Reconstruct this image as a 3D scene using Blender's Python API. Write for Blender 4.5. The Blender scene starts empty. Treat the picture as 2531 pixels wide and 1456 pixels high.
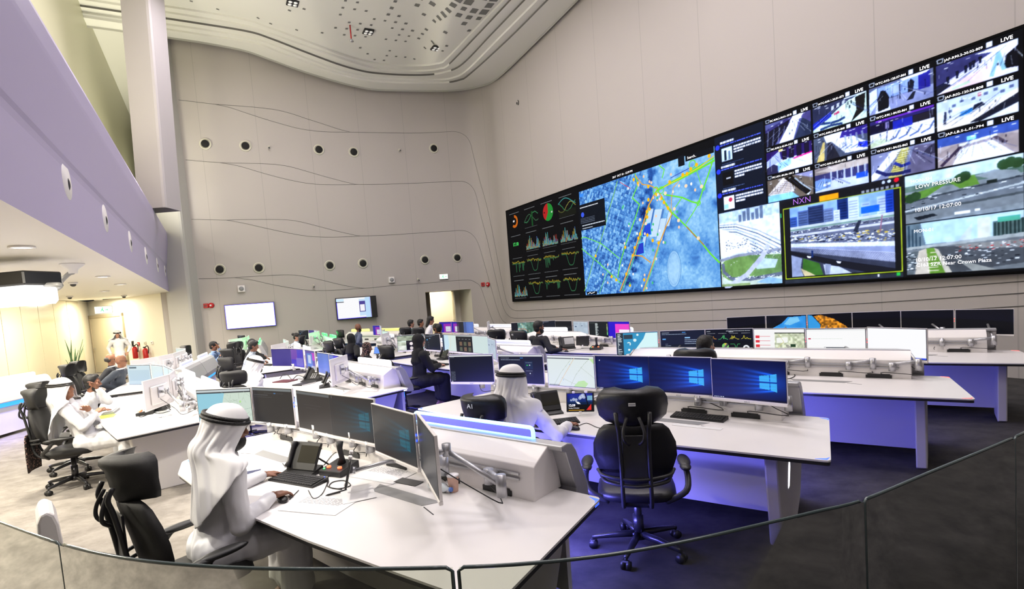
import bpy, bmesh, math, random
import numpy as np
from mathutils import Vector, Matrix, Euler, noise
random.seed(7); RNG = np.random.default_rng(7)
PI = math.pi; R = math.radians
SC = bpy.context.scene; COL = SC.collection
V = Vector

# ------------------------------------------------------------------ camera
F_PX, PITCH, ROLL, PX, PY, CAM_H = 1265.0, .066, .0758, 1265.5, 814.0, 1.93
cr, sr, cp, sp = math.cos(ROLL), math.sin(ROLL), math.cos(PITCH), math.sin(PITCH)
C_F = V((0, cp, -sp)); _up = V((0, sp, cp)); _ri = V((1, 0, 0))
C_R = _ri*cr - _up*sr; C_U = _ri*sr + _up*cr
C_O = V((0, 0, CAM_H))
def ray(x, y): return C_F + C_R*((x-PX)/F_PX) + C_U*((PY-y)/F_PX)
def atz(x, y, z):                 # the point of the level z that the photograph shows at pixel x, y
    d = ray(x, y); return C_O + d*((z-CAM_H)/d.z)
def aty(x, y, Y):                 # the point at distance Y ahead
    d = ray(x, y); return C_O + d*(Y/d.y)
cam = bpy.data.cameras.new('camera'); cam_o = bpy.data.objects.new('camera', cam); COL.objects.link(cam_o)
cam.sensor_width = 36; cam.lens = 36*F_PX/2531; cam.shift_y = (PY-728)/2531; cam.shift_x = 0
cam.clip_start = .05; cam.clip_end = 200
m = Matrix((C_R, C_U, -C_F)).transposed().to_4x4(); m.translation = C_O
cam_o.matrix_world = m; SC.camera = cam_o

# ------------------------------------------------------------------ materials
def lin(c):
    return tuple(((v/12.92) if v <= .04045 else ((v+.055)/1.055)**2.4) for v in c)
def rgb(r, g, b): return lin((r/255, g/255, b/255))
MATS = {}
def mat(name, col=(.8, .8, .8), rough=.5, metal=0, emit=None, estr=1, noise_scale=0, noise_amt=0, bump=0, bscale=200, spec=.5, coat=0):
    if name in MATS: return MATS[name]
    m = bpy.data.materials.new(name); m.use_nodes = True; nt = m.node_tree; b = nt.nodes['Principled BSDF']
    b.inputs['Base Color'].default_value = (*col, 1); b.inputs['Roughness'].default_value = rough
    b.inputs['Metallic'].default_value = metal; b.inputs['Specular IOR Level'].default_value = spec
    b.inputs['Coat Weight'].default_value = coat
    if emit: b.inputs['Emission Color'].default_value = (*emit, 1); b.inputs['Emission Strength'].default_value = estr
    if noise_amt or bump:
        tc = nt.nodes.new('ShaderNodeTexCoord')
    if noise_amt:
        n = nt.nodes.new('ShaderNodeTexNoise'); n.inputs['Scale'].default_value = noise_scale; n.inputs['Detail'].default_value = 5
        nt.links.new(tc.outputs['Object'], n.inputs['Vector'])
        mx = nt.nodes.new('ShaderNodeMix'); mx.data_type = 'RGBA'
        mx.inputs[6].default_value = (*[c*(1-noise_amt) for c in col], 1); mx.inputs[7].default_value = (*[min(1, c*(1+noise_amt)) for c in col], 1)
        nt.links.new(n.outputs['Fac'], mx.inputs[0]); nt.links.new(mx.outputs[2], b.inputs['Base Color'])
    if bump:
        n2 = nt.nodes.new('ShaderNodeTexNoise'); n2.inputs['Scale'].default_value = bscale
        nt.links.new(tc.outputs['Object'], n2.inputs['Vector'])
        bp = nt.nodes.new('ShaderNodeBump'); bp.inputs['Strength'].default_value = bump; bp.inputs['Distance'].default_value = .01
        nt.links.new(n2.outputs['Fac'], bp.inputs['Height']); nt.links.new(bp.outputs['Normal'], b.inputs['Normal'])
    MATS[name] = m; return m

# ------------------------------------------------------------------ mesh builder
class MB:
    def __init__(s): s.v = []; s.f = []; s.m = []; s.sm = []
    def add(s, vs, fs, mi=0, smooth=False, M=None):
        o = len(s.v)
        s.v += [tuple(M @ V(p)) if M is not None else tuple(p) for p in vs]
        s.f += [tuple(i+o for i in f) for f in fs]; s.m += [mi]*len(fs); s.sm += [smooth]*len(fs); return s
    def box(s, c, d, mi=0, M=None, rz=0, bev=0):
        x, y, z = d[0]/2, d[1]/2, d[2]/2
        if bev:
            b = min(bev, x*.9, y*.9, z*.9); vs = []; fs = []
            # chamfered box as stacked rings
            def ring(h, i): return [(x-i, y-b if i == 0 else y-b, h), (x-b, y-i, h), (-x+b, y-i, h), (-x+i, y-b, h), (-x+i, -y+b, h), (-x+b, -y+i, h), (x-b, -y+i, h), (x-i, -y+b, h)]
            for h, i in ((-z, b), (-z+b, 0), (z-b, 0), (z, b)): vs += ring(h, i)
            for k in range(3):
                for j in range(8): fs.append((k*8+j, k*8+(j+1) % 8, k*8+8+(j+1) % 8, k*8+8+j))
            fs.append(tuple(range(7, -1, -1))); fs.append(tuple(range(24, 32)))
        else:
            vs = [(i*x, j*y, k*z) for k in (-1, 1) for j in (-1, 1) for i in (-1, 1)]
            fs = [(0, 2, 3, 1), (4, 5, 7, 6), (0, 1, 5, 4), (2, 6, 7, 3), (0, 4, 6, 2), (1, 3, 7, 5)]
        T = Matrix.Translation(c) @ Matrix.Rotation(rz, 4, 'Z')
        if M is not None: T = M @ T
        return s.add(vs, fs, mi, False, T)
    def prism(s, pts, z0, z1, mi=0, M=None, mtop=None, inset=0):
        n = len(pts); a = sum(pts[i][0]*pts[(i+1) % n][1]-pts[(i+1) % n][0]*pts[i][1] for i in range(n))
        if a < 0: pts = pts[::-1]
        vs = [(p[0], p[1], z0) for p in pts]+[(p[0], p[1], z1) for p in pts]
        fs = [tuple(range(n-1, -1, -1))]+[(i, (i+1) % n, n+(i+1) % n, n+i) for i in range(n)]
        s.add(vs, fs, mi, False, M)
        o = len(s.v)-2*n; s.f.append(tuple(o+n+i for i in range(n))); s.m.append(mi if mtop is None else mtop); s.sm.append(False); return s
    def ribbon(s, prof, xs, mi=0, M=None, smooth=False, cap=True):
        # closed profile [(y,z)] swept along x positions xs (list of (x, dy))
        n = len(prof); vs = []; fs = []
        for (x, dy) in xs: vs += [(x, p[0]+dy, p[1]) for p in prof]
        for k in range(len(xs)-1):
            for i in range(n): fs.append((k*n+i, (k+1)*n+i, (k+1)*n+(i+1) % n, k*n+(i+1) % n))
        s.add(vs, fs, mi, smooth, M)
        if cap:
            o = len(s.v)-len(vs); L = (len(xs)-1)*n
            s.f.append(tuple(o+i for i in range(n))); s.f.append(tuple(o+L+i for i in range(n-1, -1, -1))); s.m += [mi, mi]; s.sm += [False, False]
        return s
    def tube(s, pts, r, seg=8, mi=0, M=None, closed=False, cap=True):
        pts = [V(p) for p in pts]; n = len(pts); rs = r if isinstance(r, (list, tuple)) else [r]*n
        vs = []; fs = []; up = None
        for i, p in enumerate(pts):
            if closed: t = pts[(i+1) % n]-pts[i-1]
            else: t = pts[min(i+1, n-1)]-pts[max(i-1, 0)]
            t = t.normalized() if t.length > 1e-9 else V((0, 0, 1))
            if up is None:
                up = V((0, 0, 1)) if abs(t.z) < .9 else V((1, 0, 0))
            a = t.cross(up); a = a.normalized() if a.length > 1e-6 else t.orthogonal().normalized()
            up = a.cross(t).normalized()
            vs += [tuple(p+(a*math.cos(2*PI*k/seg)+up*math.sin(2*PI*k/seg))*rs[i]) for k in range(seg)]
        for i in range(n if closed else n-1):
            j = (i+1) % n
            for k in range(seg): fs.append((i*seg+k, i*seg+(k+1) % seg, j*seg+(k+1) % seg, j*seg+k))
        if cap and not closed:
            fs.append(tuple(range(seg-1, -1, -1))); fs.append(tuple((n-1)*seg+k for k in range(seg)))
        return s.add(vs, fs, mi, True, M)
    def lathe(s, prof, seg=16, mi=0, M=None, smooth=True):
        vs = []; fs = []; n = len(prof)
        for (r, z) in prof: vs += [(max(r, 1e-4)*math.cos(2*PI*k/seg), max(r, 1e-4)*math.sin(2*PI*k/seg), z) for k in range(seg)]
        for i in range(n-1):
            for k in range(seg): fs.append((i*seg+k, i*seg+(k+1) % seg, (i+1)*seg+(k+1) % seg, (i+1)*seg+k))
        fs.append(tuple(range(seg-1, -1, -1))); fs.append(tuple((n-1)*seg+k for k in range(seg)))
        return s.add(vs, fs, mi, smooth, M)
    def cyl(s, p0, p1, r, seg=12, mi=0, M=None): return s.tube([p0, p1], r, seg, mi, M)
    def ell(s, c, rad, seg=16, rings=10, mi=0, M=None, rot=None):
        vs = []; fs = []
        for i in range(rings+1):
            t = PI*i/rings
            for k in range(seg): vs.append((rad[0]*max(math.sin(t), 1e-3)*math.cos(2*PI*k/seg), rad[1]*max(math.sin(t), 1e-3)*math.sin(2*PI*k/seg), rad[2]*math.cos(t)))
        for i in range(rings):
            for k in range(seg): fs.append((i*seg+k, (i+1)*seg+k, (i+1)*seg+(k+1) % seg, i*seg+(k+1) % seg))
        fs.append(tuple(range(seg))); fs.append(tuple(rings*seg+k for k in range(seg-1, -1, -1)))
        T = Matrix.Translation(c)
        if rot is not None: T = T @ rot
        if M is not None: T = M @ T
        return s.add(vs, fs, mi, True, T)
    def cap(s, p0, p1, r0, r1=None, seg=14, flat=1.0, axis=None, M=None):
        # tapered capsule; flat<1 squashes along axis
        p0, p1 = V(p0), V(p1); r1 = r0 if r1 is None else r1; d = p1-p0; L = d.length
        if L < 1e-6: return s.ell(p0, (r0, r0, r0), seg)
        t = d/L
        if axis is not None:
            b = (V(axis)-t*V(axis).dot(t)); b = b.normalized() if b.length > 1e-5 else t.orthogonal().normalized()
        else: b = t.orthogonal().normalized()
        a = t.cross(b); vs = []; fs = []; rows = []
        for k in range(1, 5): an = PI/2*(1-k/4); rows.append((p0-t*r0*math.sin(an)*min(1, flat*1.3), r0*math.cos(an) if k else 0))
        for k in range(1, 5): an = PI/2*k/4*.98; rows.append((p1+t*r1*math.sin(an)*min(1, flat*1.3), r1*math.cos(an)))
        rows = [(p0-t*r0*min(1, flat*1.3), r0*.05)]+rows
        for p, rr in rows: vs += [tuple(p+a*rr*math.cos(2*PI*k/seg)+b*rr*flat*math.sin(2*PI*k/seg)) for k in range(seg)]
        n = len(rows)
        for i in range(n-1):
            for k in range(seg): fs.append((i*seg+k, i*seg+(k+1) % seg, (i+1)*seg+(k+1) % seg, (i+1)*seg+k))
        fs.append(tuple(range(seg-1, -1, -1))); fs.append(tuple((n-1)*seg+k for k in range(seg)))
        return s.add(vs, fs, 0, True, M)
    def mesh(s, name, mats):
        me = bpy.data.meshes.new(name); me.from_pydata(s.v, [], s.f)
        for mm in (mats if isinstance(mats, (list, tuple)) else [mats]): me.materials.append(mm)
        me.polygons.foreach_set('material_index', s.m); me.polygons.foreach_set('use_smooth', s.sm); me.update(); return me
    def obj(s, name, mats, parent=None, loc=None, rz=None, bevel=0):
        o = bpy.data.objects.new(name, s.mesh(name, mats)); COL.objects.link(o)
        if parent: o.parent = parent
        if loc is not None: o.location = loc
        if rz is not None: o.rotation_euler.z = rz
        if bevel:
            md = o.modifiers.new('bevel', 'BEVEL'); md.width = bevel; md.segments = 2; md.limit_method = 'ANGLE'; md.angle_limit = R(40)
        return o
def tag(o, label, cat, group=None):
    o['label'] = label; o['category'] = cat
    if group: o['group'] = group
    return o
def thing(name, label, cat, loc=(0, 0, 0), rz=0, group=None):
    o = bpy.data.objects.new(name, None); COL.objects.link(o); o.empty_display_size = .1
    o.location = loc; o.rotation_euler.z = rz; return tag(o, label, cat, group)
def struct(o): o['kind'] = 'structure'; return o
def dup(root, loc=None, rz=None, label=None, group=None):
    r = root.copy(); COL.objects.link(r)
    if loc is not None: r.location = loc
    if rz is not None: r.rotation_euler.z = rz
    if label: r['label'] = label
    if group: r['group'] = group
    for ch in list(root.children):
        c = ch.copy(); COL.objects.link(c); c.parent = r
        for g in list(ch.children):
            d = g.copy(); COL.objects.link(d); d.parent = c
    return r
def text_mesh(txt, size, align='LEFT', depth=0, bold=0):
    cu = bpy.data.curves.new('t', 'FONT'); cu.body = txt; cu.size = size; cu.align_x = align; cu.extrude = depth; cu.offset = bold; cu.resolution_u = 2
    o = bpy.data.objects.new('t', cu); COL.objects.link(o); bpy.context.view_layer.update()
    dg = bpy.context.evaluated_depsgraph_get(); me = bpy.data.meshes.new_from_object(o.evaluated_get(dg))
    bpy.data.objects.remove(o); bpy.data.curves.remove(cu); return me
def text_obj(name, txt, size, material, parent, M, align='LEFT', bold=0):
    me = text_mesh(txt, size, align, 0, bold); me.materials.clear(); me.materials.append(material)
    for p in me.polygons: p.material_index = 0
    o = bpy.data.objects.new(name, me); COL.objects.link(o); o.parent = parent; o.matrix_local = M; return o
def remesh(mb, voxel, smooth=2, disp=None):
    me = mb.mesh('tmp', [mat('white_plastic')]); o = bpy.data.objects.new('tmp', me); COL.objects.link(o)
    md = o.modifiers.new('r', 'REMESH'); md.mode = 'VOXEL'; md.voxel_size = voxel; md.use_smooth_shade = True
    if smooth:
        ms = o.modifiers.new('s', 'SMOOTH'); ms.iterations = smooth; ms.factor = .5
    bpy.context.view_layer.update(); dg = bpy.context.evaluated_depsgraph_get()
    out = bpy.data.meshes.new_from_object(o.evaluated_get(dg)); bpy.data.objects.remove(o); bpy.data.meshes.remove(me)
    if disp:
        ns = [v.normal.copy() for v in out.vertices]
        for v, n in zip(out.vertices, ns):
            d = disp(v.co, n)
            if d: v.co += n*d
        out.update()
    return out

M_WHITE = mat('white_plastic', rgb(236, 232, 230), .35)
M_DESK = mat('white_laminate', (.80, .775, .765), .32, noise_scale=6, noise_amt=.02)
M_BLACKEDGE = mat('black_edge', (.012, .012, .014), .4)
M_PANEL = mat('panel_white', (.76, .74, .75), .45)
M_SILVER = mat('brushed_silver', (.50, .50, .51), .42, .5, noise_scale=40, noise_amt=.08)
M_ALU = mat('aluminium', (.46, .46, .48), .34, .7)
M_BLACK = mat('black_plastic', (.012, .012, .013), .45)
M_DARK = mat('dark_grey_plastic', (.03, .03, .032), .4)
M_LEATHER = mat('black_leather', (.010, .010, .012), .38, bump=.15, bscale=260)
M_MESHFAB = mat('black_mesh_fabric', (.016, .0155, .015), .6, bump=.3, bscale=500)
M_CHROME = mat('dark_metal', (.05, .05, .055), .28, .7)
M_GREY = mat('grey_hatch', (.30, .30, .30), .45, .2)
M_BLUE = mat('blue_light', (.1, .2, 1), .5, emit=(.03, .09, 1.0), estr=1.7)
M_BLUEC = mat('cyan_blue_light', (.1, .3, 1), .5, emit=(.02, .33, 1.0), estr=1.5)
M_BLUEW = mat('pale_blue_light', (.5, .7, 1), .5, emit=(.25, .62, 1.0), estr=2.4)
M_WHITEL = mat('white_light', (1, 1, 1), .5, emit=(.93, .93, 1.0), estr=1.5)
M_GREEN = mat('green_light', (.2, 1, .3), .5, emit=(.08, 1.0, .22), estr=1.6)
M_YELLOW = mat('yellow_light', (1, 1, .3), .5, emit=(1.0, .95, .15), estr=1.6)
M_RED = mat('red_light', (1, .1, .1), .5, emit=(1.0, .06, .06), estr=2.5)
M_PAPER = mat('paper', (.78, .77, .77), .7)
M_PRINT = mat('print_grey', (.35, .35, .38), .8)
M_SKIN = mat('skin_tan', (.30, .135, .075), .5, noise_scale=30, noise_amt=.08)
M_SKIN2 = mat('skin_brown', (.20, .085, .05), .5, noise_scale=30, noise_amt=.08)
M_SKIN3 = mat('skin_light', (.46, .24, .16), .5, noise_scale=30, noise_amt=.08)
M_HAIR = mat('black_hair', (.008, .007, .007), .55, bump=.4, bscale=120)
M_KANDURA = mat('white_cotton', (.80, .80, .83), .85, bump=.15, bscale=400)
M_GHUTRA = mat('white_gauze', (.84, .83, .84), .9, bump=.2, bscale=500)
M_ABAYA = mat('black_cloth', (.006, .006, .007), .85)
M_SUIT = mat('dark_suit', (.014, .015, .02), .8)
M_SHOE = mat('black_shoe', (.01, .01, .01), .4)
M_CABLE = mat('black_cable', (.01, .01, .01), .5)
M_SOCKET = mat('dark_eye', (.01, .01, .01), .2)
M_REDP = mat('red_plastic', rgb(190, 25, 30), .4)
M_CREAM = mat('cream_paint', (.86, .82, .70), .6)
M_CREAMGL = mat('cream_glass_panel', (.82, .76, .56), .18, spec=.6)
M_DOOR = mat('cream_door', (.74, .66, .47), .45)
M_CEIL = mat('ceiling_white', (.86, .85, .80), .8)
M_FASCIA = mat('fascia_white', (.42, .375, .545), .45)
# ------------------------------------------------------------------ the room
def hzn(x): return 826-.0758*x
def catmull(pts, n=8):
    pts = [V(p) for p in pts]; out = []
    P = [pts[0]*2-pts[1]]+pts+[pts[-1]*2-pts[-2]]
    for i in range(1, len(P)-2):
        for k in range(n):
            t = k/n; a, b, c, d = P[i-1], P[i], P[i+1], P[i+2]
            out.append(.5*((2*b)+(-a+c)*t+(2*a-5*b+4*c-d)*t*t+(-a+3*b-3*c+d)*t**3))
    out.append(pts[-1]); return out
plan = [aty(x, hzn(x), d).to_2d() for x, d in ((405, 18.85), (480, 19.2), (560, 19.4), (620, 19.7), (700, 20.1), (780, 20.6), (880, 21.3), (960, 21.9), (1050, 22.6), (1110, 23.0), (1165, 23.3), (1197, 23.35), (1218, 23.1), (1234, 22.75), (1246, 22.3), (1256, 21.75))]
S_L, S_R = aty(1259, 730, 21.6).to_2d(), aty(2531, 634, 8.0).to_2d()
S_D = (S_R-S_L).normalized(); S_N = V((-S_D.y, S_D.x))
if S_N.dot(-S_L) < 0: S_N = -S_N                    # towards the hall
plan2 = catmull(plan, 5)
cut = len(plan2)-1
while (plan2[cut]-S_L).dot(S_D) > -.5: cut -= 1
WALL = plan2[:cut+1]+[S_L+S_D*t for t in np.linspace(0, 31, 40)]
WS = [0]
for a, b in zip(WALL, WALL[1:]): WS.append(WS[-1]+(b-a).length)
def onwall(x, y, off=0.0):
    # where the line of sight through x, y meets the hall's curved wall: point, inward normal, arc length
    d = ray(x, y); best = None
    for i in range(len(WALL)-1):
        a, b = WALL[i], WALL[i+1]; e = b-a
        den = d.x*e.y-d.y*e.x
        if abs(den) < 1e-9: continue
        t = (a.x*e.y-a.y*e.x)/den; u = (a.x*d.y-a.y*d.x)/den
        if t > 0 and -1e-6 <= u <= 1+1e-6 and (best is None or t < best[0]): best = (t, i, u)
    t, i, u = best; n = V((-(WALL[i+1]-WALL[i]).y, (WALL[i+1]-WALL[i]).x, 0)).normalized()
    if n.dot(-V((WALL[i].x, WALL[i].y, 0))) < 0: n = -n
    return C_O+d*t+n*off, n, WS[i]+u*(WS[i+1]-WS[i])
def wall_frame(n):      # local x to the right along the wall as seen from the hall, y up, z out of the wall
    z = n.normalized(); yv = V((0, 0, 1)); xv = yv.cross(z)
    return Matrix((xv, yv, z)).transposed().to_4x4()
def wallM(x, y, off=0.0):
    p, n, s = onwall(x, y, off); M = wall_frame(n); M.translation = p; return M

# wall paint: off-white panels with thin vertical joints every 1.9 m
def wall_material():
    m = mat('wall_panel_paint', (.475, .44, .415), .7, noise_scale=.5, noise_amt=.03); nt = m.node_tree; b = nt.nodes['Principled BSDF']
    at = nt.nodes.new('ShaderNodeAttribute'); at.attribute_name = 'run'
    d = nt.nodes.new('ShaderNodeMath'); d.operation = 'DIVIDE'; d.inputs[1].default_value = 1.9
    fr = nt.nodes.new('ShaderNodeMath'); fr.operation = 'FRACT'; lt = nt.nodes.new('ShaderNodeMath'); lt.operation = 'LESS_THAN'; lt.inputs[1].default_value = .011
    nt.links.new(at.outputs['Fac'], d.inputs[0]); nt.links.new(d.outputs[0], fr.inputs[0]); nt.links.new(fr.outputs[0], lt.inputs[0])
    mx = nt.nodes.new('ShaderNodeMix'); mx.data_type = 'RGBA'; mx.inputs[7].default_value = (.40, .37, .35, 1)
    src = b.inputs['Base Color'].links[0].from_socket
    nt.links.new(lt.outputs[0], mx.inputs[0]); nt.links.new(src, mx.inputs[6]); nt.links.new(mx.outputs[2], b.inputs['Base Color'])
    return m
M_WALL = wall_material()
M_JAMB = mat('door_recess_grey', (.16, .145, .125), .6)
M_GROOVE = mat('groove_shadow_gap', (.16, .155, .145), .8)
ZT = 12.9
# doorway cut in the back wall
_dl, _dr = onwall(1051, 722)[2], onwall(1164, 716)[2]; DOOR_TOP = onwall(1105, 718.5)[0].z
def wall_strip(name, s0, s1, z0, z1):
    ss = sorted([s0, s1]+[s for s in WS if s0 < s < s1]); mb = MB(); fine = []
    for a, b in zip(ss, ss[1:]):
        k = max(1, int((b-a)/.6)); fine += [a+(b-a)*i/k for i in range(k)]
    fine.append(s1)
    def at(s):
        i = max(0, min(len(WS)-2, int(np.searchsorted(WS, s))-1)); u = (s-WS[i])/(WS[i+1]-WS[i]); p = WALL[i].lerp(WALL[i+1], u); return p
    ps = [at(s) for s in fine]
    vs = [(p.x, p.y, z0) for p in ps]+[(p.x, p.y, z1) for p in ps]; n = len(ps)
    mb.add(vs, [(i, i+1, n+i+1, n+i) for i in range(n-1)], 0, True); me = mb.mesh(name, M_WALL)
    a = me.attributes.new('run', 'FLOAT', 'POINT'); a.data.foreach_set('value', fine+fine)
    o = bpy.data.objects.new(name, me); COL.objects.link(o); return o
s_corner = WS[cut]
wb = wall_strip('wall_back', 0, _dl, 0, ZT); struct(wb)
o = wall_strip('wall_segment', _dl, _dr, DOOR_TOP, ZT); o.parent = wb
o = wall_strip('wall_segment', _dr, s_corner, 0, ZT); o.parent = wb
wr = struct(wall_strip('wall_right', s_corner, WS[-1], 0, ZT))

# carpet
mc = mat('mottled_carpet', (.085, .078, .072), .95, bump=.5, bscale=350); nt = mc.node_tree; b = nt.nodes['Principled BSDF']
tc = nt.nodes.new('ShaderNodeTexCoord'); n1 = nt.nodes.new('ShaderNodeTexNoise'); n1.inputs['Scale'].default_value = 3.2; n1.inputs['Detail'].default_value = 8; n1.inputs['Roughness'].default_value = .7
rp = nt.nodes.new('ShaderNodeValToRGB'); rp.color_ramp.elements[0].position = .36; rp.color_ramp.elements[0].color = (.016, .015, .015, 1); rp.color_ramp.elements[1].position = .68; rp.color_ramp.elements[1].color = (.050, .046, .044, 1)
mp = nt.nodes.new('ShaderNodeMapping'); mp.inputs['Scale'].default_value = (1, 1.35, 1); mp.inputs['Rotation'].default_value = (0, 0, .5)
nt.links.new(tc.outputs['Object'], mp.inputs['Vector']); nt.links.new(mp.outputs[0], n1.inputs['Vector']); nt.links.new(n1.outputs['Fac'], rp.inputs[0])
# lamp-lit left floor painted as colour: pale taupe by the mezzanine, fading to charcoal
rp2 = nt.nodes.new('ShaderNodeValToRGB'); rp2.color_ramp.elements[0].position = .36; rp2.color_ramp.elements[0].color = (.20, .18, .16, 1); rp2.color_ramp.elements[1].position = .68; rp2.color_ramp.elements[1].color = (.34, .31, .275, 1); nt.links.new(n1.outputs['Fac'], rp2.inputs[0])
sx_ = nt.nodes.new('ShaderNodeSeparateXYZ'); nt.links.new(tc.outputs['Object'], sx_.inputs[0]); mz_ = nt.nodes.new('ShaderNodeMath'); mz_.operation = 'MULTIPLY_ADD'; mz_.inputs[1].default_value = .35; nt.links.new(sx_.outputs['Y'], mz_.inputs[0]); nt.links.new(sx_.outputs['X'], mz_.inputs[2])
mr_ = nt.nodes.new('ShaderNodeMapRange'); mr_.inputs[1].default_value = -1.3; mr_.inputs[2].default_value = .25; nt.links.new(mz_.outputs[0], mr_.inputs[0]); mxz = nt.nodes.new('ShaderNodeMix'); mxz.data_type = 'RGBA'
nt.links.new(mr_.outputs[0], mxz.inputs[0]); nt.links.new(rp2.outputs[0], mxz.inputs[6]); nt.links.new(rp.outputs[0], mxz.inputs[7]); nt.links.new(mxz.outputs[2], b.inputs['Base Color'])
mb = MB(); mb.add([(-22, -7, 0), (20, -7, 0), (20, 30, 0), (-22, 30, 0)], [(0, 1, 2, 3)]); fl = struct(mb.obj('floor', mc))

# ---- ceiling: flat field, five stepped bands, outer lip
def zcurve(pts, z):
    return [atz(p.x, p.y, z).to_2d() for p in catmull([(x, y, 0) for x, y in pts], 6)]
CURV = [
 [(377, 13), (490, 30), (603, 50), (664, 70), (755, 103), (843, 137), (895, 152), (943, 161), (1000, 164), (1056, 163), (1085, 158), (1099, 152), (1165, 84), (1247, 0)],
 [(377, 27), (490, 45), (603, 65), (664, 83), (755, 116), (847, 148), (895, 163), (938, 173), (1005, 177), (1060, 176), (1090, 171), (1110, 161), (1180, 89), (1264, 0)],
 [(377, 43), (490, 60), (612, 80), (670, 98), (755, 131), (830, 159), (880, 174), (921, 182), (990, 187), (1056, 187), (1100, 180), (1143, 161), (1215, 87), (1299, 0)],
 [(380, 58), (500, 75), (621, 96), (680, 115), (755, 145), (821, 170), (870, 185), (917, 193), (1000, 198), (1080, 199), (1120, 194), (1156, 174), (1240, 90), (1330, 0)],
 [(382, 70), (500, 88), (630, 109), (690, 131), (755, 155), (795, 170), (840, 185), (882, 196), (943, 204), (1030, 207), (1100, 206), (1135, 200), (1162, 185), (1260, 96), (1356, 0)],
 [(388, 92), (500, 108), (600, 127), (660, 147), (740, 176), (828, 203), (880, 216), (930, 224), (1040, 227), (1120, 226), (1180, 217), (1230, 195), (1330, 100), (1430, 0)],
]
NC = 120
def resample(qq, N):
    L = [0]
    for a_, b_ in zip(qq, qq[1:]): L.append(L[-1]+(b_-a_).length)
    out = []
    for t in np.linspace(0, L[-1], N):
        i = min(len(qq)-2, max(0, int(np.searchsorted(L, t))-1)); out.append(qq[i].lerp(qq[i+1], (t-L[i])/max(1e-6, L[i+1]-L[i])))
    return out
PXC = [resample(catmull([(x, y, 0) for x, y in c], 6), NC) for c in CURV]
ZO = []
for p in PXC[5]:
    w = onwall(p.x, p.y)[0]; d = w-C_O; ZO.append((C_O+d*(1-.22/d.y)).z)
ZO = [sum(ZO[max(0, i-1):i+2])/len(ZO[max(0, i-1):i+2]) for i in range(NC)]
CUR = []
for k in range(6):
    q = [atz(p.x, p.y, ZO[i]+.07*(5-k)) for i, p in enumerate(PXC[k])]
    q = [q[0]+(q[0]-q[8]).normalized()*9]+q+[q[-1]+S_D.to_3d()*26]
    CUR.append(q)
NN = len(CUR[0]); H0 = .07
mb = MB(); rows = 14; A = [p+V((0, 0, H0)) for p in CUR[0]]
far = [V((-20+36*i/(NN-1), -8, 12.3)) for i in range(NN)]
for r in range(rows+1):
    t = r/rows; mb.v += [tuple(a_.lerp(f_, t)) for a_, f_ in zip(A, far)]
for r in range(rows):
    for i in range(NN-1): mb.f.append((r*NN+i, r*NN+i+1, (r+1)*NN+i+1, (r+1)*NN+i)); mb.m.append(0); mb.sm.append(True)
ce = struct(mb.obj('ceiling', M_CEIL))
from mathutils.bvhtree import BVHTree
CBVH = BVHTree.FromPolygons(mb.v, mb.f)
for k in range(6):
    mb = MB(); q = CUR[k]; n = NN
    mb.add([tuple(p+V((0, 0, H0))) for p in q]+[tuple(p) for p in q], [(i, i+1, n+i+1, n+i) for i in range(n-1)], 0, True)
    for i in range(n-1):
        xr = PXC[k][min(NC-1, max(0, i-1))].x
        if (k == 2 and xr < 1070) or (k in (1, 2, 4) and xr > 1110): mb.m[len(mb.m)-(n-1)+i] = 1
    if k < 5:
        B = [p+V((0, 0, H0)) for p in CUR[k+1]]
        mb.add([tuple(p) for p in q]+[tuple(p) for p in B], [(i, i+1, n+i+1, n+i) for i in range(n-1)], 0, True)
    else:
        up_ = [V((p.x, p.y, p.z+.25)) for p in q]
        mb.add([tuple(p) for p in q]+[tuple(p) for p in up_], [(i, i+1, n+i+1, n+i) for i in range(n-1)], 0, True)
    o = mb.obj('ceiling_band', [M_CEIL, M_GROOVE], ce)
mb = MB(); mb.add([(-24, -9, ZT), (22, -9, ZT), (22, 30, ZT), (-24, 30, ZT)], [(0, 1, 2, 3)]); mb.obj('roof_slab', M_CEIL, ce)
# square perforations, denser towards the screen side
M_PERF = mat('perforation_grey', (.20, .20, .19), .8)
mb = MB(); ax = S_D; ay = V((-S_D.y, S_D.x)); org = CUR[0][60].to_2d()
for i in range(-60, 60):
    for j in range(-60, 60):
        p = org+ax*(i*.37)+ay*(j*.37)
        hit = CBVH.ray_cast(V((p.x, p.y, 5)), V((0, 0, 1)))
        if hit[0] is None: continue
        zc_ = hit[0].z
        d = V((p.x, p.y, zc_))-C_O; zc = d.dot(C_F)
        if zc < 1: continue
        x = PX+F_PX*d.dot(C_R)/zc; y = PY-F_PX*d.dot(C_U)/zc
        if not(385 < x < 1290 and -40 < y < 150): continue
        # stay inside the flat field
        ylim = np.interp(x, [c[0] for c in CURV[0]], [c[1] for c in CURV[0]])
        if y > ylim-9: continue
        w = max(0, 1-math.hypot((x-1240)/1.0, (y+10)*2.2)/620)
        r = random.random()
        if r > .07+.95*w**1.0: continue
        h = .045+.12*max(0, w-.45)*(.5+random.random()) if w > .5 else .042
        if w > .82: h = .10+.05*random.random()
        nn = hit[1].normalized(); qs = [p+ax*a+ay*b for a, b in ((-h, -h), (h, -h), (h, h), (-h, h))]
        mb.add([(q_.x, q_.y, zc_-.008-(nn.x*(q_.x-p.x)+nn.y*(q_.y-p.y))/nn.z) for q_ in qs], [(0, 1, 2, 3)])
mb.obj('perforation', M_PERF, ce)

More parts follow.
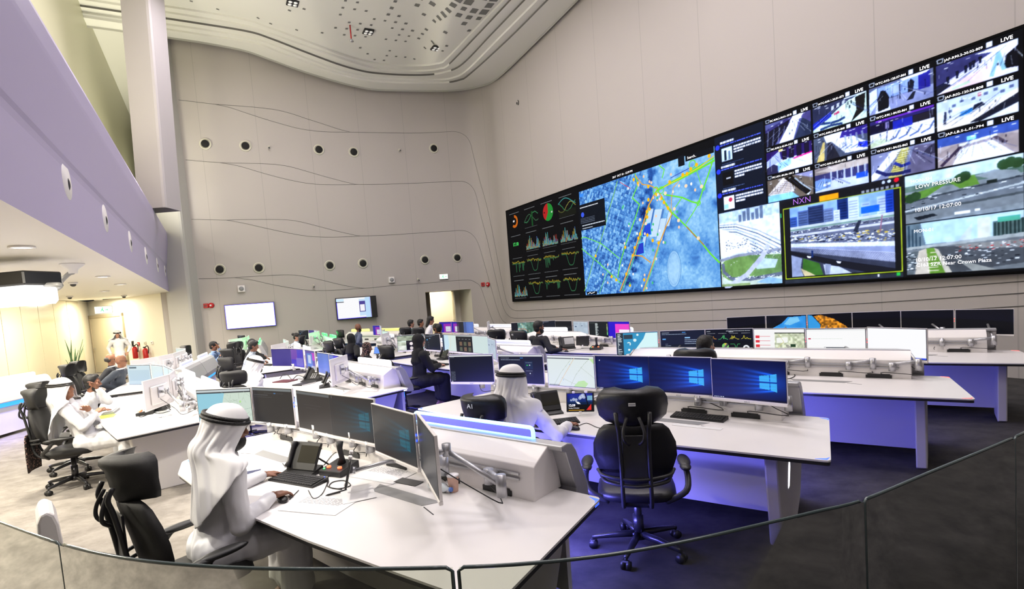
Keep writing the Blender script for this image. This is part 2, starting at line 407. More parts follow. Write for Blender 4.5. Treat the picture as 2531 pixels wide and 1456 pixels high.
# ---- wall grooves
def groove(pxs, parent, r=.007):
    pts = catmull([(x, y, 0) for x, y in pxs], 6); P = [onwall(p.x, p.y, .004)[0] for p in pts]
    mb = MB(); mb.tube(P, r, 6); return mb.obj('groove', M_GROOVE, parent)
def cr5(*pts): return [(400+x/2.51, 220+y/2.51) for x, y in pts]
groove(cr5((105, 68), (220, 82), (330, 95), (430, 102), (560, 112), (700, 128), (800, 152), (900, 185), (1000, 217), (1090, 247), (1160, 265), (1180, 268), (1400, 272), (1600, 273), (1760, 266), (1810, 264), (1850, 272), (1890, 297), (1915, 340), (1930, 400), (1970, 560), (2010, 700), (2050, 880), (2090, 1090), (2130, 1280), (2150, 1340), (2180, 1370), (2230, 1375), (2300, 1372)), wb)
groove(cr5((330, 95), (420, 115), (520, 148), (640, 187), (760, 222), (840, 243), (930, 258), (1030, 266), (1180, 268)), wb)
groove(cr5((148, 440), (250, 449), (360, 457), (480, 460), (620, 463), (720, 470), (800, 483), (900, 511), (1000, 540), (1100, 567), (1170, 584), (1223, 592), (1400, 590), (1600, 583), (1760, 575), (1850, 572), (1890, 580), (1925, 608), (1950, 660), (1980, 790), (2020, 940), (2060, 1120), (2100, 1290), (2125, 1370), (2150, 1405), (2180, 1420), (2250, 1421), (2300, 1420)), wb)
groove(cr5((360, 457), (470, 476), (580, 508), (700, 542), (800, 566), (890, 583), (980, 592), (1100, 594), (1223, 592)), wb)
groove(cr5((185, 808), (290, 811), (400, 813), (520, 810), (680, 809), (790, 813), (870, 826), (980, 854), (1080, 880), (1170, 900), (1235, 911), (1400, 906), (1600, 893), (1780, 882), (1865, 878), (1910, 892), (1945, 925), (1970, 980), (2000, 1080), (2040, 1220), (2080, 1360), (2110, 1430), (2140, 1456), (2200, 1500), (2300, 1500)), wb)
groove(cr5((400, 813), (500, 831), (620, 858), (740, 884), (850, 905), (940, 916), (1050, 919), (1160, 916), (1235, 911)), wb)
groove(cr5((230, 1177), (340, 1175), (450, 1170), (560, 1163), (690, 1156), (790, 1153), (870, 1160), (960, 1178), (1060, 1202), (1150, 1222), (1260, 1235), (1400, 1222), (1600, 1207), (1800, 1190), (1905, 1185), (1945, 1200), (1975, 1225), (2000, 1290), (2030, 1380), (2060, 1456), (2085, 1500)), wb)
groove(cr5((450, 1170), (560, 1185), (680, 1212), (790, 1232), (890, 1246), (1000, 1250), (1120, 1245), (1260, 1235)), wb)
for y0, y1 in ((767, 709), (786, 738), (809, 770)):
    groove([(1310, y0), (1500, y0+(y1-y0)*.19), (1800, y0+(y1-y0)*.46), (2100, y0+(y1-y0)*.72), (2531, y1-14)], wr)

# ---- doorway in the back wall: recess, open leaf, lit corridor
A, na, _ = onwall(1051, 722); B, nb, _ = onwall(1164, 716); wv = (B-A); wv.z = 0; W_ = wv.length; wv.normalize(); nin = V((wv.y, -wv.x, 0))
if nin.dot(-A) > 0: nin = -nin           # away from the hall
def dp(u, d, z): return tuple(A.xy.to_3d()+wv*u+nin*d+V((0, 0, z)))
mb = MB(); D1 = 1.3; L0, L1 = .42, W_-.62
def quad(mb, a, b, c, d, mi=0): mb.add([a, b, c, d], [(0, 1, 2, 3)], mi)
H = DOOR_TOP
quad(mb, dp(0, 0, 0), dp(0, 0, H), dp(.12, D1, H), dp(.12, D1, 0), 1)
quad(mb, dp(W_, 0, 0), dp(W_-.25, D1, 0), dp(W_-.25, D1, H), dp(W_, 0, H), 0)
quad(mb, dp(0, 0, H), dp(W_, 0, H), dp(W_-.25, D1, H), dp(.12, D1, H), 0)
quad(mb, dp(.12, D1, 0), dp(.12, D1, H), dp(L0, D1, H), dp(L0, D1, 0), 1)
quad(mb, dp(L1, D1, 0), dp(L1, D1, H), dp(W_-.25, D1, H), dp(W_-.25, D1, 0), 0)
quad(mb, dp(L0-1.2, D1+2.4, 0), dp(L0-1.2, D1+2.4, 3), dp(L1+1.2, D1+2.4, 3), dp(L1+1.2, D1+2.4, 0), 2)
quad(mb, dp(L0-1.2, D1, 0), dp(L0-1.2, D1, 3), dp(L0-1.2, D1+2.4, 3), dp(L0-1.2, D1+2.4, 0), 2)
quad(mb, dp(L1+1.2, D1, 0), dp(L1+1.2, D1, 3), dp(L1+1.2, D1+2.4, 3), dp(L1+1.2, D1+2.4, 0), 2)
quad(mb, dp(L0-1.2, D1, 3), dp(L1+1.2, D1, 3), dp(L1+1.2, D1+2.4, 3), dp(L0-1.2, D1+2.4, 3), 2)
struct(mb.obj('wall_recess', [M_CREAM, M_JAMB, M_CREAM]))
leaf = MB(); hx = V(dp(L1, D1-.02, 0)); dv = (-nin*.92-wv*.12).normalized()*.85
leaf.prism([tuple((hx+o_).xy) for o_ in (V((0, 0, 0)), dv, dv+wv*.045, wv*.045)], .02, H-.06)
dr = struct(leaf.obj('door_1', M_DOOR)); hb = MB(); hp = hx+dv*.85-wv*.03; hb.tube([hp+V((0, 0, 1.0)), hp+V((0, 0, 1.0))-wv*.05, hp-dv*.15-wv*.05+V((0, 0, 1.0))], .012, 8); hb.obj('door_handle', M_ALU, dr)

# ---- mezzanine on the left
FL0 = atz(0, 493, 3.0).to_2d(); FL1 = atz(425, 725, 3.0).to_2d(); FD = (FL1-FL0).normalized(); FN = V((FD.y, -FD.x))
if FN.dot(V((1, 0))) < 0: FN = -FN                   # towards the hall
FS = FL0-FD*9; FE = FL1
def fp(t, d, z): p = FL0+FD*t+FN*d; return (p.x, p.y, z)
FLEN = (FL1-FL0).length
prof = [(0, 3.0), (0, 3.85), (.01, 3.93), (.03, 3.98), (.135, 4.78), (.14, 4.84), (.14, 5.10), (.13, 5.16), (.09, 5.18), (-.9, 5.18)]
mb = MB(); n = len(prof); T = [-9, FLEN+.3]
for t in T: mb.v += [fp(t, d, z) for d, z in prof]
mb.f = [(i, i+1, n+i+1, n+i) for i in range(n-1)]; mb.m = [0]*(n-1); mb.sm = [False]*(n-1)
mz = struct(mb.obj('wall_mezzanine', M_FASCIA))
mb = MB(); mb.add([fp(-9, 0, 3), fp(FLEN+1.5, 0, 3), fp(FLEN+3, -9, 3), fp(-9, -9, 3)], [(0, 1, 2, 3)]); struct(mb.obj('ceiling_low', mat('soffit_paint', (.80, .77, .72), .5)))
# upper gallery: back wall with glazing band, ceiling is the hall's
mb = MB(); mb.add([fp(-9, -1.5, 5.15), fp(FLEN+14, -1.5, 5.15), fp(FLEN+14, -1.5, ZT), fp(-9, -1.5, ZT)], [(0, 1, 2, 3)]); gw = struct(mb.obj('wall_gallery', mat('gallery_wall', (.72, .70, .50), .4)))
for (x, y) in ((262, 48), (296, 137)):
    d = ray(x, y); pl = FL0+FN*-1.49; t = (pl.dot(FN))/(d.x*FN.x+d.y*FN.y); p = C_O+d*t
    mb = MB(); M = Matrix((FD.to_3d(), V((0, 0, 1)), FN.to_3d())).transposed().to_4x4(); M.translation = p
    mb.lathe([(.001, .012), (.20, .012), (.24, .0)], 20, 0, M); mb.obj('porthole', M_BLACK, gw)
# leaning white column on the parapet and the pier below it
cb = atz(409, 512, 5.18); mb = MB(); e = -FD.to_3d()*.1
c0 = V((cb.x, cb.y, 5.18)); dirx = V((C_R.x, C_R.y, 0)).normalized(); diry = V((-dirx.y, dirx.x, 0))
def colpts(o, w=.78, d=.7):
    return [o-dirx*w, o-dirx*.08, o-dirx*.02+diry*.02, o+diry*.08, o+diry*d, o-dirx*w+diry*d]
lean = dirx*.28
a = [p for p in colpts(c0)]; b_ = [p+lean+V((0, 0, ZT-5.18)) for p in colpts(c0)]; n = len(a)
mb.add([tuple(p) for p in a+b_], [(i, (i+1) % n, n+(i+1) % n, n+i) for i in range(n)], 0); struct(mb.obj('wall_column', mat('column_paint', (.46, .43, .44), .5)))
pb = aty(477, 790, 18.7); w = .86
mb = MB(); o_ = V((pb.x, pb.y, 0)); P = [o_-dirx*w, o_-dirx*.1, o_-dirx*.03+diry*.03, o_+diry*.1, o_+diry*1.5, o_-dirx*w+diry*1.5]
mb.prism([tuple(p.xy) for p in P], 0, ZT); struct(mb.obj('wall_pier', mat('pier_paint', (.46, .45, .42), .6)))
# low room under the mezzanine
LW0, LW1 = atz(-60, 731, 3.0).to_2d(), atz(192, 745, 3.0).to_2d(); LWd = (LW1-LW0).normalized(); LWs = LW0-LWd*16
bk1 = (o_-dirx*w*.5).to_2d()
pan = MB(); Lr = (LW1-LWs).length; lw = MB(); quad(lw, (*LWs, 0), (*LW1, 0), (*LW1, 3.02), (*LWs, 3.02)); lw = struct(lw.obj('wall_left', M_CREAM))
LN = V((LWd.y, -LWd.x))
if LN.dot(V((1, 0))) < 0: LN = -LN
k = 0
for t in np.arange(Lr-.1, 4, -1.25):
    a0 = LWs+LWd*(t-1.22)+LN*.03; a1 = LWs+LWd*t+LN*.03; mb = MB()
    mb.prism([tuple(a0), tuple(a1), tuple(a1-LN*.025), tuple(a0-LN*.025)], .02, 2.98); mb.obj('glass_panel', M_CREAMGL, lw)
rec = LW1+V((.05, .0))
mb = MB(); d0 = atz(215, 747, 3.0).to_2d(); d1 = atz(300, 737, 3.0).to_2d()
quad(mb, (*LW1, 0), (*d0, 0), (*d0, 3.02), (*LW1, 3.02)); quad(mb, (*d0, 0), (*d1, 0), (*d1, 3.02), (*d0, 3.02)); quad(mb, (*d1, 0), (*bk1, 0), (*bk1, 3.02), (*d1, 3.02))
struct(mb.obj('wall_low_room', M_CREAM))
dd = (d1-d0); dl = dd.length; dd.normalize(); dn = V((dd.y, -dd.x))
if dn.dot(-d0) < 0: dn = -dn
DFR = MB()
for (u0, u1, z0, z1) in ((.0, .16, 0, 2.42), (dl-.1, dl, 0, 2.42), (0, dl, 2.30, 2.42)):
    a0, a1 = d0+dd*u0, d0+dd*u1; DFR.prism([tuple(a0), tuple(a1), tuple(a1+dn*.07), tuple(a0+dn*.07)], z0, z1)
dr2 = struct(DFR.obj('door_2', mat('door_frame_tan', (.50, .42, .28), .5)))
mb = MB(); a0, a1 = d0+dd*.16, d0+dd*(dl-.1); mb.prism([tuple(a0), tuple(a1), tuple(a1+dn*.04), tuple(a0+dn*.04)], .01, 2.30); mb.obj('door_leaf', M_DOOR, dr2)
mb = MB(); hp = (d0+dd*.28+dn*.05).to_3d()+V((0, 0, 1.02)); mb.tube([hp, hp+dn.to_3d()*.05, hp+dn.to_3d()*.05+dd.to_3d()*.14], .012, 8); mb.obj('door_handle', M_ALU, dr2)
# walls behind the camera close the room
mb = MB(); e = WALL[-1]; quad(mb, (*e, 0), (e.x-2, -6.5, 0), (e.x-2, -6.5, ZT), (*e, ZT)); quad(mb, (e.x-2, -6.5, 0), (-9, -6.5, 0), (-9, -6.5, ZT), (e.x-2, -6.5, ZT)); quad(mb, (-9, -6.5, 0), (*LWs, 0), (*LWs, ZT), (-9, -6.5, ZT))
quad(mb, fp(-9, -1.5, 3), fp(-9, 3, 3), fp(-9, 3, ZT), fp(-9, -1.5, ZT))
struct(mb.obj('wall_rear', M_WALL))
# ------------------------------------------------------------------ consoles
FRONT = [(0, 0), (-.5, -.045), (-1.2, -.10), (-2.0, -.13), (-2.8, -.10), (-3.5, -.045), (-4.0, 0)]
def frame_of(F1, ang): return Matrix.Translation((F1[0], F1[1], 0)) @ Matrix.Rotation(R(ang), 4, 'Z')
CONS = {}
def shape(key, B1=(-.16, 1.11), B0=(-3.78, 1.11)):
    if key == 'D': return [B1]+FRONT[:5]+[(-3.25, -.06), (-3.60, .08), (-3.93, .62), B0]
    return [B1]+FRONT+[B0]
def console(key, F1, ang, label, light='blue', bars=(1, 1), tip=None, group='curved operator consoles', back=True, hood_m=None):
    LM = {'blue': M_BLUEW, 'white': M_WHITEL, 'green': M_GREEN, 'yellow': M_YELLOW, 'red': M_RED}[light]
    CM = {'blue': M_BLUE, 'white': M_WHITEL, 'green': M_GREEN, 'yellow': M_YELLOW, 'red': M_RED}[tip or light]
    t = thing('operator_console', label, 'control desk', (F1[0], F1[1], 0), R(ang), group)
    CONS[key] = frame_of(F1, ang)
    pts = shape(key)
    def rounded(P, r=.035):
        out = []
        for i, p in enumerate(P):
            a, b = V(P[i-1])-V(p), V(P[(i+1) % len(P)])-V(p)
            if a.angle(b) < R(150):
                for k in range(4):
                    q0 = V(p)+a.normalized()*r; q1 = V(p)+b.normalized()*r; s = k/3
                    out.append(tuple((q0*(1-s)**2+V(p)*2*s*(1-s)+q1*s*s)))
            else: out.append(p)
        return out
    rp = rounded(pts)
    mb = MB(); mb.prism(rp, .728, .74, 0); mb.obj('desktop', M_DESK, t)
    ins = [(x*.998-.004, y*.99+.006) for x, y in rp]
    mb = MB(); mb.prism(ins, .703, .728, 0); mb.obj('edge_band', M_BLACKEDGE, t)
    # corner markers glowing in the two front corners and the two rear ones
    for (x, y, a) in ((-.035, .02, 0), (-.17, 1.075, 1), (-3.965 if key != 'D' else -3.58, .02 if key != 'D' else .12, 2), (-3.77, 1.075, 3)):
        mb = MB(); sx = 1 if a in (0, 1) else -1; sy = -1 if a in (0, 2) else 1
        mb.prism([(x-sx*.055, y+sy*.012), (x+sx*.012, y+sy*.006), (x+sx*.018, y-sy*.05), (x+sx*.002, y-sy*.02)], .712, .7415); mb.obj('corner_light', CM, t)
    # modesty panel, end legs
    mb = MB(); n = 14; vs = []
    for k in range(n+1):
        x = -.42-(3.16)*k/n; dy = -.10*math.sin(PI*k/n)
        vs.append((x, .56+dy))
    mb.prism(vs+[(x, y+.03) for x, y in vs[::-1]], .09, .705); mb.obj('modesty_panel', M_PANEL, t)
    for (x0, s) in ((-.42, 1), (-3.58, -1)):
        mb = MB(); w = .085
        # tapered end leg: broad at the top, narrow at the foot
        prof = [(.10, .703), (.17, .02), (.19, 0), (.62, 0), (.80, .16), (1.02, .703)]
        vs = [(x0+s*0, p[0], p[1]) for p in prof]+[(x0+s*w, p[0]+.02, p[1]) for p in prof]; k = len(prof)
        f = [(i, (i+1) % k, k+(i+1) % k, k+i) for i in range(k)]+[tuple(range(k-1, -1, -1)), tuple(k+i for i in range(k))]
        mb.add(vs, f, 0)
        lg = mb.obj('end_leg', M_PANEL, t, bevel=.012)
        if key not in 'DA' or s < 0: continue
        mb = MB(); xx = x0+s*(w+.003); mb.add([(xx, .40, .36), (xx, .44, .37), (xx, .485, .50), (xx, .485, .535), (xx, .455, .545), (xx, .44, .52)], [(0, 1, 2, 3, 4, 5)]); mb.obj('leg_lamp', M_WHITEL, lg)
    # spine: white front, sloping shoulder, silver hood behind
    xs = [(-.46, 0), (-1.2, 0), (-2.0, 0), (-2.9, 0), (-3.66, 0)]
    mb = MB(); mb.ribbon([(.87, .735), (1.15, .735), (1.10, 1.01), (1.04, 1.022), (.92, .955), (.89, .935)], xs); sp_ = mb.obj('spine', M_WHITE, t, bevel=.006)
    mb = MB(); hp = [(1.035, 1.03), (1.10, 1.035), (1.15, 1.02), (1.19, .97), (1.29, .74), (1.30, .66), (1.27, .645), (1.16, .66), (1.165, .74), (1.08, .985), (1.04, 1.0)]
    mb.ribbon(hp, [(-.36, 0), (-2.03, 0)]); mb.ribbon(hp, [(-2.06, 0), (-3.76, 0)]); mb.obj('hood', hood_m or M_SILVER, t, bevel=.008)
    # rear: recessed blue-lit panels
    mb = MB(); mb.box((-2.06, 1.17, .36), (3.2, .04, .60)); mb.obj('back_panel', M_PANEL, t)
    for x0, x1 in ((-.46, -2.0), (-2.1, -3.66)):
        mb = MB(); mb.box(((x0+x1)/2, 1.205, .60), (x0-x1-.06, .012, .075)); mb.obj('back_light', M_BLUEC, t)
    # light bars: acrylic fins with a bright rim
    for k, on in enumerate(bars):
        if not on: continue
        x0, x1 = ((-.60, -1.72), (-2.40, -3.52))[k]; z0, z1 = 1.036, 1.105
        mb = MB(); c = .022
        pth = [(x0, 1.085, z0), (x0, 1.085, z1-c), (x0-.006, 1.085, z1-.006), (x0-c, 1.085, z1), (x1+c, 1.085, z1), (x1+.006, 1.085, z1-.006), (x1, 1.085, z1-c), (x1, 1.085, z0)]
        mb.tube(pth, .0155 if light != 'blue' else .013, 8); mb.tube([(x0, 1.085, z0+.004), (x1, 1.085, z0+.004)], .009, 8); lb = mb.obj('light_bar', LM, t)
        mb = MB(); mb.box(((x0+x1)/2, 1.085, (z0+z1)/2), (x0-x1-.02, .012, z1-z0-.016)); mb.obj('acrylic_fin', {'blue': M_ACR, 'green': M_ACRG, 'yellow': M_ACRY}.get(light, M_ACRW), lb)
    # cable slots at the foot of the spine, mounting rails, desk hatches
    for x in (-.74, -1.18, -1.72, -2.30, -2.86, -3.36):
        mb = MB(); mb.prism([(x-.115, .872), (x+.115, .872), (x+.115, .864), (x-.115, .864)], .742, .775); mb.prism([(x-.10, .872), (x+.10, .872), (x+.10, .864), (x-.10, .864)], .775, .785); mb.obj('cable_slot', M_BLACK, t)
    for z in (.855, .885):
        mb = MB(); mb.box((-2.06, .872, z), (3.0, .012, .012)); mb.obj('mounting_rail', M_ALU, t)
    for x in (-1.25, -2.95):
        mb = MB(); mb.prism([(x-.24, .50), (x+.24, .50), (x+.30, .60), (x-.30, .60)], .7402, .7422); h = mb.obj('cable_hatch', M_GREY, t)
        mb = MB(); mb.box((x-.33, .475, .7408), (.14, .006, .0012), rz=R(18)); mb.box((x+.33, .475, .7408), (.14, .006, .0012), rz=R(-18)); mb.obj('hatch_line', M_BLACK, h)
    return t
M_ACRW = mat('acrylic_pale', (.7, .7, .9), .3, emit=(.50, .54, .95), estr=.75); M_ACRG = mat('acrylic_green', (.3, .9, .4), .3, emit=(.08, .6, .2), estr=.7); M_ACRY = mat('acrylic_yellow', (.9, .9, .4), .3, emit=(.7, .65, .12), estr=.8)
M_ACR = mat('acrylic_glow', (.3, .3, .9), .3, emit=(.10, .12, .85), estr=.55)

GD = 'curved white operator consoles'
console('D', (-.15, 1.90), -39.7, 'large white console nearest the glass, where the bearded man in white types', 'blue', group=GD)
console('A', (1.94, 3.15), -39.7, 'white console with the empty black chair and three blue wallpaper screens', 'blue', group=GD, bars=(0, 0))
console('B', (3.93, 4.33), -39.7, 'white console with red corner lights below the video wall', 'white', tip='red', group=GD, bars=(0, 0))
console('C', (5.86, 5.54), -39.7, 'white console at the far right carrying the dark screens and the coast picture', 'white', tip='red', group=GD, bars=(0, 0))
console('E', (-4.23, 5.32), -50, 'white console where the two men sit in front of the low lit room', 'white', tip='blue', group=GD)
console('I', (-2.26, 6.31), -50, 'white console with a maroon folder and desk phones behind the front one', 'white', group=GD)
console('H', (-.15, 7.80), -50, 'white console where the woman in the black abaya sits', 'white', group=GD)
console('G', (1.95, 9.0), -50, 'white console of the man in the dark suit near the video wall', 'white', group=GD)
console('K', (-7.15, 8.78), -68, 'white console with a silver hood and glowing blue back, two suited men behind it', 'white', tip='blue', group=GD)
console('P', (-10.6, 6.85), -85, 'pale console at the left edge with a blue glowing band under its hood', 'white', tip='blue', group=GD, hood_m=M_PANEL)
console('J', (-5.19, 10.35), -61, 'white console where the man in the checked shirt works', 'white', group=GD)
console('M', (-3.08, 11.38), -62, 'white console of the woman in the leopard print headscarf', 'white', group=GD)
console('Q', (-4.0, 16.1), -40, 'white console with a yellow light bar in front of the bald man', 'yellow', group=GD)
console('L', (-6.10, 14.7), -62, 'white console with a green light bar beside the woman with the hair bun', 'green', group=GD)
console('T', (-8.38, 14.4), -65, 'white console with a green light bar behind the man in the dark cap', 'green', group=GD)
console('N', (-.56, 13.4), -55, 'white console farthest back near the open doorway, a group of people at it', 'white', group=GD)
# ------------------------------------------------------------------ pictures shown on screens, laid down cell by cell on fine grids
def glow_mat(name, strength, rough=.3):
    m = mat(name, (.012, .012, .013), rough); nt = m.node_tree; b = nt.nodes['Principled BSDF']
    a = nt.nodes.new('ShaderNodeAttribute'); a.attribute_name = 'picture'
    nt.links.new(a.outputs['Color'], b.inputs['Emission Color']); b.inputs['Emission Strength'].default_value = strength; b.inputs['Specular IOR Level'].default_value = .10 if 'wall' not in name else .02; b.inputs['Base Color'].default_value = (.004, .004, .005, 1); return m
M_SCREEN = glow_mat('lit_display', 1.0); M_WALLSCREEN = glow_mat('video_wall_display', 1.0, .45)
def vnoise(w, h, fx, fy, rng):
    g = rng.random((int(fy)+2, int(fx)+2)); X = np.linspace(0, fx, w, endpoint=False); Y = np.linspace(0, fy, h, endpoint=False)
    xi = X.astype(int); yi = Y.astype(int); u = X-xi; v = Y-yi; u = u*u*(3-2*u); v = v*v*(3-2*v)
    a = g[np.ix_(yi, xi)]; b = g[np.ix_(yi, xi+1)]; c = g[np.ix_(yi+1, xi)]; d = g[np.ix_(yi+1, xi+1)]
    return (a*(1-u)+b*u)*(1-v)[:, None]+(c*(1-u)+d*u)*v[:, None]
class Canvas:          # x to the right, y up, both 0..1 inside the current window
    def __init__(s, w, h, col=(0, 0, 0), seed=1):
        s.w, s.h = w, h; s.a = np.zeros((h, w, 3)); s.a[:] = np.array(col)/255.; s.rng = np.random.default_rng(seed); s.win = (0, 0, 1, 1)
        s.gx, s.gy = np.meshgrid(np.linspace(0, 1, w), np.linspace(0, 1, h))
    def set(s, x0=0, y0=0, x1=1, y1=1): s.win = (x0, y0, x1, y1); return s
    def P(s, p): x0, y0, x1, y1 = s.win; return (x0+p[0]*(x1-x0), y0+p[1]*(y1-y0))
    def _put(s, sl, mask, c, al=1):
        c = np.array(c)/255.; A = (mask*al)[..., None] if not np.isscalar(mask) else al
        s.a[sl] = s.a[sl]*(1-A)+c*A
    def poly(s, pts, c, al=1, raw=False):
        P = pts if raw else [s.P(p) for p in pts]
        x0, y0, x1, y1 = s.win
        xs = [p[0] for p in P]; ys = [p[1] for p in P]
        if raw: x0, y0, x1, y1 = 0, 0, 1, 1
        i0 = max(0, int(max(x0, min(xs))*(s.w-1))); i1 = min(s.w-1, int(math.ceil(min(x1, max(xs))*(s.w-1)))); j0 = max(0, int(max(y0, min(ys))*(s.h-1))); j1 = min(s.h-1, int(math.ceil(min(y1, max(ys))*(s.h-1))))
        if i1 < i0 or j1 < j0: return s
        sl = (slice(j0, j1+1), slice(i0, i1+1)); X = s.gx[sl]; Y = s.gy[sl]; ins = np.zeros(X.shape, bool)
        n = len(P)
        for k in range(n):
            (ax, ay), (bx, by) = P[k], P[(k+1) % n]
            if ay == by: continue
            ins ^= ((ay > Y) != (by > Y)) & (X < (bx-ax)*(Y-ay)/(by-ay)+ax)
        s._put(sl, ins.astype(float), c, al); return s
    def rect(s, x0, y0, x1, y1, c, al=1): return s.poly([(x0, y0), (x1, y0), (x1, y1), (x0, y1)], c, al)
    def line(s, pts, w, c, al=1, raw=False, asp=None):
        P = pts if raw else [s.P(p) for p in pts]; asp = asp or s.w/s.h
        for a, b in zip(P, P[1:]):
            dx, dy = (b[0]-a[0])*asp, b[1]-a[1]; L = math.hypot(dx, dy)
            if L < 1e-9: continue
            nx, ny = -dy/L*w/2/asp, dx/L*w/2; ex, ey = dx/L*w*.3/asp, dy/L*w*.3
            s.poly([(a[0]+nx-ex, a[1]+ny-ey), (b[0]+nx+ex, b[1]+ny+ey), (b[0]-nx+ex, b[1]-ny+ey), (a[0]-nx-ex, a[1]-ny-ey)], c, al, True)
        return s
    def disc(s, p, r, c, al=1, raw=False, a0=0, a1=2*PI, hole=0, sx=1.0):
        q = p if raw else s.P(p); asp = s.w/s.h; n = 20
        pts = [(q[0]+r*sx*math.cos(a0+(a1-a0)*k/n)/asp, q[1]+r*math.sin(a0+(a1-a0)*k/n)) for k in range(n+1)]
        if hole: pts += [(q[0]+hole*sx*math.cos(a1-(a1-a0)*k/n)/asp, q[1]+hole*math.sin(a1-(a1-a0)*k/n)) for k in range(n+1)]
        elif a1-a0 < 2*PI-.01: pts.append(q)
        return s.poly(pts, c, al, True)
    def region(s):
        x0, y0, x1, y1 = s.win
        return (slice(max(0, int(round(y0*(s.h-1)))), int(round(y1*(s.h-1)))+1), slice(max(0, int(round(x0*(s.w-1)))), int(round(x1*(s.w-1)))+1))
    def grain(s, fx, fy, amt):
        sl = s.region(); sh = s.a[sl].shape; s.a[sl] += ((vnoise(sh[1], sh[0], fx, fy, s.rng)-.5)*amt)[..., None]; return s
    def vgrad(s, c0, c1):
        sl = s.region(); sh = s.a[sl].shape; t = np.linspace(0, 1, sh[0])[:, None, None]; s.a[sl] = (np.array(c0)*(1-t)+np.array(c1)*t)/255.; return s
    def specks(s, n, region, size, cols, al=1):
        for _ in range(n):
            x, y = region(s.rng.random(), s.rng.random()); w = size*(.6+.9*s.rng.random()); c = cols[s.rng.integers(len(cols))]
            s.rect(x-w, y-w*.5, x+w, y+w*.5, c, al)
        return s
    def textline(s, x0, x1, y, h, c, al=1):       # a line of illegible small print
        x = x0
        while x < x1:
            w = (.01+.03*s.rng.random())*(x1-x0)*3; s.rect(x, y-h/2, min(x1, x+w), y+h/2, c, al); x += w+.012*(x1-x0)
        return s
    def plot(s, n, fn, w, c, al=1): return s.line([(k/n, fn(k/n)) for k in range(n+1)], w, c, al)
def picture_mesh(name, cv, corners, m):      # corners: bottom-left, bottom-right, top-right, top-left
    w, h = cv.w, cv.h; bl, br, tr, tl = [np.array(c, float) for c in corners]
    u = np.linspace(0, 1, w)[None, :, None]; v = np.linspace(0, 1, h)[:, None, None]
    P = (bl*(1-u)+br*u)*(1-v)+(tl*(1-u)+tr*u)*v
    me = bpy.data.meshes.new(name); me.vertices.add(w*h); me.vertices.foreach_set('co', P.reshape(-1).astype(np.float32))
    i = np.arange(w-1)[None, :]+np.arange(h-1)[:, None]*w; q = np.stack([i, i+1, i+w+1, i+w], -1).reshape(-1)
    nf = (w-1)*(h-1); me.loops.add(nf*4); me.loops.foreach_set('vertex_index', q.astype(np.int32)); me.polygons.add(nf); me.polygons.foreach_set('loop_start', (np.arange(nf)*4).astype(np.int32))
    me.update(calc_edges=True)
    c = np.clip(cv.a, 0, 1); L = np.where(c <= .04045, c/12.92, ((c+.055)/1.055)**2.4)
    at = me.attributes.new('picture', 'FLOAT_COLOR', 'POINT'); at.data.foreach_set('color', np.concatenate([L, np.ones((h, w, 1))], -1).reshape(-1).astype(np.float32))
    me.materials.append(m); return me

# ------------------------------------------------------------------ the video wall
NW = S_N.to_3d()
def onscreen(x, y, off=.07):
    d = ray(x, y); o0 = (S_L+S_N*off).to_3d(); t = (o0-C_O).dot(NW)/d.dot(NW); return C_O+d*t
q0, q1, q2, q3 = onscreen(1268, 745), onscreen(2531, 665), onscreen(2531, 66), onscreen(1251, 524)
VZ0, VZ1 = (q0.z+q1.z)/2, (q2.z+q3.z)/2; VA = ((q0+q3)/2).to_2d(); VB = ((q1+q2)/2).to_2d(); VLEN = (VB-VA).length; VH = VZ1-VZ0
def vp(u, v, off=0): p = VA.lerp(VB, u)+S_N*off; return (p.x, p.y, VZ0+VH*v)
def U(x, y): p = onscreen(x, y); return ((p.to_2d()-VA).dot(S_D)/VLEN, (p.z-VZ0)/VH)
def c8(x, y): return U(1240+x/3.832, 380+y/3.832)
W = Canvas(2100, 502, (10, 11, 14), 5)
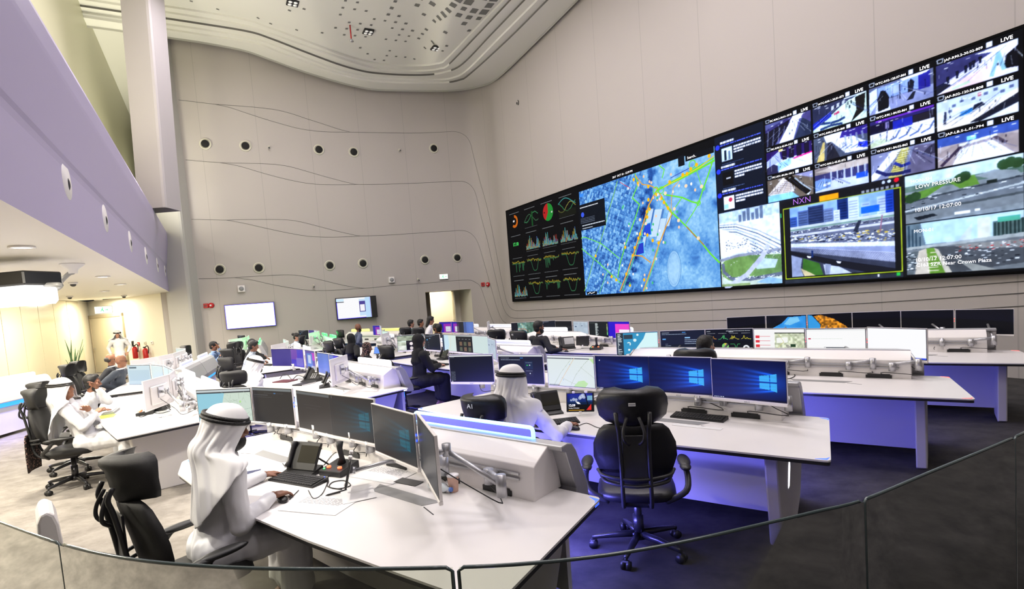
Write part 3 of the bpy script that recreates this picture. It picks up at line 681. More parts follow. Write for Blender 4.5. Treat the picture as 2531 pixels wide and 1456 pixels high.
# dashboards at the left end
W.set(0, 0, .30, 1).rect(0, 0, 1, 1, (12, 12, 13))
for r in range(4):
    for c in range(4):
        x0 = .012+c*.073; y1 = .955-r*.245
        W.set(x0, y1-.20, x0+.062, y1)
        W.textline(.05, .8, 1.0, .035, (170, 175, 180), .8)
        if (r, c) == (0, 0): W.disc((.42, .55), .068, (235, 120, 25), hole=.04, a0=-2.3, a1=1.6)
        elif (r, c) == (0, 2):
            W.disc((.5, .5), .086, (40, 165, 60)); W.disc((.5, .5), .086, (215, 40, 40), a0=PI*.5, a1=PI*1.32); W.rect(.22, .48, .3, .56, (70, 20, 20)); W.rect(.7, .42, .78, .5, (235, 250, 235))
        elif (r, c) == (1, 0): pass
        else:
            kind = (r, c); rn = W.rng
            if r == 0:
                f1 = rn.random()*6; W.plot(24, lambda t: .5+.22*math.sin(t*5+f1)+.05*rn.random(), .008, (60, 140, 90)); W.plot(24, lambda t: .45+.2*math.cos(t*6+f1)+.05*rn.random(), .008, (150, 150, 70) if c == 3 else (70, 110, 80))
                if c == 1: W.rect(.52, .05, .62, .8, (25, 90, 40))
                if c == 3: W.plot(20, lambda t: .7+.2*math.sin(t*4), .008, (70, 160, 160)); W.rect(0, .05, 1, .35, (40, 45, 25), .5)
            elif r == 1 or (r == 3 and c == 0):
                for cc in ((170, 60, 45), (80, 120, 190), (190, 160, 60), (90, 190, 190)):
                    W.plot(40, lambda t: .12+.7*rn.random()**3*(.3+.7*math.exp(-((t-.3)/.2)**2)+.6*math.exp(-((t-.85)/.12)**2)), .007, cc, .8)
            else:
                W.plot(36, lambda t: .72+.12*rn.random()-(.05 if t > .5 else 0), .009, (165, 150, 45), .9)
                W.plot(36, lambda t: (.75-.55*math.exp(-((t-.55)/.22)**4*1.0)) if c % 2 else .7-.5*(rn.random() > .8)*rn.random(), .008, (60, 130, 85), .8)
            W.textline(.0, .9, .02, .025, (150, 155, 160), .7); W.textline(.0, .6, -.06, .025, (140, 145, 150), .6)
W.a[:, :int(.30*W.w)] *= .8
# header strip over the map
W.set(.30, 0, .647, 1).rect(0, .9, 1, 1, (8, 9, 12))
# satellite map
W.set(.3075, .012, .6465, .945); sl = W.region(); hh, ww = W.a[sl].shape[:2]
X, Y = np.meshgrid(np.linspace(0, 1.45, ww), np.linspace(0, 1, hh)); an = R(64)
rng = np.random.default_rng(3)
base = .30+.5*vnoise(ww, hh, 9, 7, rng)+.22*(vnoise(ww, hh, 60, 40, rng)-.5)+.18*(vnoise(ww, hh, 150, 100, rng)-.5)
u_ = X*math.cos(an)+Y*math.sin(an); v_ = -X*math.sin(an)+Y*math.cos(an)
cells = rng.random((200, 200)); ci = (np.floor(u_*34).astype(int) % 200, np.floor(v_*52).astype(int) % 200)
city = cells[ci]*.42; street = (((u_*34) % 1 < .16) | ((v_*52) % 1 < .2))
left = 1/(1+np.exp((X-.62-.25*Y)*14)); lum = base*(1-left)+(.34+city+.2*(vnoise(ww, hh, 120, 90, rng)-.5))*left-street*left*.16
right = 1/(1+np.exp(-(X-.98+.12*Y)*12)); lum = lum*(1-right*.55)+(.78+.2*(vnoise(ww, hh, 6, 5, rng)-.5)+.22*(vnoise(ww, hh, 90, 60, rng)-.5))*right*.55
dk = np.exp(-((X-(.56+.34*(Y)))/.085)**2)*np.clip(vnoise(ww, hh, 30, 22, rng)*2.2-.55, 0, 1); lum = np.clip(lum-.42*dk-.30*np.clip(vnoise(ww, hh, 14, 10, rng)*1.8-1.05, 0, 1)*(.4+right), 0, 1)
ramp = np.array([[10, 32, 96], [38, 88, 170], [86, 150, 222], [150, 205, 248], [226, 244, 255]])/255.; tt = np.clip(lum, 0, .999)*4; k = tt.astype(int); f = (tt-k)[..., None]
W.a[sl] = ramp[k]*(1-f)+ramp[np.minimum(k+1, 4)]*f
W.set(.3075, .012, .6465, .945)
for p, s_ in (((.60, .55), 1.0), ((.64, .49), .8), ((.56, .60), .7), ((.70, .56), .5), ((.52, .42), .4)):   # long pale halls
    x, y = p; W.poly([(x-.03*s_, y-.10*s_), (x+.02*s_, y-.11*s_), (x+.07*s_, y+.10*s_), (x+.02*s_, y+.11*s_)], (205, 228, 250), .9); W.poly([(x+.02*s_, y-.11*s_), (x+.035*s_, y-.11*s_), (x+.085*s_, y+.10*s_), (x+.07*s_, y+.10*s_)], (60, 105, 180), .7)
for (x, y), c in ((c8(1372, 722), (30, 70, 215)), (c8(1306, 903), (35, 55, 195))): W.poly([(x-.011, y-.048), (x+.011, y-.04), (x+.011, y+.05), (x-.011, y+.042)], c, .95, True); W.line([(x-.011, y-.048), (x+.011, y-.04), (x+.011, y+.05), (x-.011, y+.042), (x-.011, y-.048)], .006, (90, 200, 250), 1, True)
ov = [c8(1632+66*math.cos(t), 1090+175*math.sin(t)) for t in np.linspace(0, 2*PI, 30)]; W.poly(ov, (176, 216, 248), .6, True); W.line(ov, .007, (90, 150, 215), .8, True); W.line([c8(1632+54*math.cos(t), 1090+150*math.sin(t)) for t in np.linspace(0, 2*PI, 30)], .004, (120, 170, 225), .8, True)
GRN, YEL, ORG, RDD = (110, 225, 60), (225, 205, 60), (225, 165, 50), (205, 60, 80)
for pts, w, c in (
 ([(785, 1300), (830, 1160), (872, 1000), (930, 850), (975, 700), (1000, 590), (1060, 390), (1095, 260)], .008, (120, 190, 80)),
 ([(1100, 1170), (1118, 1050), (1180, 840), (1262, 620), (1305, 480), (1238, 420), (1290, 290), (1262, 190)], .010, GRN),
 ([(1122, 1300), (1190, 1120), (1265, 900), (1330, 700), (1392, 490), (1440, 395), (1480, 330)], .012, ORG),
 ([(1140, 1300), (1206, 1125), (1280, 905), (1344, 705), (1404, 495)], .006, GRN),
 ([(1342, 1300), (1425, 1060), (1480, 885), (1556, 690), (1612, 570)], .010, ORG), ([(1354, 1300), (1436, 1062), (1490, 890)], .006, GRN),
 ([(1612, 570), (1560, 500), (1520, 410), (1470, 345)], .009, ORG),
 ([(1470, 350), (1560, 300), (1700, 235), (1850, 155), (2012, 65)], .014, GRN), ([(1450, 370), (1600, 270), (1750, 190), (1900, 100), (2010, 40)], .009, GRN), ([(1530, 320), (1720, 215), (1880, 125), (2010, 20)], .007, YEL),
 ([(1520, 420), (1610, 555), (1680, 620), (1760, 700), (1900, 850), (1980, 950), (2062, 1030)], .012, GRN), ([(1750, 692), (1830, 778), (1915, 862)], .006, RDD),
 ([(1530, 385), (1620, 400), (1710, 415), (1800, 455), (1865, 470)], .011, GRN), ([(1865, 470), (1905, 340), (1960, 190), (2000, 60)], .011, GRN), ([(1865, 470), (1800, 580), (1745, 665)], .007, GRN), ([(1845, 155), (1885, 280), (1912, 330)], .006, GRN),
 ([(1705, 420), (1650, 500), (1615, 570)], .007, GRN), ([(1605, 560), (1608, 420), (1625, 320), (1680, 260)], .006, ORG),
 ([(755, 800), (790, 790), (940, 850), (1040, 930), (1110, 990)], .007, GRN), ([(760, 900), (870, 990), (970, 1080), (1090, 1190), (1130, 1230)], .008, GRN), ([(1240, 960), (1330, 970), (1410, 1030)], .009, ORG), ([(925, 1320), (1000, 1120)], .005, GRN),
 ([(1265, 205), (1330, 290), (1400, 300), (1470, 330)], .008, ORG), ([(1490, 110), (1540, 150), (1520, 230)], .008, GRN), ([(1120, 270), (1220, 330)], .005, RDD), ([(1600, 230), (1770, 140)], .006, (60, 80, 190))):
    W.line([c8(*p) for p in pts], w, c, 1, True)
for cx, cy, r in ((1865, 468, .018), (1915, 330, .014), (1460, 350, .03), (1510, 345, .028), (1805, 100, .03)): W.disc(c8(cx, cy), r, GRN, 1, True, hole=r-.007)
for x, y in ((1250, 245), (1290, 280), (1590, 268), (1390, 436), (1400, 525), (1375, 548), (1378, 600), (1508, 425), (1310, 760), (1295, 800), (1430, 822), (1486, 845), (1260, 890), (1240, 965), (1388, 310), (1465, 388), (1537, 460), (1845, 105), (1790, 145), (1965, 20), (1715, 200), (1755, 190), (1170, 885), (890, 968), (1085, 1195), (1180, 1140), (1350, 1195), (1215, 1245), (1040, 1165), (1575, 515), (1380, 770)): W.disc(c8(x, y), .014, (250, 190, 20), 1, True, sx=.9)
rm = np.random.default_rng(9)
for k in range(70):
    x = 780+rm.random()*1150; y = 1290-rm.random()*1100
    if abs((x-1330)-(780-y)*.42) < 330:
        c = ((70, 190, 130), (250, 225, 200), (70, 190, 130), (245, 205, 170), (240, 245, 255))[rm.integers(5)]; q = c8(x, y)
        if .31 < q[0] < .64 and q[1] < .9: W.disc(q, .011, c, 1, True, sx=.8)
for x, y in ((1745, 305), (1893, 310), (1550, 375), (1635, 522), (1675, 632), (1862, 800), (1310, 625), (1365, 662)): W.disc(c8(x, y), .013, (252, 220, 190), 1, True)
W.set(*U(1434, 571), *U(1494, 489)); W.rect(0, 0, 1, 1, (10, 14, 22), .97); W.textline(.05, .75, .88, .035, (220, 225, 235)); W.disc((.14, .6), .022, (60, 90, 230)); [W.textline(.05, .6, y, .02, (90, 100, 120)) for y in (.45, .40, .34, .28)]; W.textline(.1, .95, .17, .035, (210, 220, 235)); W.textline(.1, .5, .06, .03, (200, 210, 225))
W.set(.308, .012, .345, .04).rect(.1, 0, 1, 1, (10, 14, 22)); W.line([(.2, .3), (.4, .8), (.5, .4), (.8, .8)], .006, (240, 240, 240))
W.set(0, 0, 1, 1); W.rect(.308, .895, .322, .925, (60, 140, 240)); W.rect(.575, .885, .588, .958, (15, 20, 30)); W.rect(.59, .905, .646, .945, (12, 15, 22))
# message feed
W.set(.6475, .50, .729, .995).rect(0, 0, 1, 1, (17, 24, 42))
for k in range(3):
    y = .86-k*.315; W.disc((.06, y), .017, (60, 75, 215)); W.textline(.12, .42, y+.045, .028, (230, 235, 245)); W.textline(.12, .95, y+.012, .018, (95, 110, 215)); W.rect(.14, y-.20, .37, y-.03, ((205, 220, 235), (14, 14, 18), (240, 243, 248))[k])
    if k == 0: W.rect(.2, y-.19, .25, y-.06, (40, 50, 60)); W.rect(.29, y-.19, .33, y-.08, (110, 130, 150))
    if k == 1: W.rect(.22, y-.12, .32, y-.10, (200, 200, 205))
    if k == 2: W.disc((.29, y-.08), .014, (190, 60, 80)); W.rect(.15, y-.19, .24, y-.13, (170, 205, 235))
    for j in range(3): W.textline(.40, .95 if j < 2 else .6, y-.045-j*.036, .022, (235, 238, 245))
    W.textline(.14, .6, y-.235, .012, (90, 105, 140))
# camera pictures
CT = []; cu = (.7310, .7972, .8635, .9297, .9975)
for c in range(4):
    for r in range(3): CT.append((cu[c], .995-r*.1655-.1655, cu[c+1], .995-r*.1655))
W.set(.7305, .495, 1, 1).rect(0, 0, 1, 1, (8, 9, 13))
def cctv(i, base): x0, y0, x1, y1 = CT[i]; W.set(x0+.0012, y0+.004, x1-.0012, y1-.030).rect(0, 0, 1, 1, base); return W
c = cctv(0, (96, 98, 150)); c.poly([(0, .75), (.5, 1), (1, 1), (1, .5), (.75, .95), (.3, .1), (0, .05)], (70, 66, 120)); c.poly([(0, .62), (.55, .9), (.5, .62), (.2, .0), (0, 0)], (24, 24, 44)); [c.poly([(x, .0), (x+.03, .0), (x+.06+.1*x, .7), (x+.03+.1*x, .7)], (150, 155, 190), .6) for x in (.02, .14, .26, .36)]; c.poly([(.30, 0), (.62, 0), (.78, .92), (.60, .92)], (236, 240, 255)); c.poly([(.55, .8), (.8, .8), (.86, 1), (.62, 1)], (250, 252, 255)); c.poly([(.64, 0), (1, 0), (1, .55), (.82, .8)], (58, 66, 92)); c.poly([(.8, .85), (1, .5), (1, 1), (.85, 1)], (90, 84, 140))
c = cctv(1, (225, 232, 250)); c.rect(.0, .55, 1, 1, (60, 45, 110)); [c.rect(x, .5, x+.1, .97, (26, 20, 50)) for x in (.36, .52, .68, .84)]; c.poly([(.0, .6), (.3, .95), (.34, .45), (0, .35)], (180, 190, 230)); c.poly([(0, .0), (.26, 0), (.3, .25), (.16, .42), (0, .3)], (62, 60, 92)); c.poly([(.25, .05), (.55, .25), (.55, .5), (.25, .4)], (160, 205, 240), .8); c.poly([(.6, .42), (1, .5), (1, .56), (.6, .48)], (225, 40, 140)); c.rect(.28, .9, .38, 1.0, (235, 215, 150))
c = cctv(2, (120, 108, 98)); c.poly([(0, .35), (.35, .98), (.5, .9), (.6, .3), (.25, .15)], (222, 214, 205)); [c.line([(.08+.05*k, .38+.07*k), (.52+.01*k, .30+.07*k)], .004, (170, 150, 140)) for k in range(8)]; c.poly([(.38, .95), (.55, 1), (.95, .15), (.85, .05)], (22, 19, 18)); c.poly([(.85, .05), (.95, .15), (.9, .0)], (225, 230, 240)); c.poly([(0, 0), (.7, 0), (.55, .28), (.1, .3), (0, .3)], (150, 200, 235)); c.poly([(.6, 1), (1, 1), (1, .7)], (165, 165, 195)); c.line([(.62, .85), (.78, .5), (.95, .2)], .008, (180, 190, 200))
c = cctv(3, (206, 226, 218)); c.poly([(0, .2), (0, 1), (.9, 1), (.55, .75), (.2, .3)], (60, 64, 92)); [c.poly([(x, .5+x*.5), (x+.05, .52+x*.5), (x+.06, .72+x*.4), (x+.01, .7+x*.4)], (200, 205, 215)) for x in (.36, .46, .56)]; c.poly([(0, .10), (.36, .45), (.36, .65), (0, .36)], (45, 60, 180)); c.poly([(.0, 0), (.2, 0), (.5, .42), (.55, .7), (.7, .9), (.78, .85), (.6, .3), (.7, 0)], (214, 232, 214)); c.poly([(.42, .45), (.52, .5), (.5, .58), (.41, .53)], (200, 60, 100)); c.poly([(.72, 0), (.95, .3), (.98, .95), (.8, .9), (.82, .4)], (26, 24, 26)); c.poly([(.6, .95), (.98, .95), (1, 1), (.6, 1)], (220, 235, 255)); c.line([(.15, .28), (.35, .2), (.5, .2), (.6, .25)], .012, (50, 70, 120)); c.line([(.15, .05), (.35, .1), (.55, .05)], .012, (50, 70, 120)); [c.rect(x, y, x+.025, y+.12, (25, 30, 45)) for x, y in ((.66, .7), (.69, .55), (.72, .72))]
c = cctv(4, (88, 96, 118)); c.poly([(.3, .8), (.5, .95), (.62, .9), (1, .3), (1, .05), (.6, .1), (.5, .35)], (236, 240, 250)); c.poly([(.05, 0), (.2, 0), (.22, .75), (.18, .75)], (205, 188, 130)); c.poly([(.24, 0), (.5, 0), (.34, .7), (.28, .7)], (54, 54, 66)); c.poly([(.25, .7), (.5, .7), (.6, 1), (.2, 1)], (240, 246, 255)); c.poly([(.5, .75), (1, .65), (1, 1), (.55, 1)], (64, 52, 140)); [c.poly([(.6+.1*k, .38+.04*k), (.64+.1*k, .36+.04*k), (.62+.1*k, .8), (.585+.1*k, .8)], (150, 160, 190), .8) for k in range(4)]; c.poly([(.82, .22), (1, .1), (1, .35), (.84, .4)], (45, 60, 190)); [c.line([(.5+.1*k, .3-.03*k), (.62+.1*k, .42-.05*k)], .005, (120, 135, 170)) for k in range(4)]
c = cctv(5, (176, 184, 214)); c.rect(0, .7, 1, 1, (150, 138, 140)); c.poly([(0, .85), (.5, 1), (1, .95), (1, .75), (.4, .72)], (196, 186, 180)); c.rect(0, .38, 1, .72, (70, 70, 116)); [c.rect(x, .36, x+.035, .75, (190, 198, 220)) for x in (.3, .42, .55, .68, .8, .92)]; c.poly([(0, 0), (1, 0), (1, .3), (.4, .42), (0, .2)], (196, 202, 226)); c.poly([(0, .05), (.3, .15), (.32, .45), (.15, .55), (0, .5)], (120, 150, 190)); c.rect(.78, .26, .98, .46, (50, 95, 200)); c.poly([(.16, .2), (.3, .25), (.3, .35), (.16, .3)], (225, 235, 245))
c = cctv(6, (104, 110, 140)); c.poly([(0, 0), (.14, 0), (.14, .95), (0, .85)], (210, 224, 250)); c.rect(.15, .45, .85, .92, (150, 172, 214)); c.poly([(0, 0), (1, 0), (1, .45), (.15, .42)], (150, 158, 188)); c.poly([(.1, 0), (.35, 0), (.3, .45), (.14, .45)], (226, 234, 252)); c.poly([(.15, .05), (.32, .1), (.33, .5), (.27, .75), (.2, .8), (.14, .5)], (16, 18, 26)); c.poly([(.62, .42), (.70, .42), (.72, .75), (.67, .88), (.62, .78)], (24, 28, 44)); c.rect(.78, .4, .95, .95, (52, 50, 150)); c.rect(.36, .55, .5, .82, (178, 190, 215)); c.line([(.5, .3), (.5, .95)], .006, (60, 66, 90)); c.poly([(.6, .15), (.7, .15), (.74, .4), (.7, .4)], (30, 34, 50)); c.poly([(.55, .9), (.9, .92), (.95, 1), (.5, 1)], (240, 244, 255))
c = cctv(7, (244, 246, 255)); c.rect(0, .55, 1, 1, (58, 52, 108)); c.rect(.38, .5, .68, .8, (48, 56, 170)); c.rect(.68, .55, 1, .82, (34, 32, 48)); c.rect(0, .52, .38, .86, (36, 34, 58)); c.rect(.26, .6, .32, .85, (150, 140, 190)); c.rect(.1, .93, 1, .99, (120, 60, 190)); [c.line([(.3+.17*k, .12), (.42+.17*k, .2), (.48+.17*k, .42)], .008, (95, 110, 150)) for k in range(4)]; c.poly([(0, 0), (.35, .12), (.2, .3), (0, .24)], (196, 205, 180)); c.line([(.27, .15), (.3, .8)], .005, (90, 95, 130)); c.rect(.33, .42, .95, .46, (200, 208, 235))
c = cctv(8, (140, 146, 176)); c.poly([(0, .2), (.35, .98), (.55, 1), (.1, .05), (0, 0)], (232, 238, 252)); c.poly([(.28, .0), (.5, .0), (.62, .98), (.5, .98)], (206, 200, 128)); [c.line([(.31+.012*k, .08*k), (.5+.012*k, .08*k)], .004, (150, 142, 90)) for k in range(12)]; c.poly([(.55, .0), (1, 0), (1, .9), (.7, .98)], (112, 108, 138)); c.line([(.1, .35), (.25, .15), (.45, .1), (.62, .12)], .016, (46, 50, 100)); c.line([(.4, .5), (.5, .35), (.62, .4)], .014, (50, 60, 150)); c.poly([(.8, .6), (.92, .85), (1, .9), (1, .55)], (70, 68, 90))
c = cctv(9, (226, 226, 244)); c.poly([(0, .25), (.6, .75), (.9, 1), (0, 1)], (66, 66, 112)); c.poly([(0, .0), (.2, .2), (.1, .35), (0, .3)], (28, 32, 54)); [c.poly([(x, y), (x+.03, y), (x+.035, y+.24), (x-.005, y+.24)], (20, 24, 44)) for x, y in ((.14, .28), (.26, .36), (.37, .46), (.43, .5), (.47, .54), (.55, .6))]; c.poly([(.05, 0), (.6, 0), (.75, .5), (.35, .3)], (240, 200, 205), .7); c.poly([(.2, .02), (.45, .1), (.42, .18), (.2, .1)], (170, 215, 170), .7); c.poly([(.84, .2), (1, .15), (1, .8), (.86, .6)], (14, 15, 24)); c.poly([(.5, .95), (.8, .8), (1, .85), (1, 1)], (236, 244, 255)); c.line([(.7, .1), (.78, .75), (.84, .2)], .014, (150, 190, 205))
c = cctv(10, (214, 220, 228)); c.rect(0, .65, 1, 1, (198, 208, 228)); c.poly([(0, 0), (0, .25), (.4, .3), (1, .75), (1, .55), (.5, .05), (.4, 0)], (232, 226, 214)); c.poly([(.42, .04), (1, .6), (1, .3), (.55, 0)], (40, 42, 54)); c.poly([(.3, .32), (.46, .38), (.46, .52), (.31, .46)], (40, 120, 185)); c.poly([(.46, .42), (.62, .5), (.58, .62), (.48, .58)], (36, 40, 54)); c.poly([(.08, .2), (.12, .2), (.13, .6), (.1, .62)], (56, 60, 76)); [c.rect(x, y, x+.05, y+.09, (70, 80, 110), .8) for x, y in ((.2, .7), (.3, .78), (.15, .55), (.6, .8), (.72, .85), (.8, .72), (.45, .75), (.9, .8))]; c.rect(.53, .82, .57, .94, (170, 60, 60), .7)
c = cctv(11, (186, 176, 176)); c.rect(0, .70, 1, 1, (70, 96, 170)); c.rect(.38, .72, .5, .86, (150, 225, 240)); c.poly([(0, 0), (.0, .5), (.25, .68), (.75, .74), (1, .6), (1, 0)], (168, 158, 160)); c.poly([(.2, 0), (.3, .5), (.7, .56), (.95, 0)], (240, 242, 250)); c.line([(.05, .05), (.3, .55)], .012, (70, 60, 80)); c.line([(.7, .7), (.85, .4)], .012, (90, 80, 95)); c.line([(.3, .62), (.74, .7)], .01, (225, 235, 250))
# fine detail common to the station views: joints running to a vanishing point, door posts, lamps, passers-by
for i_ in range(12):
    c = cctv_keep = W; x0, y0, x1, y1 = CT[i_]; W.set(x0+.0012, y0+.004, x1-.0012, y1-.030); rr = W.rng; vx, vy = ((.62, .95), (.1, 1.0), (.5, .9), (.6, .95), (.5, .9), (.2, .7), (.4, .9), (.5, .7), (.55, 1.1), (.9, .95), (.9, .9), (.5, .85))[i_]
    for k_ in range(16):
        bx = -.3+1.6*rr.random(); t0_ = .1+.3*rr.random(); t1_ = t0_+.2+.4*rr.random(); W.line([(bx+(vx-bx)*t0_, vy*t0_), (bx+(vx-bx)*t1_, vy*t1_)], .0022, ((30, 34, 60), (240, 244, 255), (90, 100, 150))[k_ % 3], .55)
    for k_ in range(10): px_, py_ = rr.random(), .45+.5*rr.random(); W.line([(px_, py_), (px_+.01*(rr.random()-.5), py_-.10-.15*rr.random())], .0022, ((20, 22, 40), (215, 222, 245))[k_ % 2], .6)
    for k_ in range(7): px_, py_ = rr.random(), .8+.2*rr.random(); W.rect(px_, py_, px_+.05, py_+.025, (250, 252, 255), .8)
    for k_ in range(4): px_, py_ = .1+.8*rr.random(), .15+.6*rr.random(); W.rect(px_, py_, px_+.016, py_+.075, (24, 26, 40), .75)
# badge, small icon on each strip
for x0, y0, x1, y1 in CT:
    W.set(x0, y1-.032, x1, y1); W.rect(.63, .22, .70, .85, (235, 240, 250)); W.line([(.04, .3), (.10, .3), (.11, .8), (.03, .8), (.04, .3)], .004, (190, 195, 205))
# roundabout seen from above
W.set(.6485, .012, .748, .498); c = W.rect(0, 0, 1, 1, (222, 228, 236)); c.rect(0, .86, 1, 1, (190, 205, 225)); c.grain(30, 30, .18)
for k in range(6): c.rect(.35+k*.07, .84, .40+k*.07, .93+.04*(k % 3), (110, 125, 150))
for k in range(9): c.line([(0, .84-.028*k), (.3, .82-.035*k), (.65, .70-.045*k), (1, .52-.05*k)], .005, (70, 80, 100) if k % 2 else (150, 158, 172))
c.poly([(0, .8), (.5, .6), (.55, .45), (.1, .42), (0, .45)], (232, 236, 242)); c.specks(50, lambda a, b: (.1+.4*a, .5+.12*b), .008, [(120, 125, 135), (80, 85, 95)])
c.rect(0, 0, 1, .38, (196, 204, 190)); c.poly([(0, .30), (.3, .4), (1, .36), (1, .1), (.6, .06), (.15, .12)], (116, 150, 96)); c.disc((.3, .23), .085, (126, 160, 96), sx=1.5); c.poly([(.55, .27), (.75, .33), (.95, .3), (.9, .2), (.62, .2)], (190, 205, 205))
c.line([(.04, .30), (.05, .2), (.18, .1), (.5, .075), (1, .12)], .022, (112, 120, 138)); c.line([(.0, .36), (.3, .40), (1, .42)], .018, (150, 156, 168)); c.specks(40, lambda a, b: (.05+.9*a, .085+.03*b+.05*(1-a)**6), .010, [(240, 244, 250), (235, 238, 245), (60, 70, 90)])
c.line([(.08, -.02), (.45, .14), (.72, .36), (.80, .48)], .03, (190, 192, 204)); c.poly([(.6, .03), (.8, .09), (1, .05), (1, -.02)], (150, 180, 200)); c.rect(0, -.01, .5, .03, (150, 168, 120)); c.specks(70, lambda a, b: (a, .60-.35*a+.15*b if a > .3 else .7*b+.1), .006, [(70, 75, 88), (250, 250, 252)])
# framed highway view
W.set(.749, .005, .8985, .5); c = W.rect(0, 0, 1, 1, (16, 17, 20)); c.vgrad((20, 22, 26), (24, 26, 32)); c.rect(0, .9, 1, 1, (40, 40, 44)); c.rect(.36, .905, .52, .965, (245, 170, 40)); c.disc((.95, .975), .011, (220, 40, 60)); c.disc((.90, .975), .008, (200, 210, 230)); c.disc((.86, .975), .008, (200, 210, 230))
for k in range(8): c.rect(.70+.035*k, .905, .722+.035*k, .93, (150, 155, 165))
for pts in ([(.03, .06), (.975, .06), (.975, .895), (.03, .895), (.03, .06)],): c.line(pts, .006, (176, 190, 60))
c.rect(.02, .0, .98, .045, (60, 64, 74)); c.rect(.935, .015, .96, .05, (60, 190, 90)); c.rect(.80, .015, .815, .045, (235, 238, 245)); c.rect(.0, .8, .012, .85, (60, 190, 120))
W.set(.7625, .042, .8878, .446); c = W.rect(0, 0, 1, 1, (150, 160, 185)); c.rect(0, .72, 1, 1, (150, 180, 225))
rb = np.random.default_rng(21)
for k, (x0, x1, y1, cc) in enumerate(((0, .08, .86, (70, 100, 170)), (.09, .20, .93, (90, 110, 160)), (.2, .36, .97, (58, 72, 112)), (.36, .46, .90, (120, 140, 180)), (.5, .6, 1, (40, 62, 120)), (.6, .7, .99, (200, 212, 232)), (.72, .80, .9, (170, 190, 214)), (.86, .94, .94, (190, 205, 228)), (.93, 1, 1, (46, 80, 180)), (.46, .52, .86, (210, 220, 236)))):
    c.rect(x0, .70, x1, y1, cc)
    for j in range(7): c.rect(x0+.01, .72+j*.035, x1-.01, .735+j*.035, tuple(int(v*.72) for v in cc), .7) if .735+j*.035 < y1 else None
c.rect(.72, .76, .88, .84, (40, 110, 215)); c.rect(0, .66, 1, .725, (196, 204, 216)); c.rect(0, .665, 1, .69, (96, 130, 110), .7); c.poly([(0, .66), (1, .66), (1, .30), (0, .46)], (106, 112, 134))
c.rect(0, .58, 1, .61, (212, 214, 224), .9); c.poly([(0, .49), (1, .36), (1, .30), (0, .44)], (214, 218, 232))
c.specks(230, lambda a, b: (a, .60-.09*a-.13*b*(.6+.6*a)), .010, [(240, 243, 250), (226, 230, 240), (40, 44, 60), (200, 206, 220), (215, 190, 90)])
c.specks(70, lambda a, b: (a, .655-.03*b), .007, [(240, 243, 250), (60, 64, 80)])
c.poly([(0, .44), (1, .22), (1, .10), (0, .385)], (196, 200, 220)); [c.line([(0, .43-.008*k), (1, .205-.019*k)], .004, (120, 126, 152)) for k in range(6)]
c.poly([(0, .385), (1, .10), (1, .0), (0, .0)], (70, 74, 92)); c.poly([(0, .38), (.45, .2), (1, .02), (1, 0), (.75, 0), (.4, .14), (0, .33)], (26, 28, 40)); c.poly([(0, .32), (.12, .26), (.1, .12), (.13, 0), (0, 0)], (156, 164, 184)); c.poly([(.13, .26), (.30, .17), (.34, 0), (.16, 0), (.12, .12)], (76, 122, 60)); c.poly([(.1, .12), (.2, .05), (.26, 0), (.14, 0)], (206, 192, 160)); c.poly([(.34, .15), (.5, .1), (.62, 0), (.36, 0)], (196, 202, 214)); c.poly([(.36, .16), (.42, .14), (.4, 0), (.36, 0)], (150, 158, 176)); [c.poly([(x, y), (x+.05, y-.015), (x+.04, y-.04), (x+.01, y-.03)], (235, 235, 240)) for x, y in ((.17, .29), (.47, .18))]; c.rect(.22, .26, .24, .36, (40, 60, 110))
c.poly([(.64, .55), (.69, .68), (.72, .68), (.68, .54)], (54, 60, 76)); c.line([(.88, .5), (.9, .7)], .006, (150, 110, 130))
# two highway cameras at the right end
W.set(.8993, .262, 1, .494); c = W.rect(0, 0, 1, 1, (140, 150, 158)); c.rect(0, .72, 1, 1, (196, 214, 220)); c.rect(0, .66, 1, .78, (104, 128, 118)); c.grain(20, 8, .10); c.poly([(0, .6), (.22, .66), (.4, .72), (.2, .5), (0, .40)], (104, 146, 70)); c.poly([(.40, .72), (.62, .78), (.66, .58), (.5, .56)], (110, 152, 72)); c.poly([(0, .46), (1, .64), (1, .30), (0, .22)], (118, 126, 136)); c.line([(0, .44), (.3, .50), (1, .60)], .007, (74, 82, 90)); c.line([(0, .27), (.5, .36), (1, .47)], .008, (190, 198, 200)); c.poly([(.62, .75), (.78, .80), (.95, .72), (1, .60), (.8, .6)], (150, 160, 166)); c.poly([(0, .2), (1, .29), (1, .12), (0, 0)], (128, 136, 144)); c.line([(0, .22), (1, .30)], .010, (84, 92, 98)); c.specks(26, lambda a, b: (a, .30+.22*b+.1*a), .014, [(240, 244, 246), (50, 56, 64), (200, 206, 210)]); c.poly([(.08, .12), (.26, .15), (.3, .1), (.12, .05)], (44, 50, 58)); c.rect(.45, .06, .58, .11, (240, 244, 246)); c.rect(.62, .08, .66, .12, (240, 244, 246)); c.rect(.72, .56, .80, .62, (46, 54, 52)); [c.disc((x, y), .022, (58, 84, 56)) for x, y in ((.5, .75), (.54, .78), (.85, .86), (.9, .88), (.1, .55), (.95, .85), (.05, .52))]
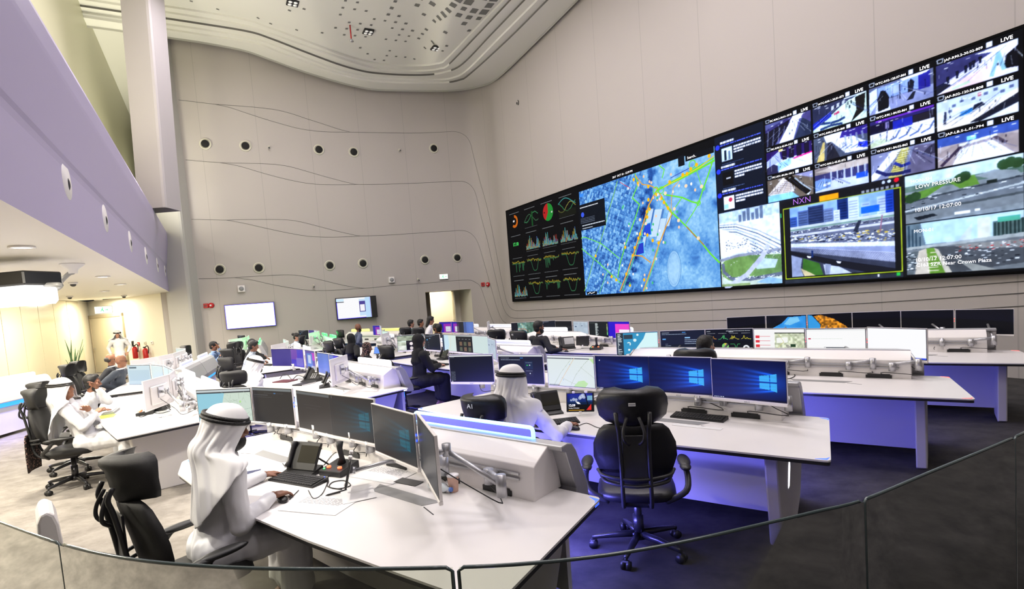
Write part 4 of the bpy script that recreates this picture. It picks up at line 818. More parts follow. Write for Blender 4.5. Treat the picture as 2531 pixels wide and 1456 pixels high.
W.set(.8993, .012, 1, .258); c = W.rect(0, 0, 1, 1, (120, 126, 132)); c.rect(0, .58, 1, 1, (186, 208, 222)); c.poly([(0, .5), (0, 1), (.14, 1), (.19, .55)], (110, 128, 140)); [c.rect(.02+.035*k, .5, .035+.035*k, .98-.08*k, (60, 80, 96)) for k in range(4)]; c.rect(.64, .60, .74, .95, (206, 208, 196)); c.poly([(.48, .6), (.60, .9), (.58, .58)], (198, 206, 208)); c.rect(.76, .56, 1, .86, (96, 116, 116)); [c.rect(.77+.03*k, .56, .785+.03*k, .84+.03*(k % 3), (50, 66, 66)) for k in range(8)]; c.rect(.8, .84, .97, .93, (90, 170, 150)); c.poly([(0, .55), (1, .62), (1, .55), (0, .5)], (170, 176, 176)); c.poly([(.25, .52), (1, .42), (1, .1), (.45, 0), (.3, 0), (.2, .5)], (86, 90, 96)); c.poly([(.44, .52), (1, .50), (1, .36), (.5, .44)], (140, 140, 140)); c.poly([(.19, .5), (.26, .5), (.36, 0), (.22, 0)], (110, 150, 66)); c.poly([(.10, .45), (.19, .5), (.22, 0), (.08, 0)], (196, 188, 176)); c.poly([(.26, .5), (.30, .46), (.42, 0), (.36, 0)], (196, 190, 178)); [c.rect(.20+.005*k, .05+.07*k, .30-.004*k, .065+.07*k, (222, 214, 196)) for k in range(6)]; c.poly([(0, .45), (.12, .46), (.06, 0), (0, 0)], (100, 108, 112)); c.specks(90, lambda a, b: (.45+.55*a, .36+.14*b), .009, [(235, 238, 240), (60, 66, 70), (190, 60, 60), (150, 156, 160)]); c.specks(40, lambda a, b: (.35+.6*a, .10+.28*b), .013, [(225, 230, 232), (44, 48, 54)]); c.specks(40, lambda a, b: (.09*a, .1+.34*b), .011, [(225, 230, 232), (44, 48, 54)]); c.poly([(.44, .28), (.52, .2), (.8, 0), (.6, 0)], (160, 162, 160))
W.set()
# soften the camera pictures the way small lenses do, lift the glare, add sensor grain
i0 = int(.6485*W.w); A_ = W.a[:, i0:]; lo = A_.copy()
for _ in range(1): lo[1:-1] = (lo[:-2]+2*lo[1:-1]+lo[2:])/4; lo[:, 1:-1] = (lo[:, :-2]+2*lo[:, 1:-1]+lo[:, 2:])/4
gl_ = np.clip(A_-.62, 0, 1)
for _ in range(24): gl_[1:-1] = (gl_[:-2]+gl_[1:-1]+gl_[2:])/3; gl_[:, 1:-1] = (gl_[:, :-2]+gl_[:, 1:-1]+gl_[:, 2:])/3
g1 = vnoise(A_.shape[1], A_.shape[0], 110, 70, W.rng)-.5; g2 = vnoise(A_.shape[1], A_.shape[0], 40, 26, W.rng)-.5; on_ = (lo.mean(-1, keepdims=True) > .16)
lo = lo+on_*((g1*.10+g2*.14)[..., None]*lo)+gl_*np.array((.35, .42, .62))*on_; lo = np.where(on_, np.clip((lo-.5)*1.18+.49, 0, 1.1)*np.array((.96, 1.0, 1.07)), lo); W.a[:, i0:] = lo
W.a = W.a*1.04
wall_t = thing('video_wall', 'huge wall-mounted video wall of maps, charts, station cameras and highway views', 'video wall', vp(.5, 0))
wall_t.location = (0, 0, 0)
me = picture_mesh('display', W, (vp(0, 0), vp(1, 0), vp(1, 1), vp(0, 1)), M_WALLSCREEN); o = bpy.data.objects.new('display', me); COL.objects.link(o); o.parent = wall_t
mb = MB(); b_ = .0022
for (u0, v0, u1, v1) in ((-b_, -.012, 1+b_, 0), (-b_, 1, 1+b_, 1.012), (-b_, 0, 0, 1), (1, 0, 1+b_, 1)):
    ps = [vp(u0, v0, -.066), vp(u1, v0, -.066), vp(u1, v1, -.066), vp(u0, v1, -.066), vp(u0, v0, .008), vp(u1, v0, .008), vp(u1, v1, .008), vp(u0, v1, .008)]
    mb.add(ps, [(0, 3, 2, 1), (4, 5, 6, 7), (0, 1, 5, 4), (1, 2, 6, 5), (2, 3, 7, 6), (3, 0, 4, 7)])
mb.obj('bezel', mat('matte_bezel', (.004, .004, .004), .8, spec=.05), wall_t)
M_TXT = mat('lit_text_white', (1, 1, 1), .5, emit=(.95, .96, 1), estr=1.0); M_TXTG = mat('lit_text_green', (.1, .9, .2), .5, emit=(.03, .62, .08), estr=1.0); M_TXTP = mat('lit_text_purple', (.3, .1, .5), .5, emit=(.16, .06, .38), estr=1.0)
def wtext(txt, u, v, h, m=M_TXT, align='LEFT', bold=0, fit=None):
    M = wall_frame(NW); M.translation = vp(u, v, .006); o = text_obj('caption', txt, h*VH*1.38, m, wall_t, M, align, bold)
    if fit: k = max(q.co.x for q in o.data.vertices); o.data.transform(Matrix.Diagonal((fit/k, 1, 1, 1)))
    return o
CODES = ['FIC-R90.2-30.01-1018', 'FIC-R90.2-45.04-1021', 'FIC-R91-84.06-1013', 'WTC-R90.1-30.01-873', 'WTC-R90.2-45.03-868', 'WTC-R90.2-45.05-872', 'WTC-R92-120.07-866', 'WTC-R90.1-84.02-864', 'WTC-R91-84.02-865', 'JAF-R90.2-30.02-809', 'JAF-R02-120.04-808', 'JAF-LB.5-L.01-794']
for (x0, y0, x1, y1), t in zip(CT, CODES):
    wtext('LIVE', x1-.0045, y1-.024, .0155, align='RIGHT', bold=.0015); wtext(t, x0+.0085, y1-.0228, .0108, bold=.0006, fit=.47*(x1-x0)*VLEN)
wtext('17.10', .0225, .60, .038, M_TXTG, bold=.002); wtext('68', .0312, .86, .022, bold=.001); wtext('2017  OCT 10 - 12:59 PM', .413, .962, .016)
wtext('Search..', .594, .918, .018); wtext('NXN', .7675, .462, .034, M_TXTP); wtext('MON-SH', .905, .455, .016); wtext('LOW PRESSURE', .9095, .425, .018); wtext('10/10/17 12:07:00', .908, .315, .018); wtext('MON-01', .907, .215, .016); wtext('10/10/17 12:07:00', .9075, .075, .018); wtext('C163 SZR Near Crown Plaza', .9085, .05, .017)
# ------------------------------------------------------------------ monitors
MW, MH = .606, .366
def pic(kind, hi):
    w, h = (192, 108) if hi else (84, 48); c = Canvas(w, h, (14, 18, 28), sum(map(ord, kind)))
    if kind == 'plain_dark':
        c.rect(0, .95, 1, 1, (228, 230, 232)); c.textline(.02, .12, .92, .014, (120, 125, 135)); [c.textline(.02, .12, y, .010, (110, 118, 130)) for y in np.arange(.05, .40, .028)]; c.rect(.02, .0, .05, .02, (200, 200, 210))
    elif kind == 'panel_dark':
        c.rect(0, .95, 1, 1, (230, 232, 234)); c.rect(0, 0, 1, .95, (20, 24, 36)); c.textline(.05, .25, .89, .012, (170, 175, 190)); c.rect(.5, .885, .57, .905, (60, 140, 230)); c.textline(.05, .5, .83, .016, (150, 160, 180)); c.rect(.60, .5, .78, .78, (24, 42, 66)); c.rect(.64, .62, .67, .645, (60, 230, 70)); c.rect(.7, .62, .72, .66, (220, 225, 235)); c.rect(.60, .25, .78, .48, (30, 32, 44)); c.rect(.7, .33, .72, .37, (220, 225, 235)); c.textline(.62, .76, .73, .012, (150, 160, 180)); c.textline(.62, .76, .44, .012, (150, 160, 180))
    elif kind == 'street_map':
        c.rect(0, 0, 1, 1, (222, 232, 230)); c.rect(0, .93, 1, 1, (226, 230, 232)); c.rect(0, .905, 1, .93, (60, 64, 70)); c.line([(.12, .0), (.30, .45), (.55, .93)], .010, (176, 190, 170)); c.line([(.22, 0), (.38, .4), (.60, .93)], .022, (225, 208, 180)); c.line([(.5, .05), (.62, .4), (.8, .75), (.9, .9)], .010, (170, 184, 160)); c.line([(.3, .28), (.55, .1), (.8, .0)], .008, (176, 188, 170)); c.line([(.72, .65), (1, .3)], .008, (176, 188, 170)); c.poly([(.55, 0), (.66, .18), (.78, .22), (.86, .12), (.8, 0)], (190, 228, 160)); c.poly([(.9, .93), (1, .93), (1, .75)], (190, 228, 160)); c.disc((.5, .72), .012, (90, 150, 230)); c.disc((.34, .2), .012, (90, 150, 230)); c.rect(.02, .01, .25, .03, (60, 64, 74))
    elif kind == 'coast_map':
        c.rect(0, 0, 1, 1, (196, 222, 218)); c.rect(0, .93, 1, 1, (196, 204, 206)); c.rect(0, .895, 1, .93, (58, 60, 64)); c.poly([(0, .895), (.52, .895), (.42, .3), (.25, 0), (0, 0)], (150, 205, 222)); c.poly([(.52, .895), (.46, .55), (.4, .2), (.3, 0), (1, 0), (1, .895)], (206, 222, 208)); rr = c.rng
        for k in range(26): x, y = .5+.5*rr.random(), .05+.8*rr.random(); a = rr.random()*3; c.line([(x, y), (x+.2*math.cos(a), y+.2*math.sin(a))], .006, (170, 186, 170))
        c.disc((.62, .52), .02, (120, 190, 240)); c.disc((.6, .3), .02, (110, 180, 240)); c.disc((.8, .62), .035, (180, 224, 150)); c.line([(.35, .1), (.6, .3), (.98, .42)], .006, (120, 140, 130)); c.line([(.7, .0), (.95, .3)], .006, (120, 140, 130))
    elif kind == 'window_blue' or kind == 'window_dim':
        dim = .45 if kind == 'window_dim' else 1.0; bg = np.array((10, 16, 62)) if dim == 1 else np.array((46, 43, 44)); X, Y = c.gx, c.gy
        cx, cy = .80, .46; g = np.exp(-(((X-cx)/.30)**2+((Y-cy)/.30)**2)); beam = np.zeros_like(X); t_ = np.clip((cx+.06-X)/.75, 0, 1.2)
        for y0, y1, wd in ((.66, .93, .05), (.56, .74, .045), (.50, .56, .03), (.42, .40, .03), (.34, .20, .045), (.27, .02, .05)):
            yy = y0+(y1-y0)*t_*.75; beam += np.exp(-((Y-yy)/(wd*(.30+1.5*t_)))**2)*np.exp(-t_*2.6)*(X < cx+.07)
        glow = np.clip(.46*g+.95*beam, 0, 1)
        col = np.array((22, 105, 255)) if dim == 1 else np.array((26, 110, 150)); c.a = (bg*(1-glow[..., None]*.6)+col*glow[..., None]*(1.0 if dim == 1 else .55))/255.
        lc = (70, 190, 255) if dim == 1 else (34, 120, 140); al = .85 if dim == 1 else .5
        for P4 in ([(.66, .49), (.795, .49), (.795, .66), (.66, .63)], [(.803, .49), (.885, .49), (.885, .70), (.803, .665)], [(.66, .455), (.795, .455), (.795, .285), (.66, .315)], [(.803, .455), (.885, .455), (.885, .24), (.803, .28)]): c.poly(P4, lc, al)
        if dim == 1: c.line([(.799, .28), (.799, .67)], .006, (170, 232, 255)); c.line([(.66, .472), (.885, .472)], .006, (10, 30, 110)); c.rect(.0, 0, 1, .035, (8, 12, 40)); [c.rect(.02+.025*k, .008, .033+.025*k, .026, (210, 220, 240)) for k in range(6)]
    elif kind == 'desktop_blue':
        c = pic('window_blue', hi); rr = np.random.default_rng(4)
        for k in range(12): c.disc((.03, .95-.072*k), .015, [(220, 225, 235), (200, 60, 70), (90, 140, 220), (225, 225, 230)][k % 4])
        c.disc((.12, .88), .017, (220, 225, 235))
    elif kind == 'dim_plain': c.rect(0, 0, 1, 1, (48, 46, 46)); c.rect(0, .93, 1, 1, (118, 124, 126)); c.textline(.3, .8, .86, .014, (78, 80, 84)); c.rect(.55, .85, .6, .875, (70, 120, 170)); c.textline(.03, .4, .80, .012, (80, 82, 86)); c.textline(.03, .5, .74, .010, (74, 76, 80))
    elif kind == 'dim_grey': c.rect(0, 0, 1, 1, (50, 46, 46)); c.rect(0, .93, 1, 1, (96, 100, 102)); c.textline(.2, .7, .66, .010, (66, 66, 68)); c.textline(.25, .6, .58, .010, (66, 66, 68))
    elif kind == 'charts':
        c.rect(0, 0, 1, .06, (235, 238, 242)); c.textline(.45, .95, .94, .02, (200, 205, 215)); c.textline(.02, .10, .93, .02, (200, 205, 215)); c.textline(.5, .6, .90, .02, (220, 225, 235))
        for k in range(4):
            x0 = .03+.245*k; rr = c.rng; pk = rr.random(); cc = ((190, 130, 40), (80, 190, 110), (200, 190, 60), (210, 200, 60))[k]; c.set(x0, .55, x0+.2, .84).plot(16, lambda t: .15+.75*rr.random()**2*math.exp(-((t-.3-.3*pk)/.25)**2), .014, cc); c.textline(0, .9, 1.02, .05, (190, 195, 205)); c.set()
        c.disc((.42, .30), .13, (130, 205, 110)); c.disc((.42, .30), .13, (220, 200, 80), a0=1.2, a1=1.9); c.set(.53, .15, .73, .45).plot(14, lambda t: .8-.6*math.exp(-((t-.6)/.1)**2), .02, (60, 150, 90)); c.set(); c.disc((.86, .22), .12, (235, 238, 242), a0=0, a1=PI, hole=.06)
    elif kind == 'table_dark':
        c.rect(0, 0, 1, 1, (24, 30, 50)); c.textline(.03, .2, .93, .02, (170, 180, 200)); c.rect(.5, .92, .58, .95, (70, 150, 235)); c.textline(.03, .6, .86, .03, (130, 145, 170)); c.rect(.04, .62, .12, .68, (90, 160, 230)); c.rect(.56, .67, .68, .72, (140, 190, 235)); [c.textline(.55, .85, y, .03, (150, 165, 190)) for y in (.6, .52, .44)]; [c.textline(.1, .1+.2*k/3, .5-.07*k, .014, (150, 165, 190)) for k in range(4)]; c.rect(.1, .20, .45, .225, (190, 205, 225)); c.textline(.02, .25, .05, .03, (170, 180, 200))
    elif kind == 'island_map':
        c.rect(0, 0, 1, 1, (54, 150, 196)); c.rect(0, 0, .17, 1, (44, 58, 66)); [c.rect(.03, y, .04+.10*c.rng.random(), y+.022, (225, 235, 238)) for y in np.arange(.04, .95, .05)]; c.rect(.18, .72, .40, .92, (50, 66, 78)); c.poly([(.30, 0), (.48, .3), (.66, .72), (.72, .98), (1, .98), (1, 0)], (214, 246, 248)); c.disc((.3, .5), .09, (214, 240, 240), hole=.04, a0=-1, a1=2.6); c.disc((.45, .66), .07, (225, 246, 246)); c.disc((.52, .9), .05, (225, 246, 246)); c.disc((.3, .23), .05, (225, 246, 246)); c.rect(.25, 0, 1, .05, (244, 252, 252)); c.disc((.95, .25), .07, (120, 190, 215), hole=.06)
    elif kind == 'alerts':
        c.rect(0, 0, 1, 1, (246, 246, 246)); c.rect(0, 0, 1, .05, (30, 34, 40)); [c.rect(.03, y, .11, y+.11, (225, 60, 70)) for y in (.12, .28, .46, .64)]; [c.rect(.11, y+.07, .33, y+.085, (225, 120, 130)) for y in (.12, .28, .46, .64)]; c.rect(.42, .08, 1, .86, (206, 214, 186)); c.rect(.42, .83, 1, .86, (60, 66, 56)); c.set(.42, .08, 1, .83).grain(14, 9, .35); c.set(); c.poly([(.46, .45), (.68, .48), (.68, .68), (.46, .66)], (246, 248, 244)); c.rect(.73, .30, .83, .42, (40, 66, 46)); c.line([(.44, .2), (.6, .5), (.5, .8)], .012, (210, 200, 90)); c.line([(.7, .82), (.85, .5), (.98, .2)], .012, (160, 190, 120))
    elif kind == 'web_white': c.rect(0, 0, 1, 1, (250, 250, 250)); c.rect(0, .93, 1, 1, (238, 240, 240)); c.rect(.03, .62, .075, .67, (200, 60, 90)); c.textline(.1, .62, .645, .012, (200, 214, 200)); c.rect(.34, .10, .66, .34, (42, 50, 66)); c.line([(.35, .18), (.5, .16), (.58, .2)], .014, (190, 150, 60)); c.rect(.3, .32, .66, .34, (150, 155, 160)); c.rect(0, 0, 1, .05, (24, 27, 34)); [c.rect(.02+.04*k, .012, .04+.04*k, .038, (170, 190, 210)) for k in range(6)]
    elif kind == 'white': c.rect(0, 0, 1, 1, (252, 252, 255)); c.poly([(0, 0), (.25, .02), (.25, .06), (0, .07)], (60, 110, 200)); c.poly([(.2, .0), (1, 0), (1, .05), (.25, .045)], (60, 90, 240)); [c.rect(.02+.04*k, .015, .04+.04*k, .04, (200, 215, 235)) for k in range(6)]
    elif kind == 'black': c.rect(0, 0, 1, 1, (14, 14, 20))
    elif kind == 'cape_left': c.rect(0, 0, 1, 1, (14, 15, 24)); c.poly([(.0, .0), (1, 0), (1, .97), (.55, .92), (.40, .62), (.15, .35), (0, .25)], (52, 150, 232)); c.poly([(.45, .55), (.6, .9), (.8, .92), (.85, .7), (.6, .5)], (120, 196, 240)); c.grain(6, 4, .08)
    elif kind == 'cape_right': c.rect(0, 0, 1, 1, (14, 14, 18)); c.poly([(0, 0), (.30, 0), (.28, .5), (.1, .95), (0, 1)], (56, 156, 228)); c.poly([(.26, 0), (.30, .5), (.14, .92), (.3, .98), (.6, .75), (.86, .4), (1, .12), (1, 0)], (206, 132, 36)); c.set(.2, 0, 1, .95); sl = c.region(); n_ = vnoise(c.a[sl].shape[1], c.a[sl].shape[0], 18, 12, c.rng); msk = (c.a[sl][..., 0] > .6)[..., None]; c.a[sl] = np.where(msk, c.a[sl]*(.45+.95*n_[..., None]), c.a[sl]); c.set()
    elif kind == 'cape_edge': c.rect(0, 0, 1, 1, (14, 14, 20)); c.poly([(.75, 0), (1, 0), (1, .15)], (60, 150, 220))
    elif kind == 'city_map': c.rect(0, 0, 1, 1, (24, 28, 38)); c.rect(.28, .0, 1, 1, (120, 158, 150)); c.set(.28, 0, 1, 1).grain(10, 8, .5); c.set(); c.line([(.3, .55), (.6, .5), (.75, .3)], .03, (225, 130, 110)); c.line([(.45, .95), (.6, .5)], .02, (210, 190, 120)); c.rect(.68, .0, 1, 1, (50, 80, 60), .5)
    elif kind == 'dark_side': c.rect(0, 0, 1, 1, (28, 32, 42)); c.textline(.3, .7, .95, .02, (150, 160, 180)); c.rect(.1, .60, .18, .66, (90, 170, 230)); c.rect(.3, .72, .36, .75, (170, 200, 235)); c.textline(.05, .5, .88, .02, (150, 160, 180)); [c.rect(.2, .1+.12*k, .23, .12+.12*k, (120, 130, 150)) for k in range(4)]
    elif kind == 'grey_map': c.rect(0, 0, 1, 1, (176, 192, 208)); c.rect(.1, .6, .22, .68, (50, 70, 110)); c.rect(.55, .7, .63, .74, (70, 90, 120)); c.grain(8, 6, .08); c.rect(0, .95, 1, 1, (206, 214, 222))
    elif kind == 'logs': c.rect(0, 0, 1, 1, (22, 28, 30)); [c.rect(.32, y, .36+.12*c.rng.random(), y+.02, (200, 210, 210)) for y in np.arange(.1, .95, .034)]; [c.rect(.88, y, .93, y+.03, (80+150*y, 200, 120)) for y in np.arange(.15, .85, .04)]; c.rect(.03, .9, .3, .93, (90, 100, 104))
    elif kind == 'magenta': c.rect(0, 0, 1, 1, (44, 20, 205)); c.rect(.36, 0, 1, .86, (240, 70, 205)); c.rect(.54, 0, 1, .52, (246, 238, 250))
    elif kind == 'violet': c.rect(0, 0, 1, 1, (50, 30, 170)); c.rect(.35, 0, 1, .84, (150, 45, 175)); c.rect(.52, .08, .95, .58, (212, 210, 226)); c.textline(.6, .9, .25, .03, (120, 120, 140))
    elif kind == 'indigo': c.rect(0, 0, 1, 1, (66, 56, 138)); c.grain(3, 2, .06)
    elif kind == 'violet_soft': c.rect(0, 0, 1, 1, (70, 52, 190)); c.rect(0, .4, .5, 1, (110, 60, 170)); c.rect(.4, .05, .95, .5, (130, 120, 196), .8)
    elif kind == 'violet_win': c.rect(0, 0, 1, 1, (90, 80, 160)); c.rect(.7, .5, 1, .9, (190, 60, 190)); c.rect(.15, .1, .75, .85, (90, 130, 200)); c.rect(.28, .3, .6, .75, (196, 208, 226)); c.rect(.6, 0, 1, .2, (190, 192, 206))
    elif kind == 'steel_blue': c.rect(0, 0, 1, 1, (92, 120, 196)); c.grain(3, 2, .06)
    elif kind == 'blue_strip': c.rect(0, 0, 1, 1, (60, 50, 210)); c.rect(0, 0, .4, 1, (100, 120, 190))
    elif kind == 'cctv_grid':
        c.rect(0, 0, 1, 1, (206, 222, 208)); c.rect(.33, .0, .7, .62, (24, 20, 26)); c.disc((.52, .42), .11, (236, 225, 225)); c.disc((.52, .12), .11, (236, 225, 225)); c.rect(0, .62, .6, .95, (150, 160, 140)); c.rect(.02, .02, .3, .3, (226, 230, 220)); c.rect(0, .3, .33, .55, (186, 196, 176)); c.set(0, 0, 1, 1).grain(10, 8, .25); c.rect(.72, 0, 1, 1, (190, 226, 232)); c.rect(0, .95, 1, 1, (120, 130, 130))
    elif kind == 'coast_pale': c.rect(0, 0, 1, 1, (216, 232, 226)); c.rect(0, 0, .12, 1, (40, 56, 84)); c.poly([(.12, 0), (.35, 0), (.45, .4), (.4, 1), (.12, 1)], (200, 226, 240)); c.line([(.4, 0), (.55, .4), (.6, 1)], .02, (226, 210, 186))
    elif kind == 'thumbs_dark': c.rect(0, 0, 1, 1, (26, 28, 30)); c.rect(0, .92, 1, 1, (190, 196, 196)); [c.rect(.2+.25*i, .05+.32*j, .36+.25*i, .28+.32*j, (90+30*((i+j) % 2), 96, 76)) for i in range(3) for j in range(2)]; [c.rect(.15+.2*i, .75, .25+.2*i, .77, (150, 155, 155)) for i in range(4)]
    elif kind == 'pale': c.rect(0, 0, 1, 1, (206, 224, 222)); c.rect(0, .95, 1, 1, (226, 234, 234)); c.textline(.5, .7, .8, .015, (170, 190, 190))
    elif kind == 'page': c.rect(0, 0, 1, 1, (206, 226, 232)); c.rect(.08, .84, .4, .92, (90, 110, 120)); c.rect(.05, .2, .95, .75, (190, 214, 224))
    elif kind == 'blank_dark': c.rect(0, 0, 1, 1, (40, 42, 48))
    return c
_hous = {}
def housing_mesh():
    if 'h' in _hous: return _hous['h']
    mb = MB(); mb.box((0, 0, MH/2+.011), (MW, .016, MH-.022), 0); mb.box((0, -.001, .011), (MW, .022, .024), 0, bev=.004)
    mb.box((0, .018, MH*.45), (MW*.62, .026, MH*.62), 0, bev=.010); mb.box((0, .036, MH*.52), (.13, .016, .13), 1, bev=.004)
    _hous['h'] = mb.mesh('housing', [M_WHITE, M_ALU]); return _hous['h']
M_BEZ = mat('screen_border', (.012, .012, .013), .35)
_pics = {}
def monitor(con, p0, p1, kind, label, hi=False, led=None, arm=True, logo=False, group=None, zt=None):
    # p0, p1: the two upper corners in plan (left and right as its viewer sees them), zt: their height
    p0, p1 = V(p0).to_2d(), V(p1).to_2d(); c = (p0+p1)/2; d = (p1-p0).normalized(); rz = math.atan2(d.y, d.x)
    t = thing('monitor', label, 'monitor', (c.x, c.y, zt-MH), rz, group)
    h = bpy.data.objects.new('housing', housing_mesh()); COL.objects.link(h); h.parent = t
    x, z0, z1 = MW/2-.008, .034, MH-.010
    if kind:
        if (kind, hi) not in _pics: _pics[(kind, hi)] = picture_mesh('screen', pic(kind, hi), ((-x, -.0095, z0), (x, -.0095, z0), (x, -.0095, z1), (-x, -.0095, z1)), M_SCREEN)
        s = bpy.data.objects.new('screen', _pics[(kind, hi)]); COL.objects.link(s); s.parent = t
        mb = MB(); mb.box((0, -.0083, (z0+z1)/2), (2*x+.009, .001, z1-z0+.010)); mb.obj('screen_border', M_BEZ, t)
    if logo:
        M = Matrix.Translation((-.032, -.0125, .005)) @ Matrix.Rotation(R(90), 4, 'X'); text_obj('logo', 'ASUS', .020, M_GREY, t, M, bold=.0004)
    if led:
        for z in (.20, .235): mb = MB(); mb.box((MW/2+.004, -.002, z), (.008, .012, .014), bev=.003); mb.obj('edge_light', led, t)
    if arm and con:
        Mi = t.matrix_basis.inverted() if False else (Matrix.Translation(t.location) @ Matrix.Rotation(rz, 4, 'Z')).inverted(); Mc = CONS[con]
        loc = Mc.inverted() @ V((c.x, c.y, 0)); mx = max(-3.5, min(-.62, loc.x+.16)); T = Mi @ Mc
        base = T @ V((mx, .866, .87)); ya = min(.845, max(.66, loc.y+.075)); j0 = T @ V((mx, max(.80, ya), .87)); head = V((0, .05, MH*.52)); mid = T @ V((mx+(.22 if loc.x > -2 else -.22), ya, .90))
        if (mid-head).length > .75: mid = (j0+head)/2+V((.08, .05, 0))
        mb = MB(); e = V((0, 0, .045)); g = V((0, 0, .03))
        mb.tube([base, j0], .022, 10); pl = T @ V((mx, .868, .87)); mb.cyl(j0-e, j0+e, .032, 14); mb.tube([j0+g, mid+g], .017, 8); mb.cyl(mid-V((0, 0, .06)), mid+V((0, 0, .06)), .030, 14)
        h2 = V((head.x, head.y+.055, head.z)); mb.tube([mid, h2], .015, 8); mb.cyl(h2-V((0, 0, .03)), h2+V((0, 0, .04)), .026, 12); mb.tube([h2, head], .018, 8); a = mb.obj('mount_arm', M_ALU, t)
        mb = MB(); q = T @ V((mx-.08, .86, .775)); mb.tube(catmull([head+V((.06, 0, -.08)), (head+mid)/2+V((0, .02, -.12)), mid-V((0, 0, .10)), q+V((0, 0, .03)), q], 4), .0035, 6); mb.obj('cable', M_CABLE, t)
    return t
ROW = {}
def row(con, corners, kinds, who, zt, hi=False, leds=None, logo=False, names=None):
    n = len(corners)
    for i, ((a, b), k) in enumerate(zip(corners, kinds)):
        A, B = atz(*a, zt).to_2d(), atz(*b, zt).to_2d(); c = (A+B)/2; d = (B-A).normalized()
        monitor(con, c-d*MW/2, c+d*MW/2, k, names[i], hi, (leds[i] if leds else None), True, logo, 'monitors '+who, zt)
ARC = [(-3.74, .50, 27), (-3.20, .70, 10), (-2.60, .76, 0), (-1.98, .76, 0), (-1.39, .69, -12), (-.86, .47, -32)]
def arcrow(con, kinds, who, zt=1.25, names=None):
    M = CONS[con]; ang = math.atan2(M[1][0], M[0][0])
    for i, ((x, y, yaw), k) in enumerate(zip(ARC, kinds)):
        if k is None: continue
        c = (M @ V((x, y, 0))).to_2d(); d = V((math.cos(ang+R(yaw)), math.sin(ang+R(yaw)))); monitor(con, c-d*MW/2, c+d*MW/2, k, names[i], False, None, True, False, 'monitors '+who, zt)
B_, R_, N_ = M_BLUE, M_RED, None
row('A', [((1102, 877), (1226, 874)), ((1228, 875), (1346, 875)), ((1347, 876), (1474, 879)), ((1470, 878), (1598, 880)), ((1602, 880), (1755, 883)), ((1758, 885), (1943, 892))],
    ['plain_dark', 'panel_dark', 'street_map', 'desktop_blue', 'window_blue', 'window_blue'], 'above the A1 desk', 1.262, True, [N_, N_, N_, B_, B_, N_], True,
    ['white monitor with an empty dark page beside the A1 man', 'white monitor half hidden by the A1 man, dark page with a green dot', 'white monitor with a pale street map right of the A1 man', 'white monitor with blue wallpaper and a column of icons', 'white monitor with blue wallpaper just right of the empty chair', 'white monitor with blue wallpaper at the desk end, right of its twin'])
row('D', [((485, 963), (620, 957)), ((620, 955), (727, 960)), ((735, 963), (820, 974)), ((820, 974), (917, 985)), ((915, 995), (1030, 1025)), ((1033, 1022), (1075, 1075))],
    ['coast_map', 'dim_plain', 'dim_grey', 'window_dim', 'window_dim', 'blank_dark'], 'curving round the bearded man', 1.25, True, [N_, B_, N_, N_, B_, N_], True,
    ['white monitor with a pale coast map behind the bearded man', 'white monitor with a dark page between the coast map and a blue edge light', 'white monitor with a grey page and no picture, third from the coast map', 'white monitor with a dim teal window picture, fourth from the coast map', 'white monitor with a dim teal window picture, tilted towards the glass railing', 'white monitor seen almost edge on at the near end of the front console'])
row('B', [((1518, 823), (1630, 818)), ((1630, 818), (1743, 814)), ((1743, 814), (1861, 811)), ((1862, 812), (1990, 811)), ((1994, 812), (2138, 810)), ((2140, 808), (2296, 812))],
    ['island_map', 'table_dark', 'charts', 'alerts', 'web_white', 'white'], 'on the console with red lights', 1.262, True, [R_, N_, N_, R_, R_, N_], True,
    ['white monitor with a bright blue island map', 'white monitor with a dark blue table, partly behind a dark-haired man', 'white monitor with yellow charts and a green pie', 'white monitor with red alert boxes and a green map', 'white monitor with a white page and small dark inset', 'white monitor with a glaring blank white page'])
row('C', [((1795, 785), (1892, 780)), ((1892, 780), (1995, 777)), ((1995, 777), (2105, 772)), ((2106, 772), (2226, 768)), ((2227, 768), (2357, 765)), ((2361, 765), (2507, 763))],
    ['cape_edge', 'cape_left', 'cape_right', 'black', 'black', 'black'], 'on the far right console', 1.262, False, [N_, R_, N_, N_, R_, N_], False,
    ['black screened monitor left of the blue sea picture', 'white monitor filled with blue sea and a pale cloud', 'white monitor with orange rocks beside blue sea', 'black screened monitor right of the orange rock picture', 'black screened monitor between two black ones on the far right console', 'black screened monitor at the right end of the far console'])
row('G', [((1263, 798), (1320, 795)), ((1318, 795), (1370, 792)), ((1370, 793), (1416, 793)), ((1416, 793), (1455, 794)), ((1456, 794), (1505, 794)), ((1505, 794), (1552, 794))],
    ['city_map', 'dark_side', 'black', 'grey_map', 'logs', 'magenta'], 'in front of the man in the dark suit', 1.26, False, None, False,
    ['monitor with a green satellite map left of the dark suited man', 'monitor with a dark page right of the suited man', 'monitor with a near black page between a dark page and a grey map', 'monitor with a pale grey map behind the black tablet', 'monitor with columns of log text on black', 'monitor with a bright magenta and blue square picture'])
row('I', [((672, 862), (718, 861)), ((718, 861), (750, 863)), ((750, 863), (782, 868)), ((785, 870), (812, 874)), ((812, 874), (843, 880)), ((845, 872), (819, 897))][:5],
    ['indigo', 'violet_soft', 'violet_win', 'steel_blue', 'blue_strip'], 'on the console with the maroon folder', 1.25, False, None, False,
    ['monitor with a plain indigo screen beside the checked shirt man', 'monitor with a violet screen right of the indigo one', 'monitor with a pale window on violet, middle of its row', 'monitor with a steel blue screen left of the tilted white back', 'monitor with a narrow bright blue screen behind the tilted white back'])
